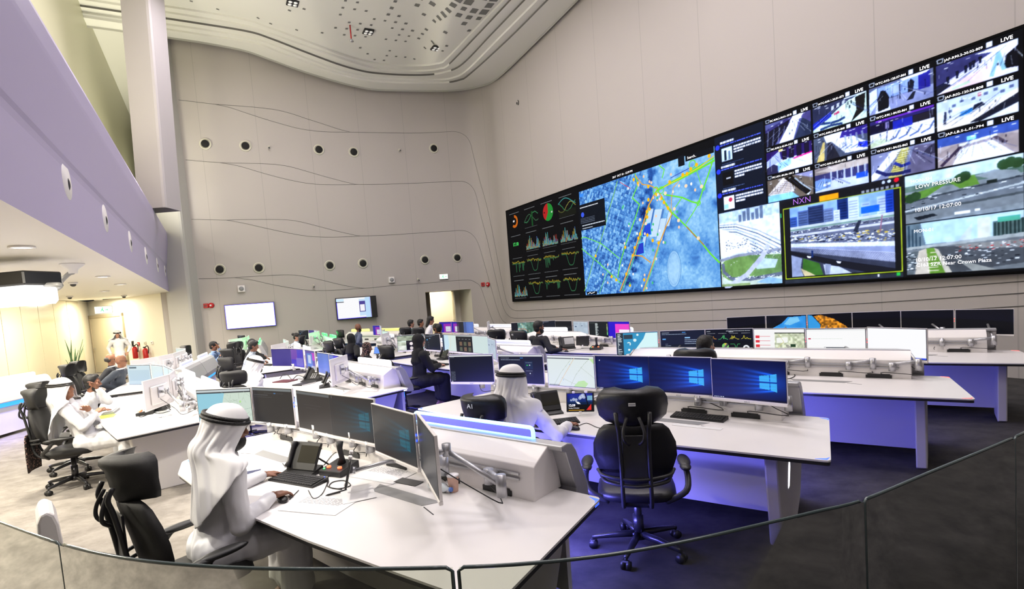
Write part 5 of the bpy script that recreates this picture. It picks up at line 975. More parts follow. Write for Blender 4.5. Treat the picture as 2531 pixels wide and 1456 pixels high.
row('H', [((984, 829), (1043, 825)), ((1043, 825), (1095, 826)), ((1095, 826), (1128, 827)), ((1126, 827), (1170, 828)), ((1167, 828), (1207, 830)), ((1208, 834), (1222, 838))],
    ['cctv_grid', 'dark_side', 'coast_pale', 'thumbs_dark', 'pale', 'grey_map'], 'in front of the woman in the black abaya', 1.25, False, None, False,
    ['monitor with a bright camera grid left of the woman in black', 'monitor with a dark page right of the woman in black', 'monitor with a pale coast map in the abaya woman row', 'monitor with dark thumbnails in two rows', 'monitor with a plain pale page left of the end monitor', 'monitor seen edge on at the near end of the abaya woman row'])
row('N', [((1083, 796), (1118, 795)), ((1114, 795), (1133, 795)), ((1131, 795), (1150, 795)), ((1150, 795), (1165, 795))],
    ['violet', 'violet', 'blank_dark', 'steel_blue'], 'on the farthest console by the doorway', 1.26, False, None, False,
    ['monitor with violet and magenta squares below the open doorway', 'narrow violet monitor right of the magenta one by the doorway', 'grey monitor third from the magenta one by the doorway', 'blue monitor nearest the white tilted back by the doorway'])
# rear views: monitors swung round so that their white backs show
def backmon(con, left_px, right_px, zt, label, who, kind='blank_dark'):
    A, B = atz(*left_px, zt).to_2d(), atz(*right_px, zt).to_2d(); c = (A+B)/2; d = (B-A).normalized(); monitor(con, c-d*MW/2, c+d*MW/2, kind, label, False, None, True, False, 'monitors '+who, zt)
arcI = CONS['I'] @ V((-.80, .40, 0)); a_ = R(-50-44); d_ = V((math.cos(a_), math.sin(a_))); monitor('I', arcI.to_2d()-d_*MW/2, arcI.to_2d()+d_*MW/2, 'blank_dark', 'monitor turned so its plain white back and bracket face the glass railing', False, None, True, False, 'monitors on the console with the maroon folder', 1.25)
arcN = CONS['N'] @ V((-.75, .42, 0)); a_ = R(-55-38); d_ = V((math.cos(a_), math.sin(a_))); monitor('N', arcN.to_2d()-d_*MW/2, arcN.to_2d()+d_*MW/2, 'blank_dark', 'monitor showing its white back at the near end of the farthest console', False, None, True, False, 'monitors on the farthest console by the doorway', 1.26)
arcrow('E', ['page', 'pale', 'pale', 'pale', 'page', 'blank_dark'], 'in front of the two men by the low room', 1.25, ['monitor farthest along the row of the two men in white', 'second monitor from the far end before the two men in white', 'third monitor from the far end before the two men in white', 'fourth monitor from the far end before the two men in white', 'monitor with a pale page beside the nearest white back', 'monitor whose white back is nearest the front bearded man'])
arcrow('K', ['pale']*6, 'of the two suited men', 1.26, ['farthest of the white monitor backs at the suited men', 'white monitor back next to the farthest, at the suited men', 'third white monitor back from the far end, at the suited men', 'third white monitor back from the near end, at the suited men', 'second white monitor back from the near end, at the suited men', 'nearest of the white monitor backs at the suited men'])
arcrow('J', [None, None, 'pale', 'pale', 'pale', 'pale'], 'of the man in the checked shirt', 1.25, [0, 0, 'farthest white monitor back beyond the indigo screen', 'white monitor back second farthest beyond the indigo screen', 'white monitor back second nearest beyond the indigo screen', 'white monitor back nearest the checked shirt man'])
arcrow('T', ['dark_side', None, 'pale', 'pale', 'pale', 'pale'], 'on the green-lit desk behind the cap', 1.26, ['far dark monitor of the green-lit desk behind the cap', 0, 'green-tinted monitor back farthest from the man in the cap', 'green-tinted monitor back third from the man in the cap', 'green-tinted monitor back second from the man in the cap', 'green-tinted monitor back nearest the man in the cap'])
arcrow('L', ['dark_side', 'indigo', 'pale', 'pale', 'pale', 'pale'], 'on the green-lit desk by the hair bun', 1.26, ['far monitor end of the green-lit desk by the hair bun', 'second far monitor of the green-lit desk by the hair bun', 'green-tinted back farthest along the desk beside the hair bun', 'green-tinted back third along the desk beside the hair bun', 'green-tinted back second along the desk beside the hair bun', 'green-tinted back nearest on the desk beside the hair bun'])
arcrow('Q', [None, None, None, None, 'violet', 'grey_map'], 'in front of the bald man', 1.26, [0, 0, 0, 0, 'monitor with violet squares in front of the bald man', 'monitor with a grey and blue page beside the violet one, bald man row'])
arcrow('M', [None, None, None, 'pale', 'pale', 'pale'], 'of the leopard headscarf woman', 1.25, [0, 0, 0, 'monitor edge nearest the grey page in the bald man row', 'monitor edge second from the grey page in the bald man row', 'monitor edge third from the grey page in the bald man row'])
# ------------------------------------------------------------------ task chairs (high back with a crescent headrest)
def loft(rows, mb, mi=0, close=True):
    n = len(rows[0]); vs = [p for r in rows for p in r]; fs = []
    for i in range(len(rows)-1):
        for k in range(n): fs.append((i*n+k, i*n+(k+1) % n, (i+1)*n+(k+1) % n, (i+1)*n+k))
    if close: fs += [tuple(range(n-1, -1, -1)), tuple((len(rows)-1)*n+k for k in range(n))]
    mb.add(vs, fs, mi, True)
def slab(mb, prof, thick, curve=0, mi=0, N=9):
    # upholstered pad: prof = [(centre y, z, half width, lean)], thickness along y, edges curling forward by curve
    rows = []
    for (y, z, w, t) in prof:
        r = []
        for k in range(N): s = -1+2*k/(N-1); r.append((w*s, y-t/2+curve*s*s*1.0, z))
        for k in range(N): s = 1-2*k/(N-1); r.append((w*s*.985, y+t/2*(1-.75*s**8)+curve*s*s, z))
        rows.append(r)
    loft(rows, mb, mi)
CH = {}
def chair_meshes(kind):
    if kind in CH: return CH[kind]
    fab = M_LEATHER if kind == 'leather' else M_MESHFAB; L = []
    mb = MB(); slab(mb, [(-.225, .565, .10, .02), (-.235, .60, .17, .06), (-.245, .68, .225, .075), (-.262, .78, .255, .075), (-.285, .88, .25, .07), (-.31, .97, .215, .06), (-.325, 1.005, .18, .04), (-.328, 1.015, .12, .01)], .06, .055); L.append(('backrest', mb.mesh('backrest', fab), []))
    mb = MB(); slab(mb, [(-.325, 1.005, .12, .012), (-.33, 1.015, .165, .04), (-.338, 1.06, .205, .05), (-.346, 1.13, .218, .055), (-.345, 1.18, .215, .075), (-.345, 1.215, .20, .115), (-.345, 1.24, .17, .11), (-.345, 1.252, .10, .04)], .06, .135); L.append(('headrest', mb.mesh('headrest', fab), []))
    mb = MB(); rows = []
    for (z, a, b, yo) in ((.425, .18, .16, 0), (.43, .235, .215, 0), (.455, .255, .235, 0), (.485, .25, .23, 0), (.50, .22, .20, 0), (.505, .12, .1, 0)):
        r = []
        for k in range(24):
            t = 2*PI*k/24; cx, cy = math.cos(t), math.sin(t); e = .55
            x = a*math.copysign(abs(cx)**e, cx); y = b*math.copysign(abs(cy)**e, cy); r.append((x, y+.01, z-max(0, y-.1)**2*1.6))
        rows.append(r)
    loft(rows, mb); L.append(('seat', mb.mesh('seat', fab), []))
    mb = MB()
    for s in (-1, 1):
        mb.tube(catmull([(s*.08, -.14, .40), (s*.085, -.27, .43), (s*.085, -.33, .52), (s*.085, -.345, .68), (s*.085, -.365, .85), (s*.088, -.385, .98), (s*.095, -.40, 1.05), (s*.10, -.375, 1.11)], 4), .013, 8)
        mb.tube(catmull([(s*.035, -.385, 1.08), (s*.06, -.42, 1.0), (s*.055, -.425, .94), (s*.03, -.39, .90)], 4), .010, 8)
    for z, w in ((.615, .215), (.66, .235)):
        mb.tube(catmull([(-w, -.20, z+.01), (-w*.8, -.30, z), (0, -.355, z-.012), (w*.8, -.30, z), (w, -.20, z+.01)], 5), .012, 8)
    mb.box((0, -.345, .80), (.15, .012, .30), bev=.005); L.append(('back_frame', mb.mesh('back_frame', M_DARK), []))
    for s in (-1, 1):
        mb = MB(); mb.ell((s*.315, .02, .655), (.042, .135, .022), 16, 8); mb.ell((s*.315, -.08, .645), (.036, .07, .022), 12, 6); a = mb.mesh('armrest', M_BLACK)
        mb = MB(); mb.tube(catmull([(s*.315, -.05, .64), (s*.325, -.10, .57), (s*.30, -.17, .50), (s*.18, -.16, .42)], 4), [.022]+[.02]*11+[.018], 8); L.append(('armrest', a, [('arm_support', mb.mesh('arm_support', M_DARK))]))
    mb = MB(); mb.box((0, -.03, .40), (.20, .26, .06), bev=.02); mb.tube([(0, 0, .40), (0, 0, .10)], .026, 12); mb.tube([(0, 0, .26), (0, 0, .10)], .035, 12); L.append(('gas_column', mb.mesh('gas_column', M_CHROME), []))
    mb = MB(); mb.lathe([(.03, .08), (.05, .085), (.05, .125), (.03, .135)], 14); L.append(('hub', mb.mesh('hub', M_CHROME), []))
    for k in range(5):
        a = PI/2+2*PI*k/5+.32; c, s = math.cos(a), math.sin(a)
        mb = MB(); mb.tube([(c*.03, s*.03, .115), (c*.15, s*.15, .105), (c*.29, s*.29, .085), (c*.315, s*.315, .078)], [.026, .024, .017, .014], 8); leg = mb.mesh('base_leg', M_CHROME)
        mb = MB(); x, y = c*.31, s*.31
        for o in (-.018, .018): mb.cyl((x-s*(o-.011), y+c*(o-.011), .030), (x-s*(o+.011), y+c*(o+.011), .030), .030, 14)
        mb.box((x, y, .050), (.05, .034, .028), rz=a+PI/2, bev=.008); mb.cyl((x, y, .05), (x, y, .08), .009, 8); L.append(('base_leg', leg, [('caster', mb.mesh('caster', M_BLACK))]))
    CH[kind] = L; return L
def chair(px_or_xy, face, label, kind='leather', extra=None):
    t = thing('office_chair', label, 'office chair', (px_or_xy[0], px_or_xy[1], 0), face-PI/2, 'black high-backed task chairs')
    for nm, me, subs in chair_meshes(kind):
        o = bpy.data.objects.new(nm, me); COL.objects.link(o); o.parent = t
        for n2, m2 in subs: q = bpy.data.objects.new(n2, m2); COL.objects.link(q); q.parent = o
    return t
def toward(a, b): return math.atan2(b[1]-a[1], b[0]-a[0])
def cpt(con, x, y): return (CONS[con] @ V((x, y, 0))).to_2d()
def cface(con, add=0): M = CONS[con]; return math.atan2(M[1][1], M[0][1])+R(add)
M_TAG = mat('white_tag', (.8, .8, .8), .6)
pe = atz(1576, 1352, 0); FE = (pe.x, pe.y)
c_empty = chair((.82, 3.66), R(78), 'black leather high-backed chair standing empty, white sticker on its headrest')
c_empty.scale.x = 1.09; mb = MB(); mb.box((0, -.389, 1.165), (.042, .002, .022)); mb.obj('sticker', M_TAG, c_empty)
mb = MB(); mb.box((0, -.390, 1.165), (.034, .002, .006)); mb.obj('sticker_print', M_PRINT, c_empty)
# ------------------------------------------------------------------ people
def ik(S, T, a, b, pole):
    S, T = V(S), V(T); d = T-S; L = min(d.length, (a+b)*.995); n = d.normalized(); x = (a*a-b*b+L*L)/(2*L); h = math.sqrt(max(0, a*a-x*x))
    p = V(pole)-n*V(pole).dot(n); p = p.normalized() if p.length > 1e-5 else n.orthogonal().normalized()
    return S+n*x+p*h, S+n*L
def hand(mb, W_, f, up, side, s=1.0, curl=.5, small=False):
    # palm and five fingers; f = pointing direction, up = back of the hand, side = +1 for a right hand
    f = f.normalized(); up = (up-f*up.dot(f)).normalized(); r = f.cross(up).normalized()      # r points to the hand's right
    thumb = -r*side
    pc = W_+f*.045*s
    mb.cap(W_, W_+f*.03*s, .026*s, .030*s, flat=.75, axis=up)
    mb.cap(pc-f*.015*s+r*.012*s, pc+f*.035*s+r*.014*s, .030*s, .028*s, flat=.5, axis=up); mb.cap(pc-f*.015*s-r*.012*s, pc+f*.035*s-r*.014*s, .030*s, .028*s, flat=.5, axis=up)
    for k, (o, L) in enumerate(((.031, .062), (.011, .074), (-.010, .070), (-.030, .055))):
        o = o*(-side)*(-1 if side < 0 else -1)*(1 if side > 0 else 1)
        base = pc+f*(.040-.004*abs(k-1.2))*s+thumb*(.031-.0205*k)*s; d = f.copy(); p = base; rr = .0088*s
        for seg, (q, cu) in enumerate(((.45, .35), (.32, .75), (.25, .65))):
            an = curl*cu*(1+.12*k); d = (d*math.cos(an)-up*math.sin(an)); d.normalize(); e = p+d*L*q*s; mb.cap(p, e, rr, rr*.92, seg=10); p = e; rr *= .93
            up_ = up
    b = W_+f*.018*s+thumb*.024*s; d = (f*.72+thumb*.62-up*.22).normalized(); e = b+d*.042*s; mb.cap(b, e, .0125*s, .0105*s, seg=10); d2 = (f*.92+thumb*.2-up*.3).normalized(); mb.cap(e, e+d2*.032*s, .0100*s, .0085*s, seg=10)
def rotm(yaw, pitch): return Matrix.Rotation(yaw, 4, 'Z') @ Matrix.Rotation(pitch, 4, 'X')
def person(label, xy, face, outfit='kandura', lean=8, zp=.55, hands=None, hyaw=0, hpitch=-8, skin=None, hair=True, scarf=None, beard=False, scale=1.0, vox=.012, col=None, glasses=False, female=False, standing=False, cap_=False, legs=True, elbow=None, hz=None, hcurl=.5, pattern=None, roll=0, cat='person'):
    skin = skin or M_SKIN; t = thing('person', label, 'person', (xy[0], xy[1], 0), face-PI/2); s = scale
    Tw = (Matrix.Translation((xy[0], xy[1], 0)) @ Matrix.Rotation(face-PI/2, 4, 'Z')).inverted()
    le = R(lean); up = V((math.sin(R(roll)), math.sin(le), math.cos(le))).normalized(); P = V((0, 0, zp if not standing else .93)); C = P+up*.29*s; NB = P+up*.495*s; sw = (.160 if female else .185)*s
    Hn = V((0, math.sin(le*.75), math.cos(le*.75))).normalized(); H = NB+Hn*.175*s
    if hz: H.z = hz
    S = {1: P+up*.445*s+V((sw, .0, 0)), -1: P+up*.445*s+V((-sw, .0, 0))}
    HM = Matrix.Translation(H) @ rotm(R(hyaw), R(hpitch)) @ Matrix.Scale(s, 4)
    def h(x, y, z): return HM @ V((x, y, z))
    hr = HM.to_3x3().to_4x4()
    arms = {}
    for sd in (1, -1):
        if hands and sd in hands and hands[sd] is not None:
            T = Tw @ V(hands[sd])
        else: T = V((sd*.20, .10, .62)) if not standing else V((sd*.25, .05, .88))
        pole = elbow[sd] if elbow and sd in elbow else (sd*.55, -.45, -.8)
        E, Wr = ik(S[sd], T-(T-S[sd]).normalized()*.07, .285*s, .255*s, pole); arms[sd] = (E, Wr, T)
    # --- body (skin)
    mb = MB(); mb.cap(P, C, .115*s, .12*s, flat=.72, axis=(0, 1, 0)); mb.cap(C, P+up*.42*s, .13*s, .11*s, flat=.7, axis=(0, 1, 0)); mb.cap(S[-1]+V((.03, 0, 0)), S[1]-V((.03, 0, 0)), .065*s, .065*s)
    mb.cap(NB-Hn*.05, H-Hn*.03*s, .056*s, .050*s)
    mb.ell(h(0, -.010, .025), (.072*s, .092*s, .100*s), 20, 12, rot=hr); mb.ell(h(0, .022, -.045), (.058*s, .066*s, .066*s), 16, 10, rot=hr); mb.ell(h(0, .060, -.082), (.030*s, .026*s, .026*s), 12, 8, rot=hr)
    mb.ell(h(0, .068, .030), (.052*s, .020*s, .022*s), 14, 8, rot=hr); mb.cap(h(0, .078, .022), h(0, .098, -.018), .010*s, .014*s, seg=10); mb.ell(h(.012, .088, -.02), (.010*s, .010*s, .009*s), 8, 6); mb.ell(h(-.012, .088, -.02), (.010*s, .010*s, .009*s), 8, 6)
    mb.cap(h(-.02, .080, -.052), h(.02, .080, -.052), .009*s, .009*s, seg=8); [mb.ell(h(q*.038, .066, -.01), (.022*s, .018*s, .022*s), 10, 6) for q in (1, -1)]
    for q in (1, -1): mb.ell(h(q*.074, -.008, .0), (.010*s, .020*s, .032*s), 10, 8, rot=hr)
    for sd in (1, -1):
        E, Wr, T = arms[sd]; mb.cap(S[sd], E, .050*s, .040*s); mb.cap(E, Wr, .040*s, .027*s)
        f = (Wr-E).normalized(); f2 = V((f.x, f.y, min(f.z, .0)*.4-.16)).normalized() if hands and not(hands.get('raw')) else f
        hand(mb, Wr, f2, V((0, 0, 1)), sd, s*1.02, hcurl)
    kn = {sd: (V((sd*.13, .43, zp-.02)) if not standing else V((sd*.095, .02, .50))) for sd in (1, -1)}; an = {sd: (V((sd*.13, .40, .10)) if not standing else V((sd*.10, 0, .09))) for sd in (1, -1)}
    for sd in (1, -1):
        hp = P+V((sd*.09, 0, -.02)); mb.cap(hp, kn[sd], .085*s, .058*s); mb.cap(kn[sd], an[sd], .055*s, .036*s); mb.cap(an[sd]-V((0, .03, .05)), an[sd]+V((0, .13, -.06)), .036*s, .03*s)
    me = remesh(mb, max(.0058, vox*.62) if hands else vox, 1); me.name = 'body'; me.materials.clear(); me.materials.append(skin)
    o = bpy.data.objects.new('body', me); COL.objects.link(o); o.parent = t
    def garment(name, mb, m, disp=None, v=None, smooth=2):
        me = remesh(mb, v or vox, smooth, disp); me.name = name; me.materials.clear(); me.materials.append(m); o = bpy.data.objects.new(name, me); COL.objects.link(o); o.parent = t; return o
    def folds(amp, fx=11, fz=3.2): return lambda c, n: amp*(noise.noise((c.x*fx, c.y*fx, c.z*fz))+.5*noise.noise((c.x*fx*2.1+3, c.y*fx*2.1, c.z*fz*2.5)))
    # --- clothing
    thick = 1.0
    def torso(mb, k=1.0, low=0):
        mb.cap(P+V((0, 0, low)), C, .150*s*k, .150*s*k, flat=.76, axis=(0, 1, 0)); mb.cap(C, P+up*.40*s, .158*s*k, .130*s*k, flat=.74, axis=(0, 1, 0)); mb.cap(S[-1]+V((.02, 0, -.01)), S[1]-V((.02, 0, .01)), .078*s*k, .078*s*k); mb.cap(P+up*.42*s, NB+Hn*.015, .085*s, .064*s)
    def sleeves(mb, k=1.0, cuff=1.0, ):
        for sd in (1, -1):
            E, Wr, T = arms[sd]; e2 = E.lerp(Wr, .88*cuff); mb.cap(S[sd], E, .070*s*k, .060*s*k); mb.cap(E, e2, .058*s*k, .043*s*k)
    def skirt(mb, hem=.12):
        if standing:
            mb.cap(P, V((0, .02, .25)), .17*s, .17*s, flat=.8, axis=(0, 1, 0)); mb.cap(V((0, .02, .45)), V((0, .02, hem+.1)), .17*s, .19*s, flat=.8, axis=(0, 1, 0)); return
        for sd in (1, -1):
            hp = P+V((sd*.085, 0, -.01)); mb.cap(hp, kn[sd]+V((0, .01, .0)), .125*s, .095*s); mb.cap(kn[sd], V((sd*.125, .42, hem+.09)), .092*s, .105*s)
        mb.cap(P+V((0, .05, -.01)), V((0, .43, zp-.02)), .11*s, .085*s); mb.cap(V((0, .44, zp-.03)), V((0, .42, hem+.09)), .085*s, .10*s); mb.cap(V((-.1, .43, zp-.02)), V((.1, .43, zp-.02)), .09*s, .09*s); mb.cap(V((-.1, .42, hem+.10)), V((.1, .42, hem+.10)), .10*s, .10*s)
    if outfit in ('kandura', 'abaya'):
        m = col or (M_KANDURA if outfit == 'kandura' else M_ABAYA); mb = MB(); torso(mb, 1.06 if outfit == 'abaya' else 1.0); sleeves(mb, 1.15 if outfit == 'abaya' else 1.0)
        if legs: skirt(mb)
        garment('robe', mb, m, folds(.0085, 15, 5))
    else:
        mb = MB(); torso(mb, 1.0, -.02); sleeves(mb, 1.0 if outfit == 'suit' else .95, 1.0); garment('jacket' if outfit == 'suit' else 'shirt', mb, col or M_SUIT, folds(.006))
        if legs:
            mb = MB()
            for sd in (1, -1):
                hp = P+V((sd*.085, 0, -.02)); mb.cap(hp, kn[sd], .105*s, .078*s); mb.cap(kn[sd], an[sd]+V((0, 0, .0)), .074*s, .062*s)
            mb.cap(P-V((.05, 0, .02)), P+V((.05, 0, -.02)), .125*s, .125*s); garment('trousers', mb, M_SUIT, folds(.005))
        mb = MB(); mb.tube([tuple(NB+Hn*.02+V((.066*s*math.cos(a), .060*s*math.sin(a)+.004, .012*math.sin(a)))) for a in np.linspace(0, 2*PI, 20, endpoint=False)], .015*s, 8, closed=True); mb.obj('collar', M_KANDURA if outfit == 'suit' else (col or M_SUIT), t)
    if legs and not female or standing:
        for sd in (1, -1):
            mb = MB(); mb.cap(an[sd]+V((0, -.035, -.055)), an[sd]+V((0, .15, -.062)), .040*s, .036*s, flat=.8, axis=(0, 0, 1)); mb.obj('shoe', M_SHOE, t)
    # --- head
    if scarf:
        m = {'white': M_GHUTRA, 'black': M_ABAYA}.get(scarf, None) or scarf
        if scarf == 'white':
            # draped square of cloth: rings from the crown over the head and shoulders down the back
            NP = 72 if vox < .013 else 40; cols_ = []; sz = S[1].z
            back = V((0, -math.cos(le), math.sin(le)))
            for i in range(NP+1):
                q_ = -1+2*i/NP; full = q_*PI; opn = q_*R(118); sgn = 1 if q_ >= 0 else -1
                def hp(rx, ry, z, a, yo=-.020): return h(rx*math.sin(a), yo-ry*math.cos(a), z)
                k0 = [h(0, -.02, .152), hp(.060, .070, .135, full), hp(.099, .114, .075, full), hp(.106, .122, .035, full*.9), hp(.115, .132, -.03, full*.3+opn*.7), hp(.140, .165, -.11, opn)]
                sd_ = abs(math.sin(min(abs(opn), PI/2))) if abs(opn) <= PI/2 else 1.0; fr_ = max(0, (abs(opn)-PI/2)/(R(38)))
                cb = math.cos(opn); base = NB-V((0, 0, .0))
                t1 = base+V((.182*math.sin(opn), 0, .012-.02*sd_))+back*(.150*max(cb, -.25)+.02)
                t2 = V((.235*s*math.sin(opn), base.y, sz+.085-.015*fr_))+back*(.150*max(cb, -.45)); t2 = t2.lerp(base+back*.180-V((0, 0, .10)), max(0, cb)**1.2)
                if fr_: t2 = t2+V((-sgn*.03*fr_, .0, -.01*fr_))
                t3 = V((.285*s*math.sin(opn), base.y-.02, sz+.005))+back*.10*max(cb, -.6); t3 = t3.lerp(base+back*.205+V((.23*math.sin(opn), 0, -.40)), max(0, cb)**.8)
                if fr_: t3 = t3.lerp(V((sgn*.235*s, base.y+.02, sz+.05)), fr_)
                ks = k0+[t2, t3]; c_ = catmull(ks, 5); cols_.append(c_)
            mb = MB(); n2 = len(cols_[0]); ph = random.random()*6
            for i, c_ in enumerate(cols_):
                q_ = -1+2*i/NP
                for j, p_ in enumerate(c_):
                    w_ = min(1, max(0, (j-10)/16)); bl_ = min(1, max(0, (j-18)/12)); o_ = p_-H.lerp(P+up*.3, bl_*bl_*(3-2*bl_)); o_.z *= .2; o_ = o_.normalized() if o_.length > 1e-4 else V((0, 0, 1))
                    p2 = p_+o_*(.009*w_*math.sin(q_*24+ph+1.2*math.sin(j*.16))+.005*w_*math.sin(q_*51+j*.12))
                    mb.v.append(tuple(p2))
            for i in range(NP):
                for j in range(n2-1): mb.f.append((i*n2+j, i*n2+j+1, (i+1)*n2+j+1, (i+1)*n2+j)); mb.m.append(0); mb.sm.append(True)
            go = mb.obj('head_scarf', m, t); md = go.modifiers.new('thickness', 'SOLIDIFY'); md.thickness = .007; md.offset = 1; md2 = go.modifiers.new('soft', 'SUBSURF'); md2.levels = 1; md2.render_levels = 1
        else:
            mb = MB(); mb.ell(h(0, -.022, .032), (.094*s, .108*s, .108*s), 20, 12, rot=hr)
            mb.cap(h(0, -.03, -.02), NB+V((0, -.005, .0)), .092*s, .10*s, flat=.9, axis=(0, 1, 0)); mb.ell(h(0, -.012, -.085), (.080*s, .082*s, .055*s), 16, 10); mb.cap(NB-V((0, .03, 0)), P+up*.36*s-V((0, .05, 0)), .13*s, .16*s, flat=.62, axis=(0, 1, 0))
            for q in (1, -1): mb.cap(h(q*.070, .0, .03), h(q*.062, .02, -.08), .032*s, .034*s)
            garment('head_scarf', mb, m, folds(.004, 14, 6), min(vox, .012), 2)
        if scarf == 'white':
            for k, dz in enumerate((0, .019)):
                mb = MB(); mb.tube([h(.110*math.cos(a)*(1-.06*k), -.020+.125*math.sin(a)*(1-.06*k), .064+dz-.020*math.sin(a)) for a in np.linspace(0, 2*PI, 28, endpoint=False)], .0115*s, 8, closed=True); mb.obj('head_cord', M_HAIR, t)
    elif hair:
        mb = MB(); mb.ell(h(0, -.024, .038), (.083*s, .098*s, .100*s), 20, 12, rot=hr); mb.ell(h(0, -.045, -.015), (.076*s, .062*s, .075*s), 16, 10, rot=hr); mb.ell(h(0, .03, .098), (.062*s, .048*s, .034*s), 14, 8, rot=hr)
        if hair == 'bun': mb.ell(h(0, -.135, .055), (.048*s, .044*s, .044*s), 14, 10)
        if hair == 'long': mb.cap(h(0, -.06, .0), h(0, -.08, -.16), .085*s, .075*s, flat=.7, axis=(0, 1, 0))
        if hair == 'fringe': mb = MB(); [mb.ell(h(q*.058, -.035, -.005), (.028*s, .065*s, .05*s), 12, 8, rot=hr) for q in (1, -1)]; mb.ell(h(0, -.085, .0), (.06*s, .03*s, .055*s), 12, 8, rot=hr)
        garment('hair', mb, M_HAIR if hair != 'fringe' else mat('grey_hair', (.05, .045, .04), .6), folds(.002, 40, 40), min(vox, .009), 1)
    if cap_:
        mb = MB(); mb.ell(h(0, -.012, .058), (.090*s, .106*s, .085*s), 18, 10, rot=hr); mb.cap(h(-.045, .09, .055), h(.045, .09, .055), .045*s, .045*s, flat=.28, axis=(0, 0, 1)); garment('cap', mb, M_ABAYA, None, .008, 2)
    if beard:
        mb = MB(); mb.ell(h(0, .036, -.072), (.064*s, .062*s, .056*s), 16, 10, rot=hr); [mb.cap(h(q*.062, .0, .0), h(q*.050, .04, -.07), .018*s, .026*s) for q in (1, -1)]; garment('beard', mb, M_HAIR, folds(.002, 50, 50), .007, 1)
    if vox <= .012:
        for q in (1, -1): mb = MB(); mb.ell(h(q*.031, .073, .012), (.011*s, .008*s, .008*s), 10, 6); mb.obj('eye', M_SOCKET, t)
    if glasses:
        mb = MB()
        for q in (1, -1): mb.tube([h(q*.032+.021*math.cos(a), .096, .010+.017*math.sin(a)) for a in np.linspace(0, 2*PI, 14, endpoint=False)], .0025*s, 6, closed=True); mb.tube([h(q*.053, .094, .012), h(q*.078, .0, .014)], .0025*s, 6)
        mb.tube([h(-.011, .097, .012), h(.011, .097, .012)], .0025*s, 6); mb.obj('glasses', M_BLACK, t)
    return t
M_CHECK = mat('checked_shirt', rgb(150, 160, 175), .8); nt = M_CHECK.node_tree; b = nt.nodes['Principled BSDF']; tc = nt.nodes.new('ShaderNodeTexCoord'); ck = nt.nodes.new('ShaderNodeTexChecker'); ck.inputs['Scale'].default_value = 45; ck.inputs['Color1'].default_value = (.50, .55, .62, 1); ck.inputs['Color2'].default_value = (.22, .26, .32, 1); nt.links.new(tc.outputs['Object'], ck.inputs['Vector']); nt.links.new(ck.outputs[0], b.inputs['Base Color'])
M_LEOPARD = mat('leopard_print', (.2, .12, .1), .85); nt = M_LEOPARD.node_tree; b = nt.nodes['Principled BSDF']; tc = nt.nodes.new('ShaderNodeTexCoord'); vo = nt.nodes.new('ShaderNodeTexVoronoi'); vo.inputs['Scale'].default_value = 42; rp = nt.nodes.new('ShaderNodeValToRGB'); rp.color_ramp.elements[0].position = .34; rp.color_ramp.elements[0].color = (.30, .17, .14, 1); rp.color_ramp.elements[1].position = .42; rp.color_ramp.elements[1].color = (.015, .010, .010, 1); nt.links.new(tc.outputs['Object'], vo.inputs['Vector']); nt.links.new(vo.outputs['Distance'], rp.inputs[0]); nt.links.new(rp.outputs[0], b.inputs['Base Color'])
M_LBLUE = mat('light_blue_shirt', (.16, .24, .40), .8); M_GREYBLUE = mat('grey_blue_jacket', (.045, .055, .075), .8); M_BLUESH = mat('dusty_blue_shirt', (.10, .12, .20), .8); M_STRIPE = mat('pale_blouse', (.42, .47, .55), .8)
M_TREX = M_KANDURA
DZ = .748
def on(px, py, z=DZ): return tuple(atz(px, py, z))
# front bearded man
pD = cpt('D', -2.05, -.26); fD = cface('D', -8)
person('bearded man in a white robe and headscarf typing at the front desk', pD, fD, 'kandura', 13, .56, {1: on(694, 1236), -1: on(668, 1178)}, -22, -10, M_SKIN2, False, 'white', True, 1.04, .0095, elbow={1: (.35, -.5, -.9), -1: (-.4, -.3, -.9)}, hcurl=.42)
chair(cpt('D', -2.0, -.36), cface('D', 0), 'black mesh chair under the bearded man, its crescent headrest empty', 'mesh')
# man at desk A
pA = (-.04, 4.36)
person('man in white robe and headscarf seen from behind in front of dark screens', pA, R(52), 'kandura', 3, .50, {1: on(1424, 1056), -1: on(1330, 1050)}, -18, 2, M_SKIN, False, 'white', False, 1.02, .0095, elbow={1: (.8, -.35, -.7)})
cA = chair((-.15, 4.24), R(56), 'black leather chair marked A1, man in white sitting in it')
cA.scale.z = .93; M_ = Matrix.Translation((.0, -.392, 1.165)) @ Matrix.Rotation(R(90), 4, 'X'); text_obj('lettering', 'A1', .055, M_TAG, cA, M_, 'CENTER', .001)
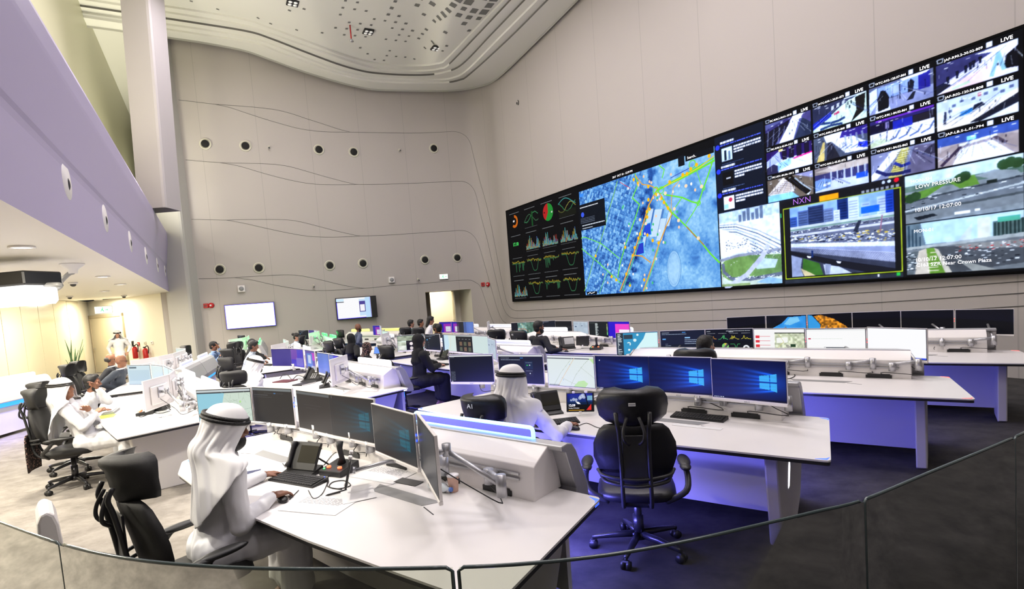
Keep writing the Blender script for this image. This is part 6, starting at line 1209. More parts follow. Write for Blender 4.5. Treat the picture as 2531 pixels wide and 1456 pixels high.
# two men at the left desk
cE = chair((-5.49, 6.19), R(22), 'black chair with a leopard print cloth hung on its back, at the left edge', 'mesh')
pE = (-5.34, 6.26)
person('reclining man in white robe and headscarf with folded arms at the left desk', pE, R(22), 'kandura', -16, .55, {1: (-5.20, 6.36, .84), -1: (-5.22, 6.22, .90), 'raw': 1}, -8, 8, M_SKIN, False, 'white', False, 1.0, .0105, elbow={1: (.7, .1, -.8), -1: (-.7, .1, -.8)})
mb = MB(); slab(mb, [(-.40, .28, .16, .02), (-.395, .45, .17, .025), (-.385, .66, .18, .025), (-.38, .72, .17, .02)], .03, .03); sc_ = mb.obj('cloth', M_LEOPARD); tag(sc_, 'leopard print cloth hanging from the back of the leftmost chair', 'cloth'); sc_.location = (-5.49, 6.19, 0); sc_.rotation_euler.z = R(22)-PI/2
pF = (-6.02, 7.0)
person('dark haired man in white resting his cheek on a hand beside the reclining man', pF, R(28), 'kandura', 16, .53, {1: on(248, 1026), -1: (-5.72, 6.98, 1.12), 'raw': 1}, 0, -6, M_SKIN2, True, None, True, .97, .0115, elbow={-1: (.1, .8, -.9)})
chair((-6.14, 6.95), R(28), 'black chair half hidden behind the reclining man in white', 'mesh')
# suited men
person('man in a dark suit with glasses and receding hair by the planter', (-8.55, 10.8), R(20), 'suit', 3, .55, None, 0, -10, M_SKIN, 'fringe', None, False, 1.0, .013, glasses=True)
person('bald man in a grey blue jacket bending to the white monitor backs', (-8.0, 10.15), R(15), 'suit', 16, .55, None, 0, -8, M_SKIN, None, None, False, 1.02, .013, col=M_GREYBLUE, glasses=True)
chair((-8.38, 9.95), R(18), 'black mesh chair of the bald man in the grey blue jacket', 'mesh')
chair((-8.85, 10.75), R(18), 'black mesh chair of the suited man with glasses', 'mesh')
ps_ = aty(287, 803, 18.2)
person('person in a long white robe standing in front of the lit door', (ps_.x, ps_.y), R(-60), 'kandura', 0, .93, None, 10, 0, M_SKIN3, False, 'white', False, 1.0, .018, standing=True)
# console J
person('man in a dark cap and light blue shirt with hand to his face', (-8.22, 13.9), R(12), 'shirt', 8, .50, {1: (-7.89, 13.85, .85), -1: (-7.95, 13.86, 1.14), 'raw': 1}, -4, -6, M_SKIN2, True, None, False, 1.0, .015, col=M_LBLUE, cap_=True, elbow={-1: (.2, .7, -.9)})
chair((-8.52, 13.8), R(15), 'black chair behind the man in the dark cap', 'mesh'); chair((-7.75, 14.1), R(140), 'black high chair turned away, right of the man in the cap')
person('man in a checked shirt writing at the desk left of the indigo screen', (-6.3, 11.9), R(22), 'shirt', 22, .55, {1: on(662, 896), -1: on(655, 902)}, -5, -18, M_SKIN2, True, None, False, 1.04, .013, col=M_CHECK)
chair((-6.0, 11.2), R(50), 'black chair beside the checked shirt man, its headrest by his shoulder', 'mesh')
person('woman in black robe reaching over the desk beside the checked shirt man', (-6.68, 12.82), R(10), 'abaya', 14, .55, {1: on(668, 888), -1: on(664, 884)}, 0, -8, M_SKIN, False, 'black', False, 1.0, .015, female=True)
# console I
person('man in white headscarf sitting behind the pale coast map monitor', (-4.15, 8.02), R(38), 'kandura', 8, .47, None, -8, -12, M_SKIN2, False, 'white', True, 1.0, .0115)
chair((-4.2, 7.88), R(82), 'black mesh chair of the man behind the coast map monitor', 'mesh').scale.z = .90; chair((-4.72, 8.9), R(42), 'empty black mesh chair between the suited men and the maroon folder desk', 'mesh')
# console H
pH = (-1.70, 9.0)
person('woman in a black abaya and headscarf typing in the middle of the room', pH, R(32), 'abaya', 5, .56, {1: on(1094, 905), -1: on(1086, 900)}, -5, -8, M_SKIN3, False, 'black', False, 1.02, .012, female=True)
chair((-1.95, 8.85), R(34), 'dark blue-black chair of the woman in the black abaya', 'leather')
# console G
person('bearded man in a dark suit using a mouse below the video wall', (.46, 10.25), R(40), 'suit', 10, .56, {1: on(1396, 868), -1: on(1380, 862)}, -22, -4, M_SKIN, True, None, True, 1.03, .0125)
cG = chair((.28, 10.0), R(44), 'black leather chair of the man in the dark suit'); M_ = Matrix.Translation((0, -.392, 1.165)) @ Matrix.Rotation(R(90), 4, 'X'); text_obj('lettering', 'F3', .05, M_TAG, cG, M_, 'CENTER', .001)
chair((-.22, 10.9), R(60), 'empty black leather chair left of the man in the dark suit')
# console B
person('dark haired man seen from behind at the charts screen', (2.06, 5.52), R(48), 'shirt', 6, .54, {1: on(1800, 940), -1: on(1700, 930)}, -20, -4, M_SKIN3, True, None, False, 1.0, .012, col=M_SUIT)
chair((1.98, 5.40), R(55), 'black leather chair of the dark haired man before the charts')
# rows behind
chair((-3.72, 11.15), R(25), 'black chair left of the leopard headscarf, blue glow on its back', 'leather'); chair((-3.80, 12.0), R(25), 'black chair just behind the blue-glowing chair', 'leather')
person('woman in a leopard print headscarf with a hand on a mouse', (-3.28, 10.75), R(20), 'abaya', 20, .44, {1: on(930, 876), -1: on(922, 880)}, 0, -14, M_SKIN, False, M_LEOPARD, False, .96, .013, female=True)
person('person in black seen from behind, above the leopard headscarf', (-3.98, 12.5), R(60), 'abaya', 6, .50, None, 0, 0, M_SKIN, False, 'black', False, 1.0, .016, female=True)
person('bald man in a dusty blue shirt in front of violet monitors', (-4.99, 16.5), R(30), 'shirt', 4, .56, None, 0, -4, M_SKIN2, None, None, True, 1.05, .016, col=M_BLUESH)
chair((-5.2, 16.35), R(30), 'black chair of the bald man in the dusty blue shirt', 'mesh')
person('woman with a hair bun bending over papers beside the green-lit screens', (-6.72, 15.5), R(5), 'shirt', 18, .54, None, 0, -20, M_SKIN3, 'bun', None, False, .97, .016, col=M_STRIPE, female=True)
chair((-6.25, 14.45), R(200), 'empty black chair right of the woman with the hair bun')
person('dark haired person at the left of the group by the doorway', (-3.3, 16.5), R(15), 'shirt', 6, .58, None, 0, -4, M_SKIN3, True, None, False, 1.02, .018, col=M_STRIPE)
person('man in a white shirt leaning in the group by the doorway', (-2.68, 15.9), R(10), 'shirt', 16, .66, None, 0, -14, M_SKIN, 'long', None, False, 1.05, .018, col=M_KANDURA)
person('dark haired person behind the white shirt in the doorway group', (-2.98, 16.35), R(0), 'shirt', 8, .60, None, 0, -6, M_SKIN, True, None, False, 1.0, .018)
person('man with glasses low in the group left of the magenta monitor', (-2.18, 14.5), R(-40), 'shirt', 6, .50, None, 0, 0, M_SKIN, True, None, False, 1.0, .016, glasses=True)
person('dark haired head just left of the magenta monitor by the doorway', (-1.98, 13.85), R(80), 'shirt', 6, .50, None, 0, 0, M_SKIN, True, None, False, 1.02, .016)
chair((-2.95, 14.9), R(60), 'black chair at the left of the doorway group'); chair((-2.45, 14.15), R(60), 'black chair in front of the doorway group, nearer the abaya woman')
# ------------------------------------------------------------------ things on walls and ceilings
def wthing(name, label, cat, x, y, off=0, group=None):
    t = thing(name, label, cat, (0, 0, 0), 0, group); M = wallM(x, y, off); t.location = M.to_translation(); t.rotation_euler = M.to_euler(); return t
M_NOZ = mat('nozzle_cream', (.66, .64, .52), .5); M_VOID = mat('nozzle_dark', (.006, .006, .006), .8)
up_n = [(508, 356), (607, 361), (788, 370), (874, 376), (1072, 367)]; lo_n = [(544, 666), (640, 662), (815, 656), (897, 651), (1050, 642), (1130, 637)]
for i, (x, y) in enumerate(up_n+lo_n):
    k = i if i < 5 else i-5; row_ = 'upper' if i < 5 else 'lower'; od = ['first', 'second', 'third', 'fourth', 'fifth', 'sixth'][k]
    t = wthing('air_nozzle', f'round cream air nozzle, {od} from the pier in the {row_} row', 'air nozzle', x, y, 0, 'round air nozzles on the back wall')
    sc = 1.0; r = .205
    mb = MB(); mb.lathe([(r, .0), (r*1.0, .02), (r*.97, .03), (r*.80, .032), (r*.78, .02), (r*.70, .02)], 28); mb.obj('ring', M_NOZ, t)
    mb = MB(); mb.lathe([(r*.66, .015), (r*.66, .06), (r*.58, .075), (r*.1, .076)], 24); mb.obj('nozzle', M_VOID, t)
for i, (x, y, w) in enumerate(((665, 364, 'between the second and third upper nozzles'), (987, 371, 'left of the fifth upper nozzle'), (418, 328, 'high beside the white pier'), (775, 706, 'above the gap between the two wall screens'), (1033, 690, 'left of the green exit sign'), (478, 727, 'low beside the white pier'))):
    t = wthing('security_camera', f'tiny beige wall camera {w}', 'camera', x, y, 0, 'small cameras on the back wall')
    mb = MB(); mb.box((0, 0, .02), (.07, .09, .04), bev=.008); mb.obj('bracket', M_NOZ, t); mb = MB(); mb.tube([(0, .0, .04), (0, -.03, .10)], .014, 8); mb.box((0, -.055, .12), (.07, .05, .12), bev=.015); mb.obj('camera_body', M_GREY, t); mb = MB(); mb.cyl((0, -.055, .18), (0, -.055, .19), .018, 12); mb.obj('lens', M_BLACK, t)
t = wthing('wall_fixture', 'small black hook shaped fixture high on the wall left of the video wall', 'wall fixture', 1281, 254); mb = MB(); mb.tube([(.06*math.cos(a), .09*math.sin(a), .03) for a in np.linspace(-1.4, 1.4, 10)], .012, 6); mb.obj('hook', M_BLACK, t); mb = MB(); mb.box((-.07, 0, .02), (.03, .08, .04), bev=.006); mb.obj('plate', M_BLACK, t)
for x, y, w in ((597, 714, 'above the white wall screen'), (967, 692, 'right of the second wall screen')):
    t = wthing('wall_speaker', f'square white wall speaker {w}', 'speaker', x, y, 0, 'square wall speakers'); mb = MB(); mb.box((0, 0, .05), (.25, .25, .10), bev=.015); mb.obj('case', M_WHITE, t); mb = MB(); mb.lathe([(.085, .10), (.085, .106), (.02, .11)], 20); mb.obj('grille', mat('speaker_grille', (.30, .31, .32), .7), t)
for x, y, w in ((510, 756, 'left of the white wall screen'), (1194, 703, 'between the doorway and the video wall')):
    t = wthing('alarm_button', f'square red fire alarm call point {w}', 'fire alarm', x, y, 0, 'red alarm call points'); mb = MB(); mb.box((0, 0, .03), (.16, .17, .06), bev=.01); mb.obj('box', M_REDP, t); mb = MB(); mb.box((0, 0, .062), (.09, .09, .004)); mb.obj('break_glass', mat('dark_red', (.18, .01, .015), .4), t)
    t = wthing('alarm_bell', f'round red alarm bell {w}', 'fire alarm', x+13, y-1 if x < 600 else y, 0, 'round red alarm bells'); mb = MB(); mb.lathe([(.10, 0), (.10, .05), (.085, .08), (.03, .085)], 22); mb.obj('bell', M_REDP, t); mb = MB(); mb.lathe([(.035, .085), (.035, .095), (.01, .098)], 16); mb.obj('beacon', M_WHITE, t)
M_EXIT = mat('exit_sign_lit', (.8, 1, .9), .4, emit=(.82, 1.0, .86), estr=1.25); M_EXITG = mat('exit_green', (.1, .6, .3), .5, emit=(.16, .62, .34), estr=.9)
def exit_sign(t, w=.36, h=.20):
    mb = MB(); mb.box((0, 0, .035), (w+.03, h+.03, .07), bev=.01); mb.obj('case', M_WHITE, t); mb = MB(); mb.box((0, 0, .072), (w, h, .006)); mb.obj('lit_panel', M_EXIT, t)
    mb = MB(); z = .0762                                    # running figure and arrow
    mb.add([(-.10, -.06, z), (-.075, -.06, z), (-.04, .0, z), (-.06, .02, z)], [(0, 1, 2, 3)]); mb.add([(-.01, -.065, z), (.02, -.05, z), (-.02, .01, z), (-.05, .0, z)], [(0, 1, 2, 3)]); mb.add([(-.065, .0, z), (-.02, .0, z), (-.01, .045, z), (-.05, .05, z)], [(0, 1, 2, 3)]); mb.lathe([(.018, z), (.001, z)], 12, 0, Matrix.Translation((-.025, .068, 0))); mb.obj('running_figure', M_EXITG, t)
    mb = MB(); mb.add([(.05, -.012, z), (.10, -.012, z), (.10, .012, z), (.05, .012, z)], [(0, 1, 2, 3)]); mb.add([(.10, -.035, z), (.14, 0, z), (.10, .035, z)], [(0, 1, 2)]); mb.obj('arrow', M_EXITG, t)
exit_sign(wthing('exit_sign', 'glowing exit sign above the open doorway in the back wall', 'exit sign', 1096, 684))
t = thing('exit_sign', 'glowing exit sign above the door of the low lit room', 'exit sign'); p = aty(256, 766, 19.0); t.location = p; t.rotation_euler = (R(90), 0, R(38)); exit_sign(t, .50, .24)
# wall screens
M_TVW = mat('tv_white', (1, 1, 1), .3, emit=(1, 1, 1), estr=1.35); M_TVB = mat('tv_blue_rim', (.2, .2, 1), .3, emit=(.16, .12, 1.0), estr=1.0)
def tv(label, cx, cy, w, h, yaw, full):
    t = wthing('wall_screen', label, 'television', cx, cy, .10 if full else .16, 'wall-mounted screens on the back wall'); t.rotation_euler.rotate_axis('Y', R(yaw))
    mb = MB(); mb.box((0, 0, 0), (w, h, .06), bev=.012); mb.obj('case', M_BLACK, t)
    mb = MB(); mb.box((0, 0, -.06 if full else -.10), (.5, .4, .12 if full else .2)); mb.obj('mount', M_DARK, t)
    if full: mb = MB(); mb.box((0, 0, .032), (w-.03, h-.03, .004)); mb.obj('rim_glow', M_TVB, t); mb = MB(); mb.box((0, 0, .035), (w-.075, h-.075, .004)); mb.obj('lit_screen', M_TVW, t)
    else:
        cv = Canvas(90, 54, (250, 250, 252)); cv.rect(0, 0, .015, 1, (70, 50, 230)); cv.rect(0, .985, 1, 1, (70, 50, 230)); cv.rect(0, 0, 1, .02, (70, 50, 230)); cv.rect(0, .80, .22, .84, (30, 30, 60)); cv.rect(0, .85, .22, .97, (205, 235, 252)); cv.rect(.66, .1, .84, .92, (200, 225, 248)); cv.rect(.66, .3, .84, .82, (80, 70, 150)); cv.rect(.68, .33, .82, .66, (246, 244, 250)); cv.rect(.84, .0, 1, 1, (190, 222, 250)); cv.rect(.985, 0, 1, 1, (70, 50, 230))
        x0, x1 = -w/2+.03, w/2-.24; me = picture_mesh('lit_screen', cv, ((x0, -h/2+.03, .034), (x1, -h/2+.03, .034), (x1, h/2-.03, .034), (x0, h/2-.03, .034)), M_SCREEN); o = bpy.data.objects.new('lit_screen', me); COL.objects.link(o); o.parent = t
tv('large white glowing wall screen left on the back wall', 620.5, 780, 1.72, .93, 0, True)
tv('wall screen with a blue rim and dark right strip, nearer the doorway', 880, 761, 1.62, .90, -6, False)
# ceiling fittings
def up_hit(x, y):
    d = ray(x, y); h = CBVH.ray_cast(C_O, d); return h[0], h[1]
M_LAMPW = mat('lamp_glass', (.9, .9, .9), .4, emit=(1, .98, .92), estr=.35)
for x, y, w in ((723, 5, 'nearest the mezzanine'), (910, 77, 'right of the red rod'), (1078, 118, 'nearest the curved corner of the ceiling')):
    p, n = up_hit(x, y); t = thing('ceiling_light', f'black square four-lamp ceiling light {w}', 'ceiling light', p, math.atan2(S_D.y, S_D.x), 'square four-lamp ceiling lights')
    mb = MB(); mb.box((0, 0, -.02), (.34, .34, .06), bev=.01); mb.obj('frame', M_BLACK, t)
    for a in (-1, 1):
        for b in (-1, 1): mb = MB(); mb.lathe([(.055, -.05), (.06, -.056), (.02, -.06)], 14, 0, Matrix.Translation((a*.075, b*.075, 0))); mb.obj('lamp', M_LAMPW, t)
p, n = up_hit(865, 62); t = thing('pendant_rod', 'thin red rod hanging from the perforated ceiling', 'ceiling fitting', p); mb = MB(); mb.cyl((0, 0, 0), (0, 0, -.46), .022, 10); mb.obj('rod', M_REDP, t); mb = MB(); mb.lathe([(.03, -.45), (.06, -.49), (.06, -.52), (.02, -.55)], 14); mb.obj('tip', M_ALU, t)
# low room ceiling
for x, y, w in ((54, 611, 'largest, nearest the left edge'), (254, 684, 'left one of the middle pair'), (297, 703, 'right one of the middle pair'), (257, 720, 'just above the hanging exit sign'), (243, 741, 'farthest, by the exit sign')):
    p = atz(x, y, 2.99); t = thing('downlight', f'round white downlight of the low ceiling, {w}', 'ceiling light', p, 0, 'round downlights of the low ceiling'); mb = MB(); mb.lathe([(.13, .012), (.135, -.012), (.115, -.016), (.105, .0)], 24); mb.obj('trim', M_WHITE, t); mb = MB(); mb.lathe([(.105, .004), (.105, -.006), (.02, -.008)], 22); mb.obj('lens', mat('downlight_lens', (1, 1, 1), .4, emit=(1, .97, .9), estr=4), t)
for x, y, w in ((172, 735, 'above the cream glass panels'), (306, 733, 'over the cream wall'), (180, 701, 'behind the hanging display')):
    p = atz(x, y-3, 3.0); t = thing('ceiling_camera', f'dark dome camera under the low ceiling {w}', 'camera', p, 0, 'dome cameras under the low ceiling'); mb = MB(); mb.lathe([(.09, .0), (.09, -.035), (.07, -.045)], 18); mb.obj('base', M_WHITE, t); mb = MB(); mb.lathe([(.06, -.045), (.055, -.075), (.03, -.095), (.005, -.10)], 16); mb.obj('dome', M_DARK, t)
# hanging display: dark housing, bright front, arm to a ceiling mount
hq = V((-7.55, 7.6, 0)); t = thing('hanging_display', 'large ceiling-hung display seen from below with a black case and glaring white face', 'display', (hq.x, hq.y, 2.46), R(-8))
mb = MB(); mb.box((0, 0, .235), (1.7, .55, .20), bev=.02); mb.obj('case', M_BLACK, t); mb = MB(); mb.box((0, 0, .0), (1.62, .50, .27), bev=.05); mb.obj('lit_face', mat('display_glare', (1, 1, 1), .4, emit=(1, .99, .97), estr=1.8), t)
cm = atz(178, 652, 3.0)-V(t.location); cm = Matrix.Rotation(R(8), 3, 'Z') @ cm
mb = MB(); mb.tube(catmull([(.8, .05, .14), (1.0, .1, .12), (cm.x-.35, cm.y-.05, .14), (cm.x-.12, cm.y, .36), (cm.x, cm.y, .40)], 5), .035, 8); mb.obj('arm', M_GREY, t); mb = MB(); mb.lathe([(.17, cm.z), (.16, cm.z-.02), (.07, cm.z-.10), (.06, cm.z-.16)], 20, 0, Matrix.Translation((cm.x, cm.y, 0))); mb.obj('ceiling_mount', M_WHITE, t)
# spot openings along the fascia
for i, (x, y) in enumerate(((165, 448), (260, 540), (322, 597), (361, 632), (389, 655), (408, 668))):
    d = ray(x, y); t_ = FL0.dot(FN)/(d.x*FN.x+d.y*FN.y); p = C_O+d*t_+FN.to_3d()*.004; M = Matrix((-FD.to_3d(), V((0, 0, 1)), FN.to_3d())).transposed().to_4x4()
    od = ['first', 'second', 'third', 'fourth', 'fifth', 'sixth'][i]; t = thing('round_recess', f'round recess with a small spotlight in the mezzanine front, {od} from the left edge', 'wall recess', p, 0, 'round recesses along the mezzanine front'); t.rotation_euler = M.to_euler()
    mb = MB(); mb.lathe([(.22, .0), (.225, .012), (.20, .016), (.19, .004)], 28); mb.obj('rim', M_WHITE, t); mb = MB(); mb.lathe([(.19, .002), (.18, .008), (.03, .010)], 24); mb.obj('dish', mat('recess_grey', (.55, .52, .56), .5), t); mb = MB(); mb.ell((-.07, -.02, .03), (.055, .10, .045), 14, 8); mb.obj('spot', M_DARK, t)
# fire point on the cream wall
lwd = (bk1-d1).normalized(); lwn = V((lwd.y, -lwd.x)); lwn = -lwn if lwn.dot(-d1) < 0 else lwn
def onlow(x, y, off=.0):
    d = ray(x, y); t_ = d1.dot(lwn)/(d.x*lwn.x+d.y*lwn.y); return C_O+d*t_+lwn.to_3d()*off
LM_ = Matrix((V((-lwn.y, lwn.x, 0)), V((0, 0, 1)), lwn.to_3d())).transposed().to_4x4()
for x, y, w in ((342, 868, 'with a long black horn'), (368, 872, 'with a short hose')):
    p = onlow(x, y, .12); t = thing('fire_extinguisher', f'red fire extinguisher {w} on the cream wall', 'fire extinguisher', p); mb = MB(); mb.lathe([(.02, -.28), (.085, -.27), (.09, -.25), (.09, .12), (.06, .18), (.025, .20)], 18); mb.obj('cylinder', M_REDP, t); mb = MB(); mb.box((0, -.02, .23), (.05, .12, .05), bev=.01); mb.tube(catmull([(.02, 0, .24), (.12, -.02, .28), (.16, -.03, .15), (.13, -.03, -.02)], 4), .016, 8)
    if 'horn' in w: mb.tube([(-.02, -.05, .2), (-.01, -.05, .42)], [.03, .045], 10)
    mb.obj('valve_hose', M_BLACK, t)
for x, y, c, n_, lb in ((343, 850, M_REDP, 'safety_sign', 'small red fire sign above the extinguisher'), (359, 848, M_NOZ, 'call_point', 'small yellow call point right of the fire sign'), (376, 847, M_WHITE, 'light_switch', 'white switch plate at the right of the fire sign')):
    p = onlow(x, y, .01); t = thing(n_, lb, n_.replace('_', ' '), p); t.rotation_euler = LM_.to_euler(); mb = MB(); mb.box((0, 0, .0), (.15, .13, .03), bev=.008); mb.obj('plate', c, t); mb = MB(); mb.box((0, 0, .017), (.06, .05, .004)); mb.obj('symbol', M_WHITE if c is M_REDP else M_GREY, t)
# planter with spiky plant
pp = V((-10.35, 12.0, 0)); t = thing('planter', 'long white planter box by the cream glass panels', 'planter', pp, R(15)); mb = MB(); mb.box((0, 0, .37), (1.2, .45, .74), bev=.015); mb.obj('box', M_WHITE, t); mb = MB(); mb.box((0, 0, .73), (1.12, .37, .03)); mb.obj('soil', mat('soil', (.04, .03, .02), .95), t)
t = thing('snake_plant', 'spiky green snake plant growing in the white planter', 'plant', (pp.x, pp.y, .74), .3); M_LEAF = mat('snake_leaf', (.05, .12, .04), .5, noise_scale=14, noise_amt=.4)
rl = random.Random(3)
for k in range(9):
    a = rl.random()*6.28; L = .45+.55*rl.random(); tilt = .08+.30*rl.random(); bx, by = .10*(rl.random()-.5), .10*(rl.random()-.5); mb = MB(); rows = []
    for q in range(6):
        s_ = q/5; c_ = V((bx+math.cos(a)*tilt*L*s_**1.5, by+math.sin(a)*tilt*L*s_**1.5, L*s_)); w_ = .030*(1-s_**2.2)+.002; sd = V((-math.sin(a), math.cos(a), 0)); nn = V((math.cos(a), math.sin(a), 0)); rows.append([tuple(c_+sd*w_), tuple(c_+nn*.006), tuple(c_-sd*w_), tuple(c_-nn*.006)])
    loft(rows, mb); mb.obj('leaf', M_LEAF, t)
# ------------------------------------------------------------------ glass railing
RAIL = [(-260, 1180), (-120, 1238), (0, 1289), (150, 1342), (260, 1369), (380, 1387), (540, 1399), (700, 1404), (900, 1404), (1125, 1400), (1300, 1391), (1500, 1370), (1700, 1335), (1900, 1290), (2020, 1262), (2133, 1234), (2300, 1165), (2505, 1080), (2650, 1010), (2800, 930)]
RP = catmull([V((*atz(x, y, 1.1).xy, 0)) for x, y in RAIL], 6); RB = [0]
for a, b in zip(RP, RP[1:]): RB.append(RB[-1]+(b-a).length)
def rat(s): i = max(0, min(len(RP)-2, int(np.searchsorted(RB, s))-1)); return RP[i].lerp(RP[i+1], (s-RB[i])/max(1e-6, RB[i+1]-RB[i]))
M_GLASS = bpy.data.materials.new('clear_grey_glass'); M_GLASS.use_nodes = True; nt = M_GLASS.node_tree; nt.nodes.clear()
out = nt.nodes.new('ShaderNodeOutputMaterial'); mx = nt.nodes.new('ShaderNodeMixShader'); tr = nt.nodes.new('ShaderNodeBsdfTransparent'); gl = nt.nodes.new('ShaderNodeBsdfGlossy'); fr = nt.nodes.new('ShaderNodeFresnel')
tr.inputs[0].default_value = (.80, .82, .76, 1); gl.inputs['Roughness'].default_value = .03; gl.inputs['Color'].default_value = (.8, .82, .8, 1); fr.inputs[0].default_value = 1.35
nt.links.new(fr.outputs[0], mx.inputs[0]); nt.links.new(tr.outputs[0], mx.inputs[1]); nt.links.new(gl.outputs[0], mx.inputs[2]); nt.links.new(mx.outputs[0], out.inputs[0])
M_GEDGE = mat('glass_edge', (.05, .075, .075), .15, spec=.8)
def sp(x, y): q = atz(x, y, 1.1).xy; return min(range(len(RP)), key=lambda i: (RP[i].xy-q).length)
cuts = [0]+[RB[sp(x, y)] for x, y in ((150, 1342), (1125, 1400), (2133, 1234), (2505, 1080))]+[RB[-1]]
WHO = ['at the far left', 'in front of the bearded man', 'in front of the empty chair', 'at the dark right floor', 'at the far right']
for k in range(5):
    g = .006 if k not in (1, 2) else .008; s0, s1 = cuts[k]+.006, cuts[k+1]-.006
    if k == 2: s0 += .004
    if k == 1: s1 -= .004
    t = thing('glass_railing', f'curved clear glass railing panel {WHO[k]}', 'glass railing', rat((s0+s1)/2), 0, 'curved glass railing panels'); o_ = V(t.location)
    ss = np.linspace(s0, s1, 26); P = [rat(s)-o_ for s in ss]; N_n = []
    for i in range(len(P)): e = P[min(i+1, 25)]-P[max(i-1, 0)]; N_n.append(V((-e.y, e.x, 0)).normalized())
    for sgn in (1,):
        mb = MB(); th = .007; n = 26
        vs = [tuple(p+q*th*a+V((0, 0, z))) for a, z in ((-1, .10), (1, .10), (1, 1.094), (-1, 1.094)) for p, q in zip(P, N_n)]
        fs = [(j*n+i, j*n+i+1, ((j+1) % 4)*n+i+1, ((j+1) % 4)*n+i) for j in (1, 3) for i in range(n-1)]
        mb.add(vs, fs, 0, True); mb.obj('pane', M_GLASS, t)
    mb = MB(); e = [p+V((0, 0, 1.097)) for p in P]; mb.tube([P[0]+V((0, 0, .1)), P[0]+V((0, 0, 1.085)), e[0]+(e[1]-e[0])*.3]+e[1:-1]+[e[-1]+(e[-2]-e[-1])*.3, P[-1]+V((0, 0, 1.085)), P[-1]+V((0, 0, .1))], .0062, 6); mb.obj('polished_edge', M_GEDGE, t)
    mb = MB(); vs = [tuple(p+q*a+V((0, 0, z))) for a, z in ((-.04, 0), (.04, 0), (.04, .13), (-.04, .13)) for p, q in zip(P, N_n)]; fs = [(j*n+i, j*n+i+1, ((j+1) % 4)*n+i+1, ((j+1) % 4)*n+i) for j in range(4) for i in range(n-1)]
    mb.add(vs, fs, 0, True); mb.obj('base_shoe', M_PANEL, t)
# ------------------------------------------------------------------ things on the desks
DT = .7405
def place(px, py, z=DT): return atz(px, py, z)
def keyboard(label, loc, rz, w=.44, m=None, led=False):
    t = thing('keyboard', label, 'keyboard', loc, rz, 'computer keyboards'); mb = MB(); mb.prism([(-w/2, -.07), (w/2, -.07), (w/2, .07), (-w/2, .07)], 0, .012); mb.add([(-w/2, .07, .012), (w/2, .07, .012), (w/2, .07, .028), (-w/2, .07, .028), (-w/2, -.07, .013), (w/2, -.07, .013)], [(0, 3, 2, 1), (4, 5, 2, 3), (0, 4, 3), (1, 2, 5)]); mb.obj('case', m or M_BLACK, t)
    mb = MB(); cols = 17
    for r in range(5):
        for c in range(cols):
            x = -w/2+.016+(w-.03)*(c+.5)/cols; y = -.055+.0225*r; z = .016+.0022*r*1.0; mb.box((x, y, z+.003), ((w-.03)/cols*.84, .0185, .006))
    k = mb.obj('keys', M_DARK if not m else M_GREY, t); k['kind'] = 'stuff'
    if led: mb = MB(); mb.box((w/2-.03, .062, .030), (.008, .004, .003)); mb.obj('indicator_light', M_BLUE, t)
    return t
def mouse(label, loc, rz):
    t = thing('mouse', label, 'computer mouse', loc, rz, 'computer mice'); mb = MB(); mb.ell((0, 0, .012), (.030, .055, .022), 14, 8); mb.obj('shell', M_BLACK, t); mb = MB(); mb.cyl((-.004, .03, .031), (.004, .03, .031), .008, 10); mb.obj('scroll_wheel', M_GREY, t); return t
def cable(label, pts, r=.0028, m=None, z=DT+.004):
    P = [place(x, y, z) if not isinstance(x, tuple) else V(x) for x, y in pts]; o = P[0].copy(); mb = MB(); mb.tube([p-o for p in catmull(P, 6)], r, 6); q = mb.obj('cable', m or M_CABLE); q.location = o; tag(q, label, 'cable'); return q
def phone(label, loc, rz, buttons=False, s=1.0):
    t = thing('desk_phone', label, 'telephone', loc, rz, 'desk telephones'); MS = Matrix.Scale(s, 4)
    mb = MB(); mb.add([(-.14, -.10, 0), (.14, -.10, 0), (.14, .06, 0), (-.14, .06, 0), (-.14, -.10, .012), (.14, -.10, .012), (.14, .05, .05), (-.14, .05, .05)], [(3, 2, 1, 0), (4, 5, 6, 7), (0, 1, 5, 4), (1, 2, 6, 5), (2, 3, 7, 6), (3, 0, 4, 7)], 0, False, MS); mb.obj('base', M_BLACK, t)
    a = R(62) if not buttons else R(48); T = MS @ Matrix.Translation((0, -.03, .03)) @ Matrix.Rotation(a, 4, 'X')
    mb = MB(); mb.box((0, .10, 0), (.285, .21, .022), 0, T, bev=.008); mb.obj('upright', M_BLACK, t)
    mb = MB(); mb.box((.045, .115, .012), (.175, .125, .003), 0, T); mb.obj('screen', mat('phone_screen', (.028, .027, .02), .12), t)
    mb = MB(); mb.tube([tuple(T @ V(p)) for p in ((-.112, .01, .03), (-.112, .05, .022), (-.112, .16, .022), (-.112, .20, .03))], [.024*s, .016*s, .016*s, .026*s], 10); mb.obj('handset', M_DARK, t)
    if buttons:
        mb = MB()
        for i in range(3):
            for j in range(4): mb.box((-.0+.035*i, .02+.022*j, .013), (.022, .014, .006), 0, T)
        k = mb.obj('buttons', M_GREY, t)
        for c, (x, y) in ((M_YELLOW, (.115, .17)), (M_YELLOW, (.02, .19))): mb = MB(); mb.box((x, y, .014), (.018, .012, .004), 0, T); mb.obj('message_light', mat('message_yellow', (.6, .6, .15), .5), t)
    else: mb = MB(); mb.tube([tuple(MS @ V(p)) for p in ((.10, .05, .10), (.13, .13, .02), (.16, .16, .004))], .007, 6); mb.obj('stand', M_BLACK, t)
    return t
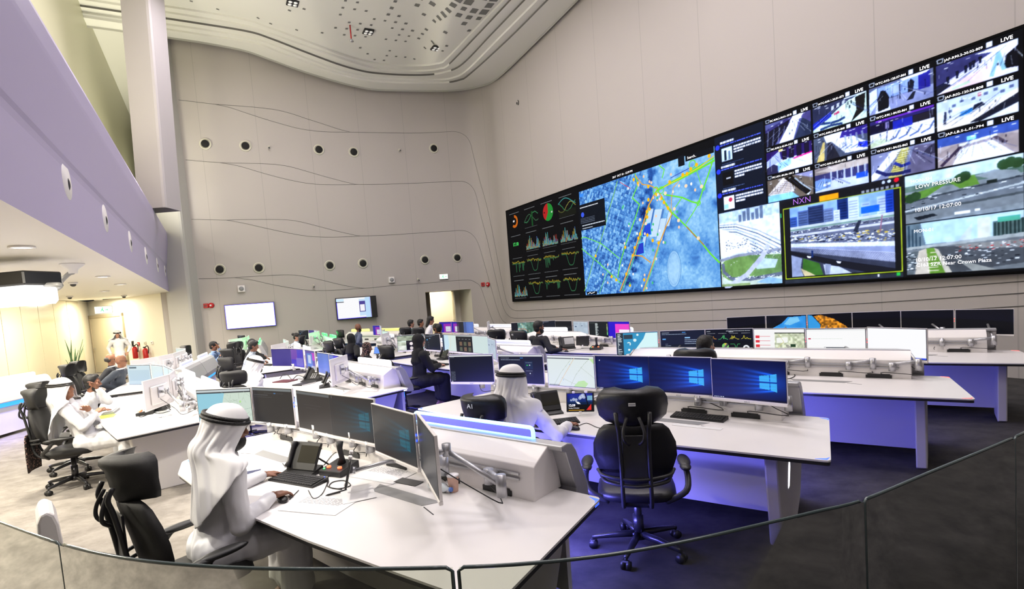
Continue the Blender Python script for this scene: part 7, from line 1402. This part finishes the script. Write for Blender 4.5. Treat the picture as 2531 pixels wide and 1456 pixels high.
def tablet(label, loc, rz, tilt, kind, foot):
    t = thing('tablet', label, 'tablet', loc, rz, 'tablets on clamps'); T = Matrix.Rotation(R(tilt), 4, 'X')
    mb = MB(); mb.box((0, 0, 0), (.265, .185, .012), 0, T, bev=.006); mb.obj('case', M_BLACK, t)
    if kind == 'sky':
        cv = Canvas(96, 64, (16, 18, 26), 11); cv.rect(.0, .35, .98, 1, (40, 60, 190)); cv.set(0, .35, .98, 1).vgrad((20, 50, 90), (30, 40, 150)).grain(5, 3, .15); cv.set(); [cv.disc((x, y), r, (205, 215, 235), .75) for x, y, r in ((.56, .82, .12), (.62, .9, .1), (.5, .74, .1), (.25, .66, .09), (.35, .64, .08), (.15, .62, .06), (.66, .78, .09))]; cv.rect(0, .35, .98, .5, (10, 30, 60), .7); cv.poly([(.68, 1), (.72, 1), (.82, .35), (.78, .35)], (10, 12, 18)); cv.rect(.78, .6, .98, .86, (120, 170, 200)); cv.rect(0, 0, .98, .36, (14, 15, 20)); cv.poly([(.74, .04), (.93, .04), (.93, .38)], (225, 50, 45)); cv.rect(.05, .03, .66, .055, (230, 170, 40)); cv.poly([(.32, .56), (.46, .5), (.52, .38), (.40, .40)], (246, 248, 250))
        c4 = [tuple(T @ V(p)) for p in ((-.122, -.082, .0075), (.122, -.082, .0075), (.122, .082, .0075), (-.122, .082, .0075))]; me = picture_mesh('screen', cv, c4, M_SCREEN); o = bpy.data.objects.new('screen', me); COL.objects.link(o); o.parent = t
        text_obj('clock_text', '12:59', .030, M_TXT, t, T @ Matrix.Translation((-.112, -.040, .009)), bold=.0004); text_obj('date_text', 'Tuesday 10 October', .0125, M_TXT, t, T @ Matrix.Translation((-.112, -.060, .009)))
    elif kind == 'blue': mb = MB(); mb.box((0, 0, .007), (.24, .16, .002), 0, T); mb.obj('screen', mat('tablet_blue', (.1, .2, .5), .2, emit=(.05, .14, .45), estr=1), t)
    else: mb = MB(); mb.box((0, 0, .007), (.24, .16, .002), 0, T); mb.obj('screen', mat('tablet_dark', (.006, .006, .007), .15), t)
    for x, y in ((-.06, .096), (.06, .096), (0, -.098)): mb = MB(); mb.box((x, y, .004), (.028, .022, .026), 0, T, bev=.004); mb.obj('clip', M_WHITE, t)
    f = Matrix.Rotation(-rz, 3, 'Z') @ (V(foot)-V(loc)); b = T @ V((0, 0, -.012)); mid = (b+f)/2+V((0, .03, .02)); mb = MB(); mb.cyl(b, b+T.to_3x3() @ V((0, 0, -.03)), .022, 12); mb.tube([b+T.to_3x3() @ V((0, 0, -.03)), mid, f], .013, 8); mb.cyl(f-V((0, 0, .03)), f+V((0, 0, .03)), .026, 12); mb.obj('clamp_arm', M_ALU, t); return t
def joystick(label, loc, rz, s=1.0):
    t = thing('joystick', label, 'joystick controller', loc, rz, 'camera joysticks'); MS = Matrix.Scale(s, 4); mb = MB(); mb.add([(-.09, -.08, 0), (.09, -.08, 0), (.09, .09, 0), (-.09, .09, 0), (-.09, -.08, .035), (.09, -.08, .035), (.09, .09, .06), (-.09, .09, .06)], [(3, 2, 1, 0), (4, 5, 6, 7), (0, 1, 5, 4), (1, 2, 6, 5), (2, 3, 7, 6), (3, 0, 4, 7)], 0, False, MS); mb.obj('base', M_BLACK, t, bevel=.006)
    mb = MB(); mb.tube([tuple(MS @ V(p)) for p in ((0, .03, .045), (0, .035, .09), (0, .025, .15), (0, .03, .19))], [.03*s, .016*s, .018*s, .024*s], 12); mb.obj('stick', M_BLACK, t)
    for x in (-.045, .045): mb = MB(); mb.lathe([(.014, .040), (.014, .050), (.004, .053)], 12, 0, MS @ Matrix.Translation((x, -.035, .002))); mb.obj('lit_button', mat('orange_button', (1, .2, .1), .4, emit=(1.0, .16, .06), estr=1.8), t)
    mb = MB(); mb.lathe([(.006, .04), (.006, .046)], 8, 0, MS @ Matrix.Translation((-.06, -.06, 0))); mb.obj('indicator', M_GREEN, t); return t
def sheet(label, px, rz, w=.21, h=.297, lines=True, m=None, name='paper_sheet', cat='paper', dz=0):
    p = place(*px); t = thing(name, label, cat, (p.x, p.y, DT+.001+dz), rz); mb = MB(); mb.box((0, 0, .0006), (w, h, .0012)); mb.obj('sheet', m or M_PAPER, t)
    if lines:
        mb = MB()
        for r in range(9):
            x = -w*.4
            while x < w*.32: L = .012+.03*random.random(); mb.add([(x, h*.38-r*h*.045, .0016), (x+L, h*.38-r*h*.045, .0016), (x+L, h*.38-r*h*.045+.005, .0016), (x, h*.38-r*h*.045+.005, .0016)], [(0, 1, 2, 3)]); x += L+.008
        mb.obj('print', M_PRINT, t)
    return t
aD = R(-39.7); aC2 = R(-50)
# front desk
k = place(737, 1189); keyboard('black keyboard with a blue indicator in front of the bearded man', k, toward(place(672, 1178), place(790, 1197)), .46, None, True)
mouse('black mouse under the right hand of the bearded man', place(699, 1239), R(40))
phone('black video desk phone behind the keyboard on the front desk', place(752, 1168), toward(place(700, 1160), place(792, 1178))+R(8))
joystick('black joystick with two glowing buttons left of the folded tablet', place(838, 1168), aD+R(14), 1.15)
tb = place(866, 1222)
tablet('tablet seen edge on at the middle of the front desk', (tb.x-.0, tb.y+.02, DT+.155), R(-76), 76, 'dark', tuple(CONS['D'] @ V((-1.42, .80, .86))))
mb = MB(); mb.tube([(-.07, 0, .006), (-.055, 0, .007), (.06, 0, .006), (.07, 0, .004)], [.002, .006, .006, .002], 8); q = mb.obj('pen', M_BLACK); q.location = place(832, 1220); q.rotation_euler.z = R(35); tag(q, 'black pen beside the edge-on tablet', 'pen')
sheet('printed paper sheet right of the mouse of the bearded man', (790, 1248), aD+R(20), .42, .24, dz=.0004)
sheet('pale printed sheet lying before the tilted dark screen', (950, 1172), aD+R(8), .42, .26, dz=.0002)
sheet('white pad under the edge-on tablet', (885, 1222), aD+R(62), .20, .26, False, dz=.0028)
sheet('small black brochure with a grey picture on the front desk', (1010, 1192), aD+R(6), .20, .085, False, M_DARK, 'brochure', 'brochure', .002)
sheet('dark blue and red leaflet at the left hand of the bearded man', (622, 1176), aD+R(60), .10, .27, False, mat('navy_card', (.03, .035, .09), .5), 'leaflet', 'leaflet')
p = place(1122, 1214); t = thing('cup', 'pinkish cup standing behind the edge-on end monitor', 'cup', p); mb = MB(); mb.lathe([(.028, 0), (.036, .09), (.038, .10), (.034, .10), (.030, .015)], 18); mb.obj('cup_body', mat('peach_paper', (.75, .48, .38), .6), t); mb = MB(); mb.lathe([(.039, .098), (.039, .106), (.02, .108)], 18); mb.obj('lid', M_WHITE, t)
p = place(1086, 1214); t = thing('water_bottle', 'small crumpled clear bottle lying left of the pinkish cup', 'bottle', (p.x, p.y, DT+.03), aD); mb = MB(); mb.tube([(-.09, 0, 0), (-.08, 0, 0), (.05, 0, 0), (.08, 0, 0), (.10, 0, 0)], [.01, .028, .028, .012, .012], 12); mb.obj('bottle_body', mat('pale_plastic', (.7, .76, .82), .15), t); mb = MB(); mb.cyl((.10, 0, 0), (.115, 0, 0), .014, 12); mb.obj('cap', M_BLUE if False else mat('cap_blue', (.1, .2, .6), .4), t)
cable('thin black mouse cable on the front desk', [(716, 1234), (730, 1220), (738, 1212)]); cable('black cable looping from the keyboard to the joystick', [(762, 1212), (775, 1232), (795, 1222), (808, 1196), (812, 1176), (830, 1168)]); cable('coiled black cable at the foot of the joystick', [(812, 1190), (810, 1202), (835, 1208), (866, 1200), (850, 1188), (822, 1192), (815, 1204), (845, 1210)], .0035); cable('black cable behind the phone of the front desk', [(800, 1150), (830, 1118), (872, 1112), (910, 1128)])
# A1 desk
phone('black video desk phone right of the A1 man', place(1352, 1022), R(14), False, 1.0)
tb = place(1436, 1026); tablet('tablet on a clamp showing clouds and the time beside the A1 man', (tb.x, tb.y, DT+.125), R(-14), 72, 'sky', tuple(CONS['A'] @ V((-1.92, .80, .87))))
k = place(1376, 1047); keyboard('black keyboard behind the forearm of the A1 man', k, R(8), .40)
k = place(1727, 1034); keyboard('black keyboard tilted at the right of the empty chair', k, toward(place(1660, 1030), place(1790, 1043)), .46)
sheet('glossy white strip shining in front of the tilted keyboard', (1722, 1055), toward(place(1664, 1048), place(1780, 1060)), .40, .06, False, mat('glossy_white', (.9, .9, .9), .08), 'glossy_card', 'card')
mouse('black mouse under the hand of the A1 man', place(1420, 1062), R(50)); cable('mouse cable of the A1 man curling to the tablet', [(1426, 1054), (1450, 1046), (1475, 1056), (1500, 1060)])
# console B and others
phone('black phone hidden behind the dark haired man at the charts', place(1800, 905), R(-10), False, .9)
keyboard('black keyboard at the charts screen', place(1770, 915), R(-15)); 
for px, con, lb in ((( 1935, 925), 'B', 'tangle of black cables right of the alerts screen'),): cable(lb, [(1925, 912), (1950, 918), (1965, 928), (1950, 936), (1935, 930), (1955, 922), (1985, 926)], .005)
phone('black video phone in front of the dark suited man', place(1402, 862), R(5), False, 1.15)
tb = atz(1440, 842, .93); tablet('blank black tablet on a clamp between phone and joystick', (tb.x, tb.y, .93), R(-22), 78, 'dark', tuple(CONS['G'] @ V((-1.5, .80, .87))))
joystick('black joystick with glowing buttons on the suited man desk', place(1474, 864), R(-25), 1.25)
mouse('black mouse under the hand of the suited man', place(1400, 870), R(40)); cable('grey cable running right from the suited man mouse', [(1404, 868), (1430, 863), (1455, 860), (1470, 862)], .004)
# maroon folder desk
p = place(705, 943); t = thing('folder', 'maroon folder lying on the desk behind the front monitors', 'folder', (p.x, p.y, DT), R(-20)); mb = MB(); mb.box((0, 0, .008), (.34, .25, .016), bev=.004); mb.obj('cover', mat('maroon_card', (.09, .014, .022), .5), t); mb = MB(); mb.box((.004, 0, .008), (.33, .245, .010)); mb.obj('pages', M_PAPER, t)
p = place(752, 950); t = thing('notebook', 'black notebook right of the maroon folder', 'notebook', (p.x, p.y, DT), R(-25)); mb = MB(); mb.box((0, 0, .010), (.22, .30, .02), bev=.004); mb.obj('cover', M_BLACK, t); mb = MB(); mb.box((.004, 0, .010), (.215, .295, .012)); mb.obj('pages', M_PAPER, t)
phone('grey button telephone with yellow lights behind the notebook', place(773, 942), R(-22), True, 1.15); phone('black telephone tilted beside the white monitor back', place(806, 956), R(-70), False, 1.0)
cable('black adapter cable loops above the maroon folder', [(692, 936), (700, 925), (712, 928), (722, 938), (735, 928), (752, 932), (765, 930)], .006)
keyboard('keyboard of the abaya woman', place(1086, 902), R(-45)); phone('black phone left of the empty dark page, abaya woman desk', place(1098, 888), R(-60), False, 1.1)
tb = atz(935, 866, .86); tablet('small blue lit tablet beside the leopard headscarf woman', (tb.x, tb.y, .86), R(-30), 70, 'blue', (tb.x+.1, tb.y+.25, .80)); phone('black phones behind the small blue tablet', place(952, 872), R(-60), False, 1.1); mouse('black mouse of the leopard headscarf woman', place(932, 878), R(20))
keyboard('dark keyboard under the hands of the checked shirt man', place(664, 903), R(-40))
# left desk
keyboard('grey keyboard on a lime mat at the left desk', place(274, 1019), R(-62), .42, M_GREY)
p = place(262, 1030); t = thing('desk_mat', 'lime green mat under the grey keyboard', 'mat', (p.x, p.y, DT), R(-60)); mb = MB(); mb.box((0, 0, .001), (.30, .20, .002)); mb.obj('mat_sheet', mat('lime', (.45, .62, .06), .6), t)
joystick('black joystick with a glowing button among cables on the left desk', place(358, 1024), R(-60), 1.1); phone('black phone lying behind the nearest white monitor backs', place(400, 1012), R(-75), False, 1.0)
cable('black cables trailing on the left desk', [(340, 1016), (345, 1030), (362, 1026), (372, 1018), (395, 1022), (420, 1016)], .006); sheet('folded white card on the left desk', (398, 1030), R(-30), .14, .10, False, None, 'folded_card', 'card', .004)
mb = MB(); o0 = V((-2.6, 2.2, 0))
# pale rounded end screen at the far left edge
t = thing('end_panel', 'pale rounded upright panel at the lower left corner behind the glass', 'panel', (-2.80, 2.93, 0), R(44)); mb = MB(); prof = [(-.05, 0), (.05, 0), (.055, .70), (.05, .80), (.035, .86), (.005, .89), (-.025, .88), (-.045, .83), (-.05, .74)]; vs = [(p[0], -.06, p[1]) for p in prof]+[(p[0], .30, p[1]) for p in prof]; n = len(prof); mb.add(vs, [(i, (i+1) % n, n+(i+1) % n, n+i) for i in range(n)]+[tuple(range(n-1, -1, -1)), tuple(range(n, 2*n))]); mb.obj('panel_shell', M_WHITE, t, bevel=.02)
mb = MB(); mb.box((0, -.061, .37), (.012, .004, .70)); mb.obj('joint', M_GREY, t)
LK=.33
DOWN=[atz(x,y,2.97) for x,y in ((54,611),(254,684),(297,703),(257,720),(243,741))]
# ------------------------------------------------------------------ lights
def area(name, loc, size, power, col=(1, 1, 1), target=None, shape='SQUARE', sy=None, spread=None):
    l = bpy.data.lights.new(name, 'AREA'); l.energy = power; l.color = col; l.shape = shape; l.size = size
    if sy: l.size_y = sy
    if spread: l.spread = spread
    o = bpy.data.objects.new(name, l); COL.objects.link(o); o.location = loc
    d = (V(target)-V(loc)) if target is not None else V((0, 0, -1)); o.rotation_euler = d.to_track_quat('-Z', 'Y').to_euler(); return o
for (x, y, p) in ((-2.6, -2.2, 280), (3.5, -2.5, 200), (.8, 4.5, 130), (5.0, 3, 220), (2.5, 9, 340), (-4.0, 9, 240), (-1.5, 14, 320), (-7.0, 14.5, 250)):  # those behind the camera are added fill for backs facing it
    area('ceiling_lamp_and_fill', (x, y, 11.3), 2.2, p, (1, .925, .965))
# warm downlights of the low room, continued towards the viewer; nearest added as sidelight
for p_ in DOWN+[V((-9.0, 8.5, 3)), V((-11.0, 12.0, 3)), V((-13.0, 15.5, 3)), V((-7.0, 4.5, 3)), V((-12.0, 9.0, 3)), V((-4.25, 2.7, 3)), V((-5.6, 4.6, 3))]:
    area('downlight', (p_.x, p_.y, 2.96), .22, 110, (1, .925, .77), shape='DISK')
# left floor and desk floods, uplights added to brighten the ceiling, gallery lamps
for (x, y, p, t, sp_) in ((-3.6, 2.4, 75, (-3.4, 3.7, 0), 46), (-5.6, 6.6, 180, (-5.3, 6.6, 0), 64), (-8.4, 11.8, 190, (-7.8, 11.8, 0), 66)):
    area('flood', (x, y, 8.2), .5, p, (1, .94, .84), t, spread=R(sp_))
for t_ in (3, 9, 15, 19, 24):
    q = fp(t_, -.55, 5.5); t_ < 16 and area('uplight_fill', q, .8, 75, (1, .96, .86), (q[0]+4, q[1]+2, 12), 'RECTANGLE', .2)
    q = fp(t_, -.8, 6.2); w_ = fp(t_, -1.5, 8.0); area('gallery_lamp', q, .6, 95 if t_ < 18 else 170, (1, .95, .72), w_, 'RECTANGLE', .3)
q = dp(W_*.45, D1+1.2, 2.9); area('corridor_lamp', q, .6, 110, (1, .88, .66))
# blue glow from the recess at the back of each console
for key, M in CONS.items():
    if key in ('C', 'G', 'T', 'L', 'N', 'M', 'Q'): continue
    p = M @ V((-2.06, 1.31, .56)); t = M @ V((-2.06, 1.72, 0))
    area('recess_lamp', p, 3.1, {'D': 190, 'A': 75, 'I': 55, 'E': 24, 'K': 26, 'P': 26}.get(key, 36), (.17, .16, 1), t, 'RECTANGLE', .08)
for key in ('L', 'T'):
    for x in (-1.16, -2.96):
        l = bpy.data.lights.new('bar_glow', 'POINT'); l.energy = 5; l.color = (.1, 1, .25); l.shadow_soft_size = .08; o = bpy.data.objects.new('bar_glow', l); COL.objects.link(o); o.location = CONS[key] @ V((x, 1.06, 1.17))
SC.world = bpy.data.worlds.new('world'); SC.world.use_nodes = True
SC.world.node_tree.nodes['Background'].inputs[0].default_value = (.8, .78, .8, 1); SC.world.node_tree.nodes['Background'].inputs[1].default_value = .02
vs = SC.view_settings; vs.view_transform = 'Standard'; vs.look = 'None'; vs.gamma = 1; vs.use_curve_mapping = False; vs.exposure = 0
cy = SC.cycles; cy.adaptive_threshold = .02; cy.max_bounces = 7; cy.diffuse_bounces = 3; cy.glossy_bounces = 3; cy.transmission_bounces = 4; cy.transparent_max_bounces = 8; cy.caustics_reflective = False; cy.caustics_refractive = False; cy.sample_clamp_indirect = 6
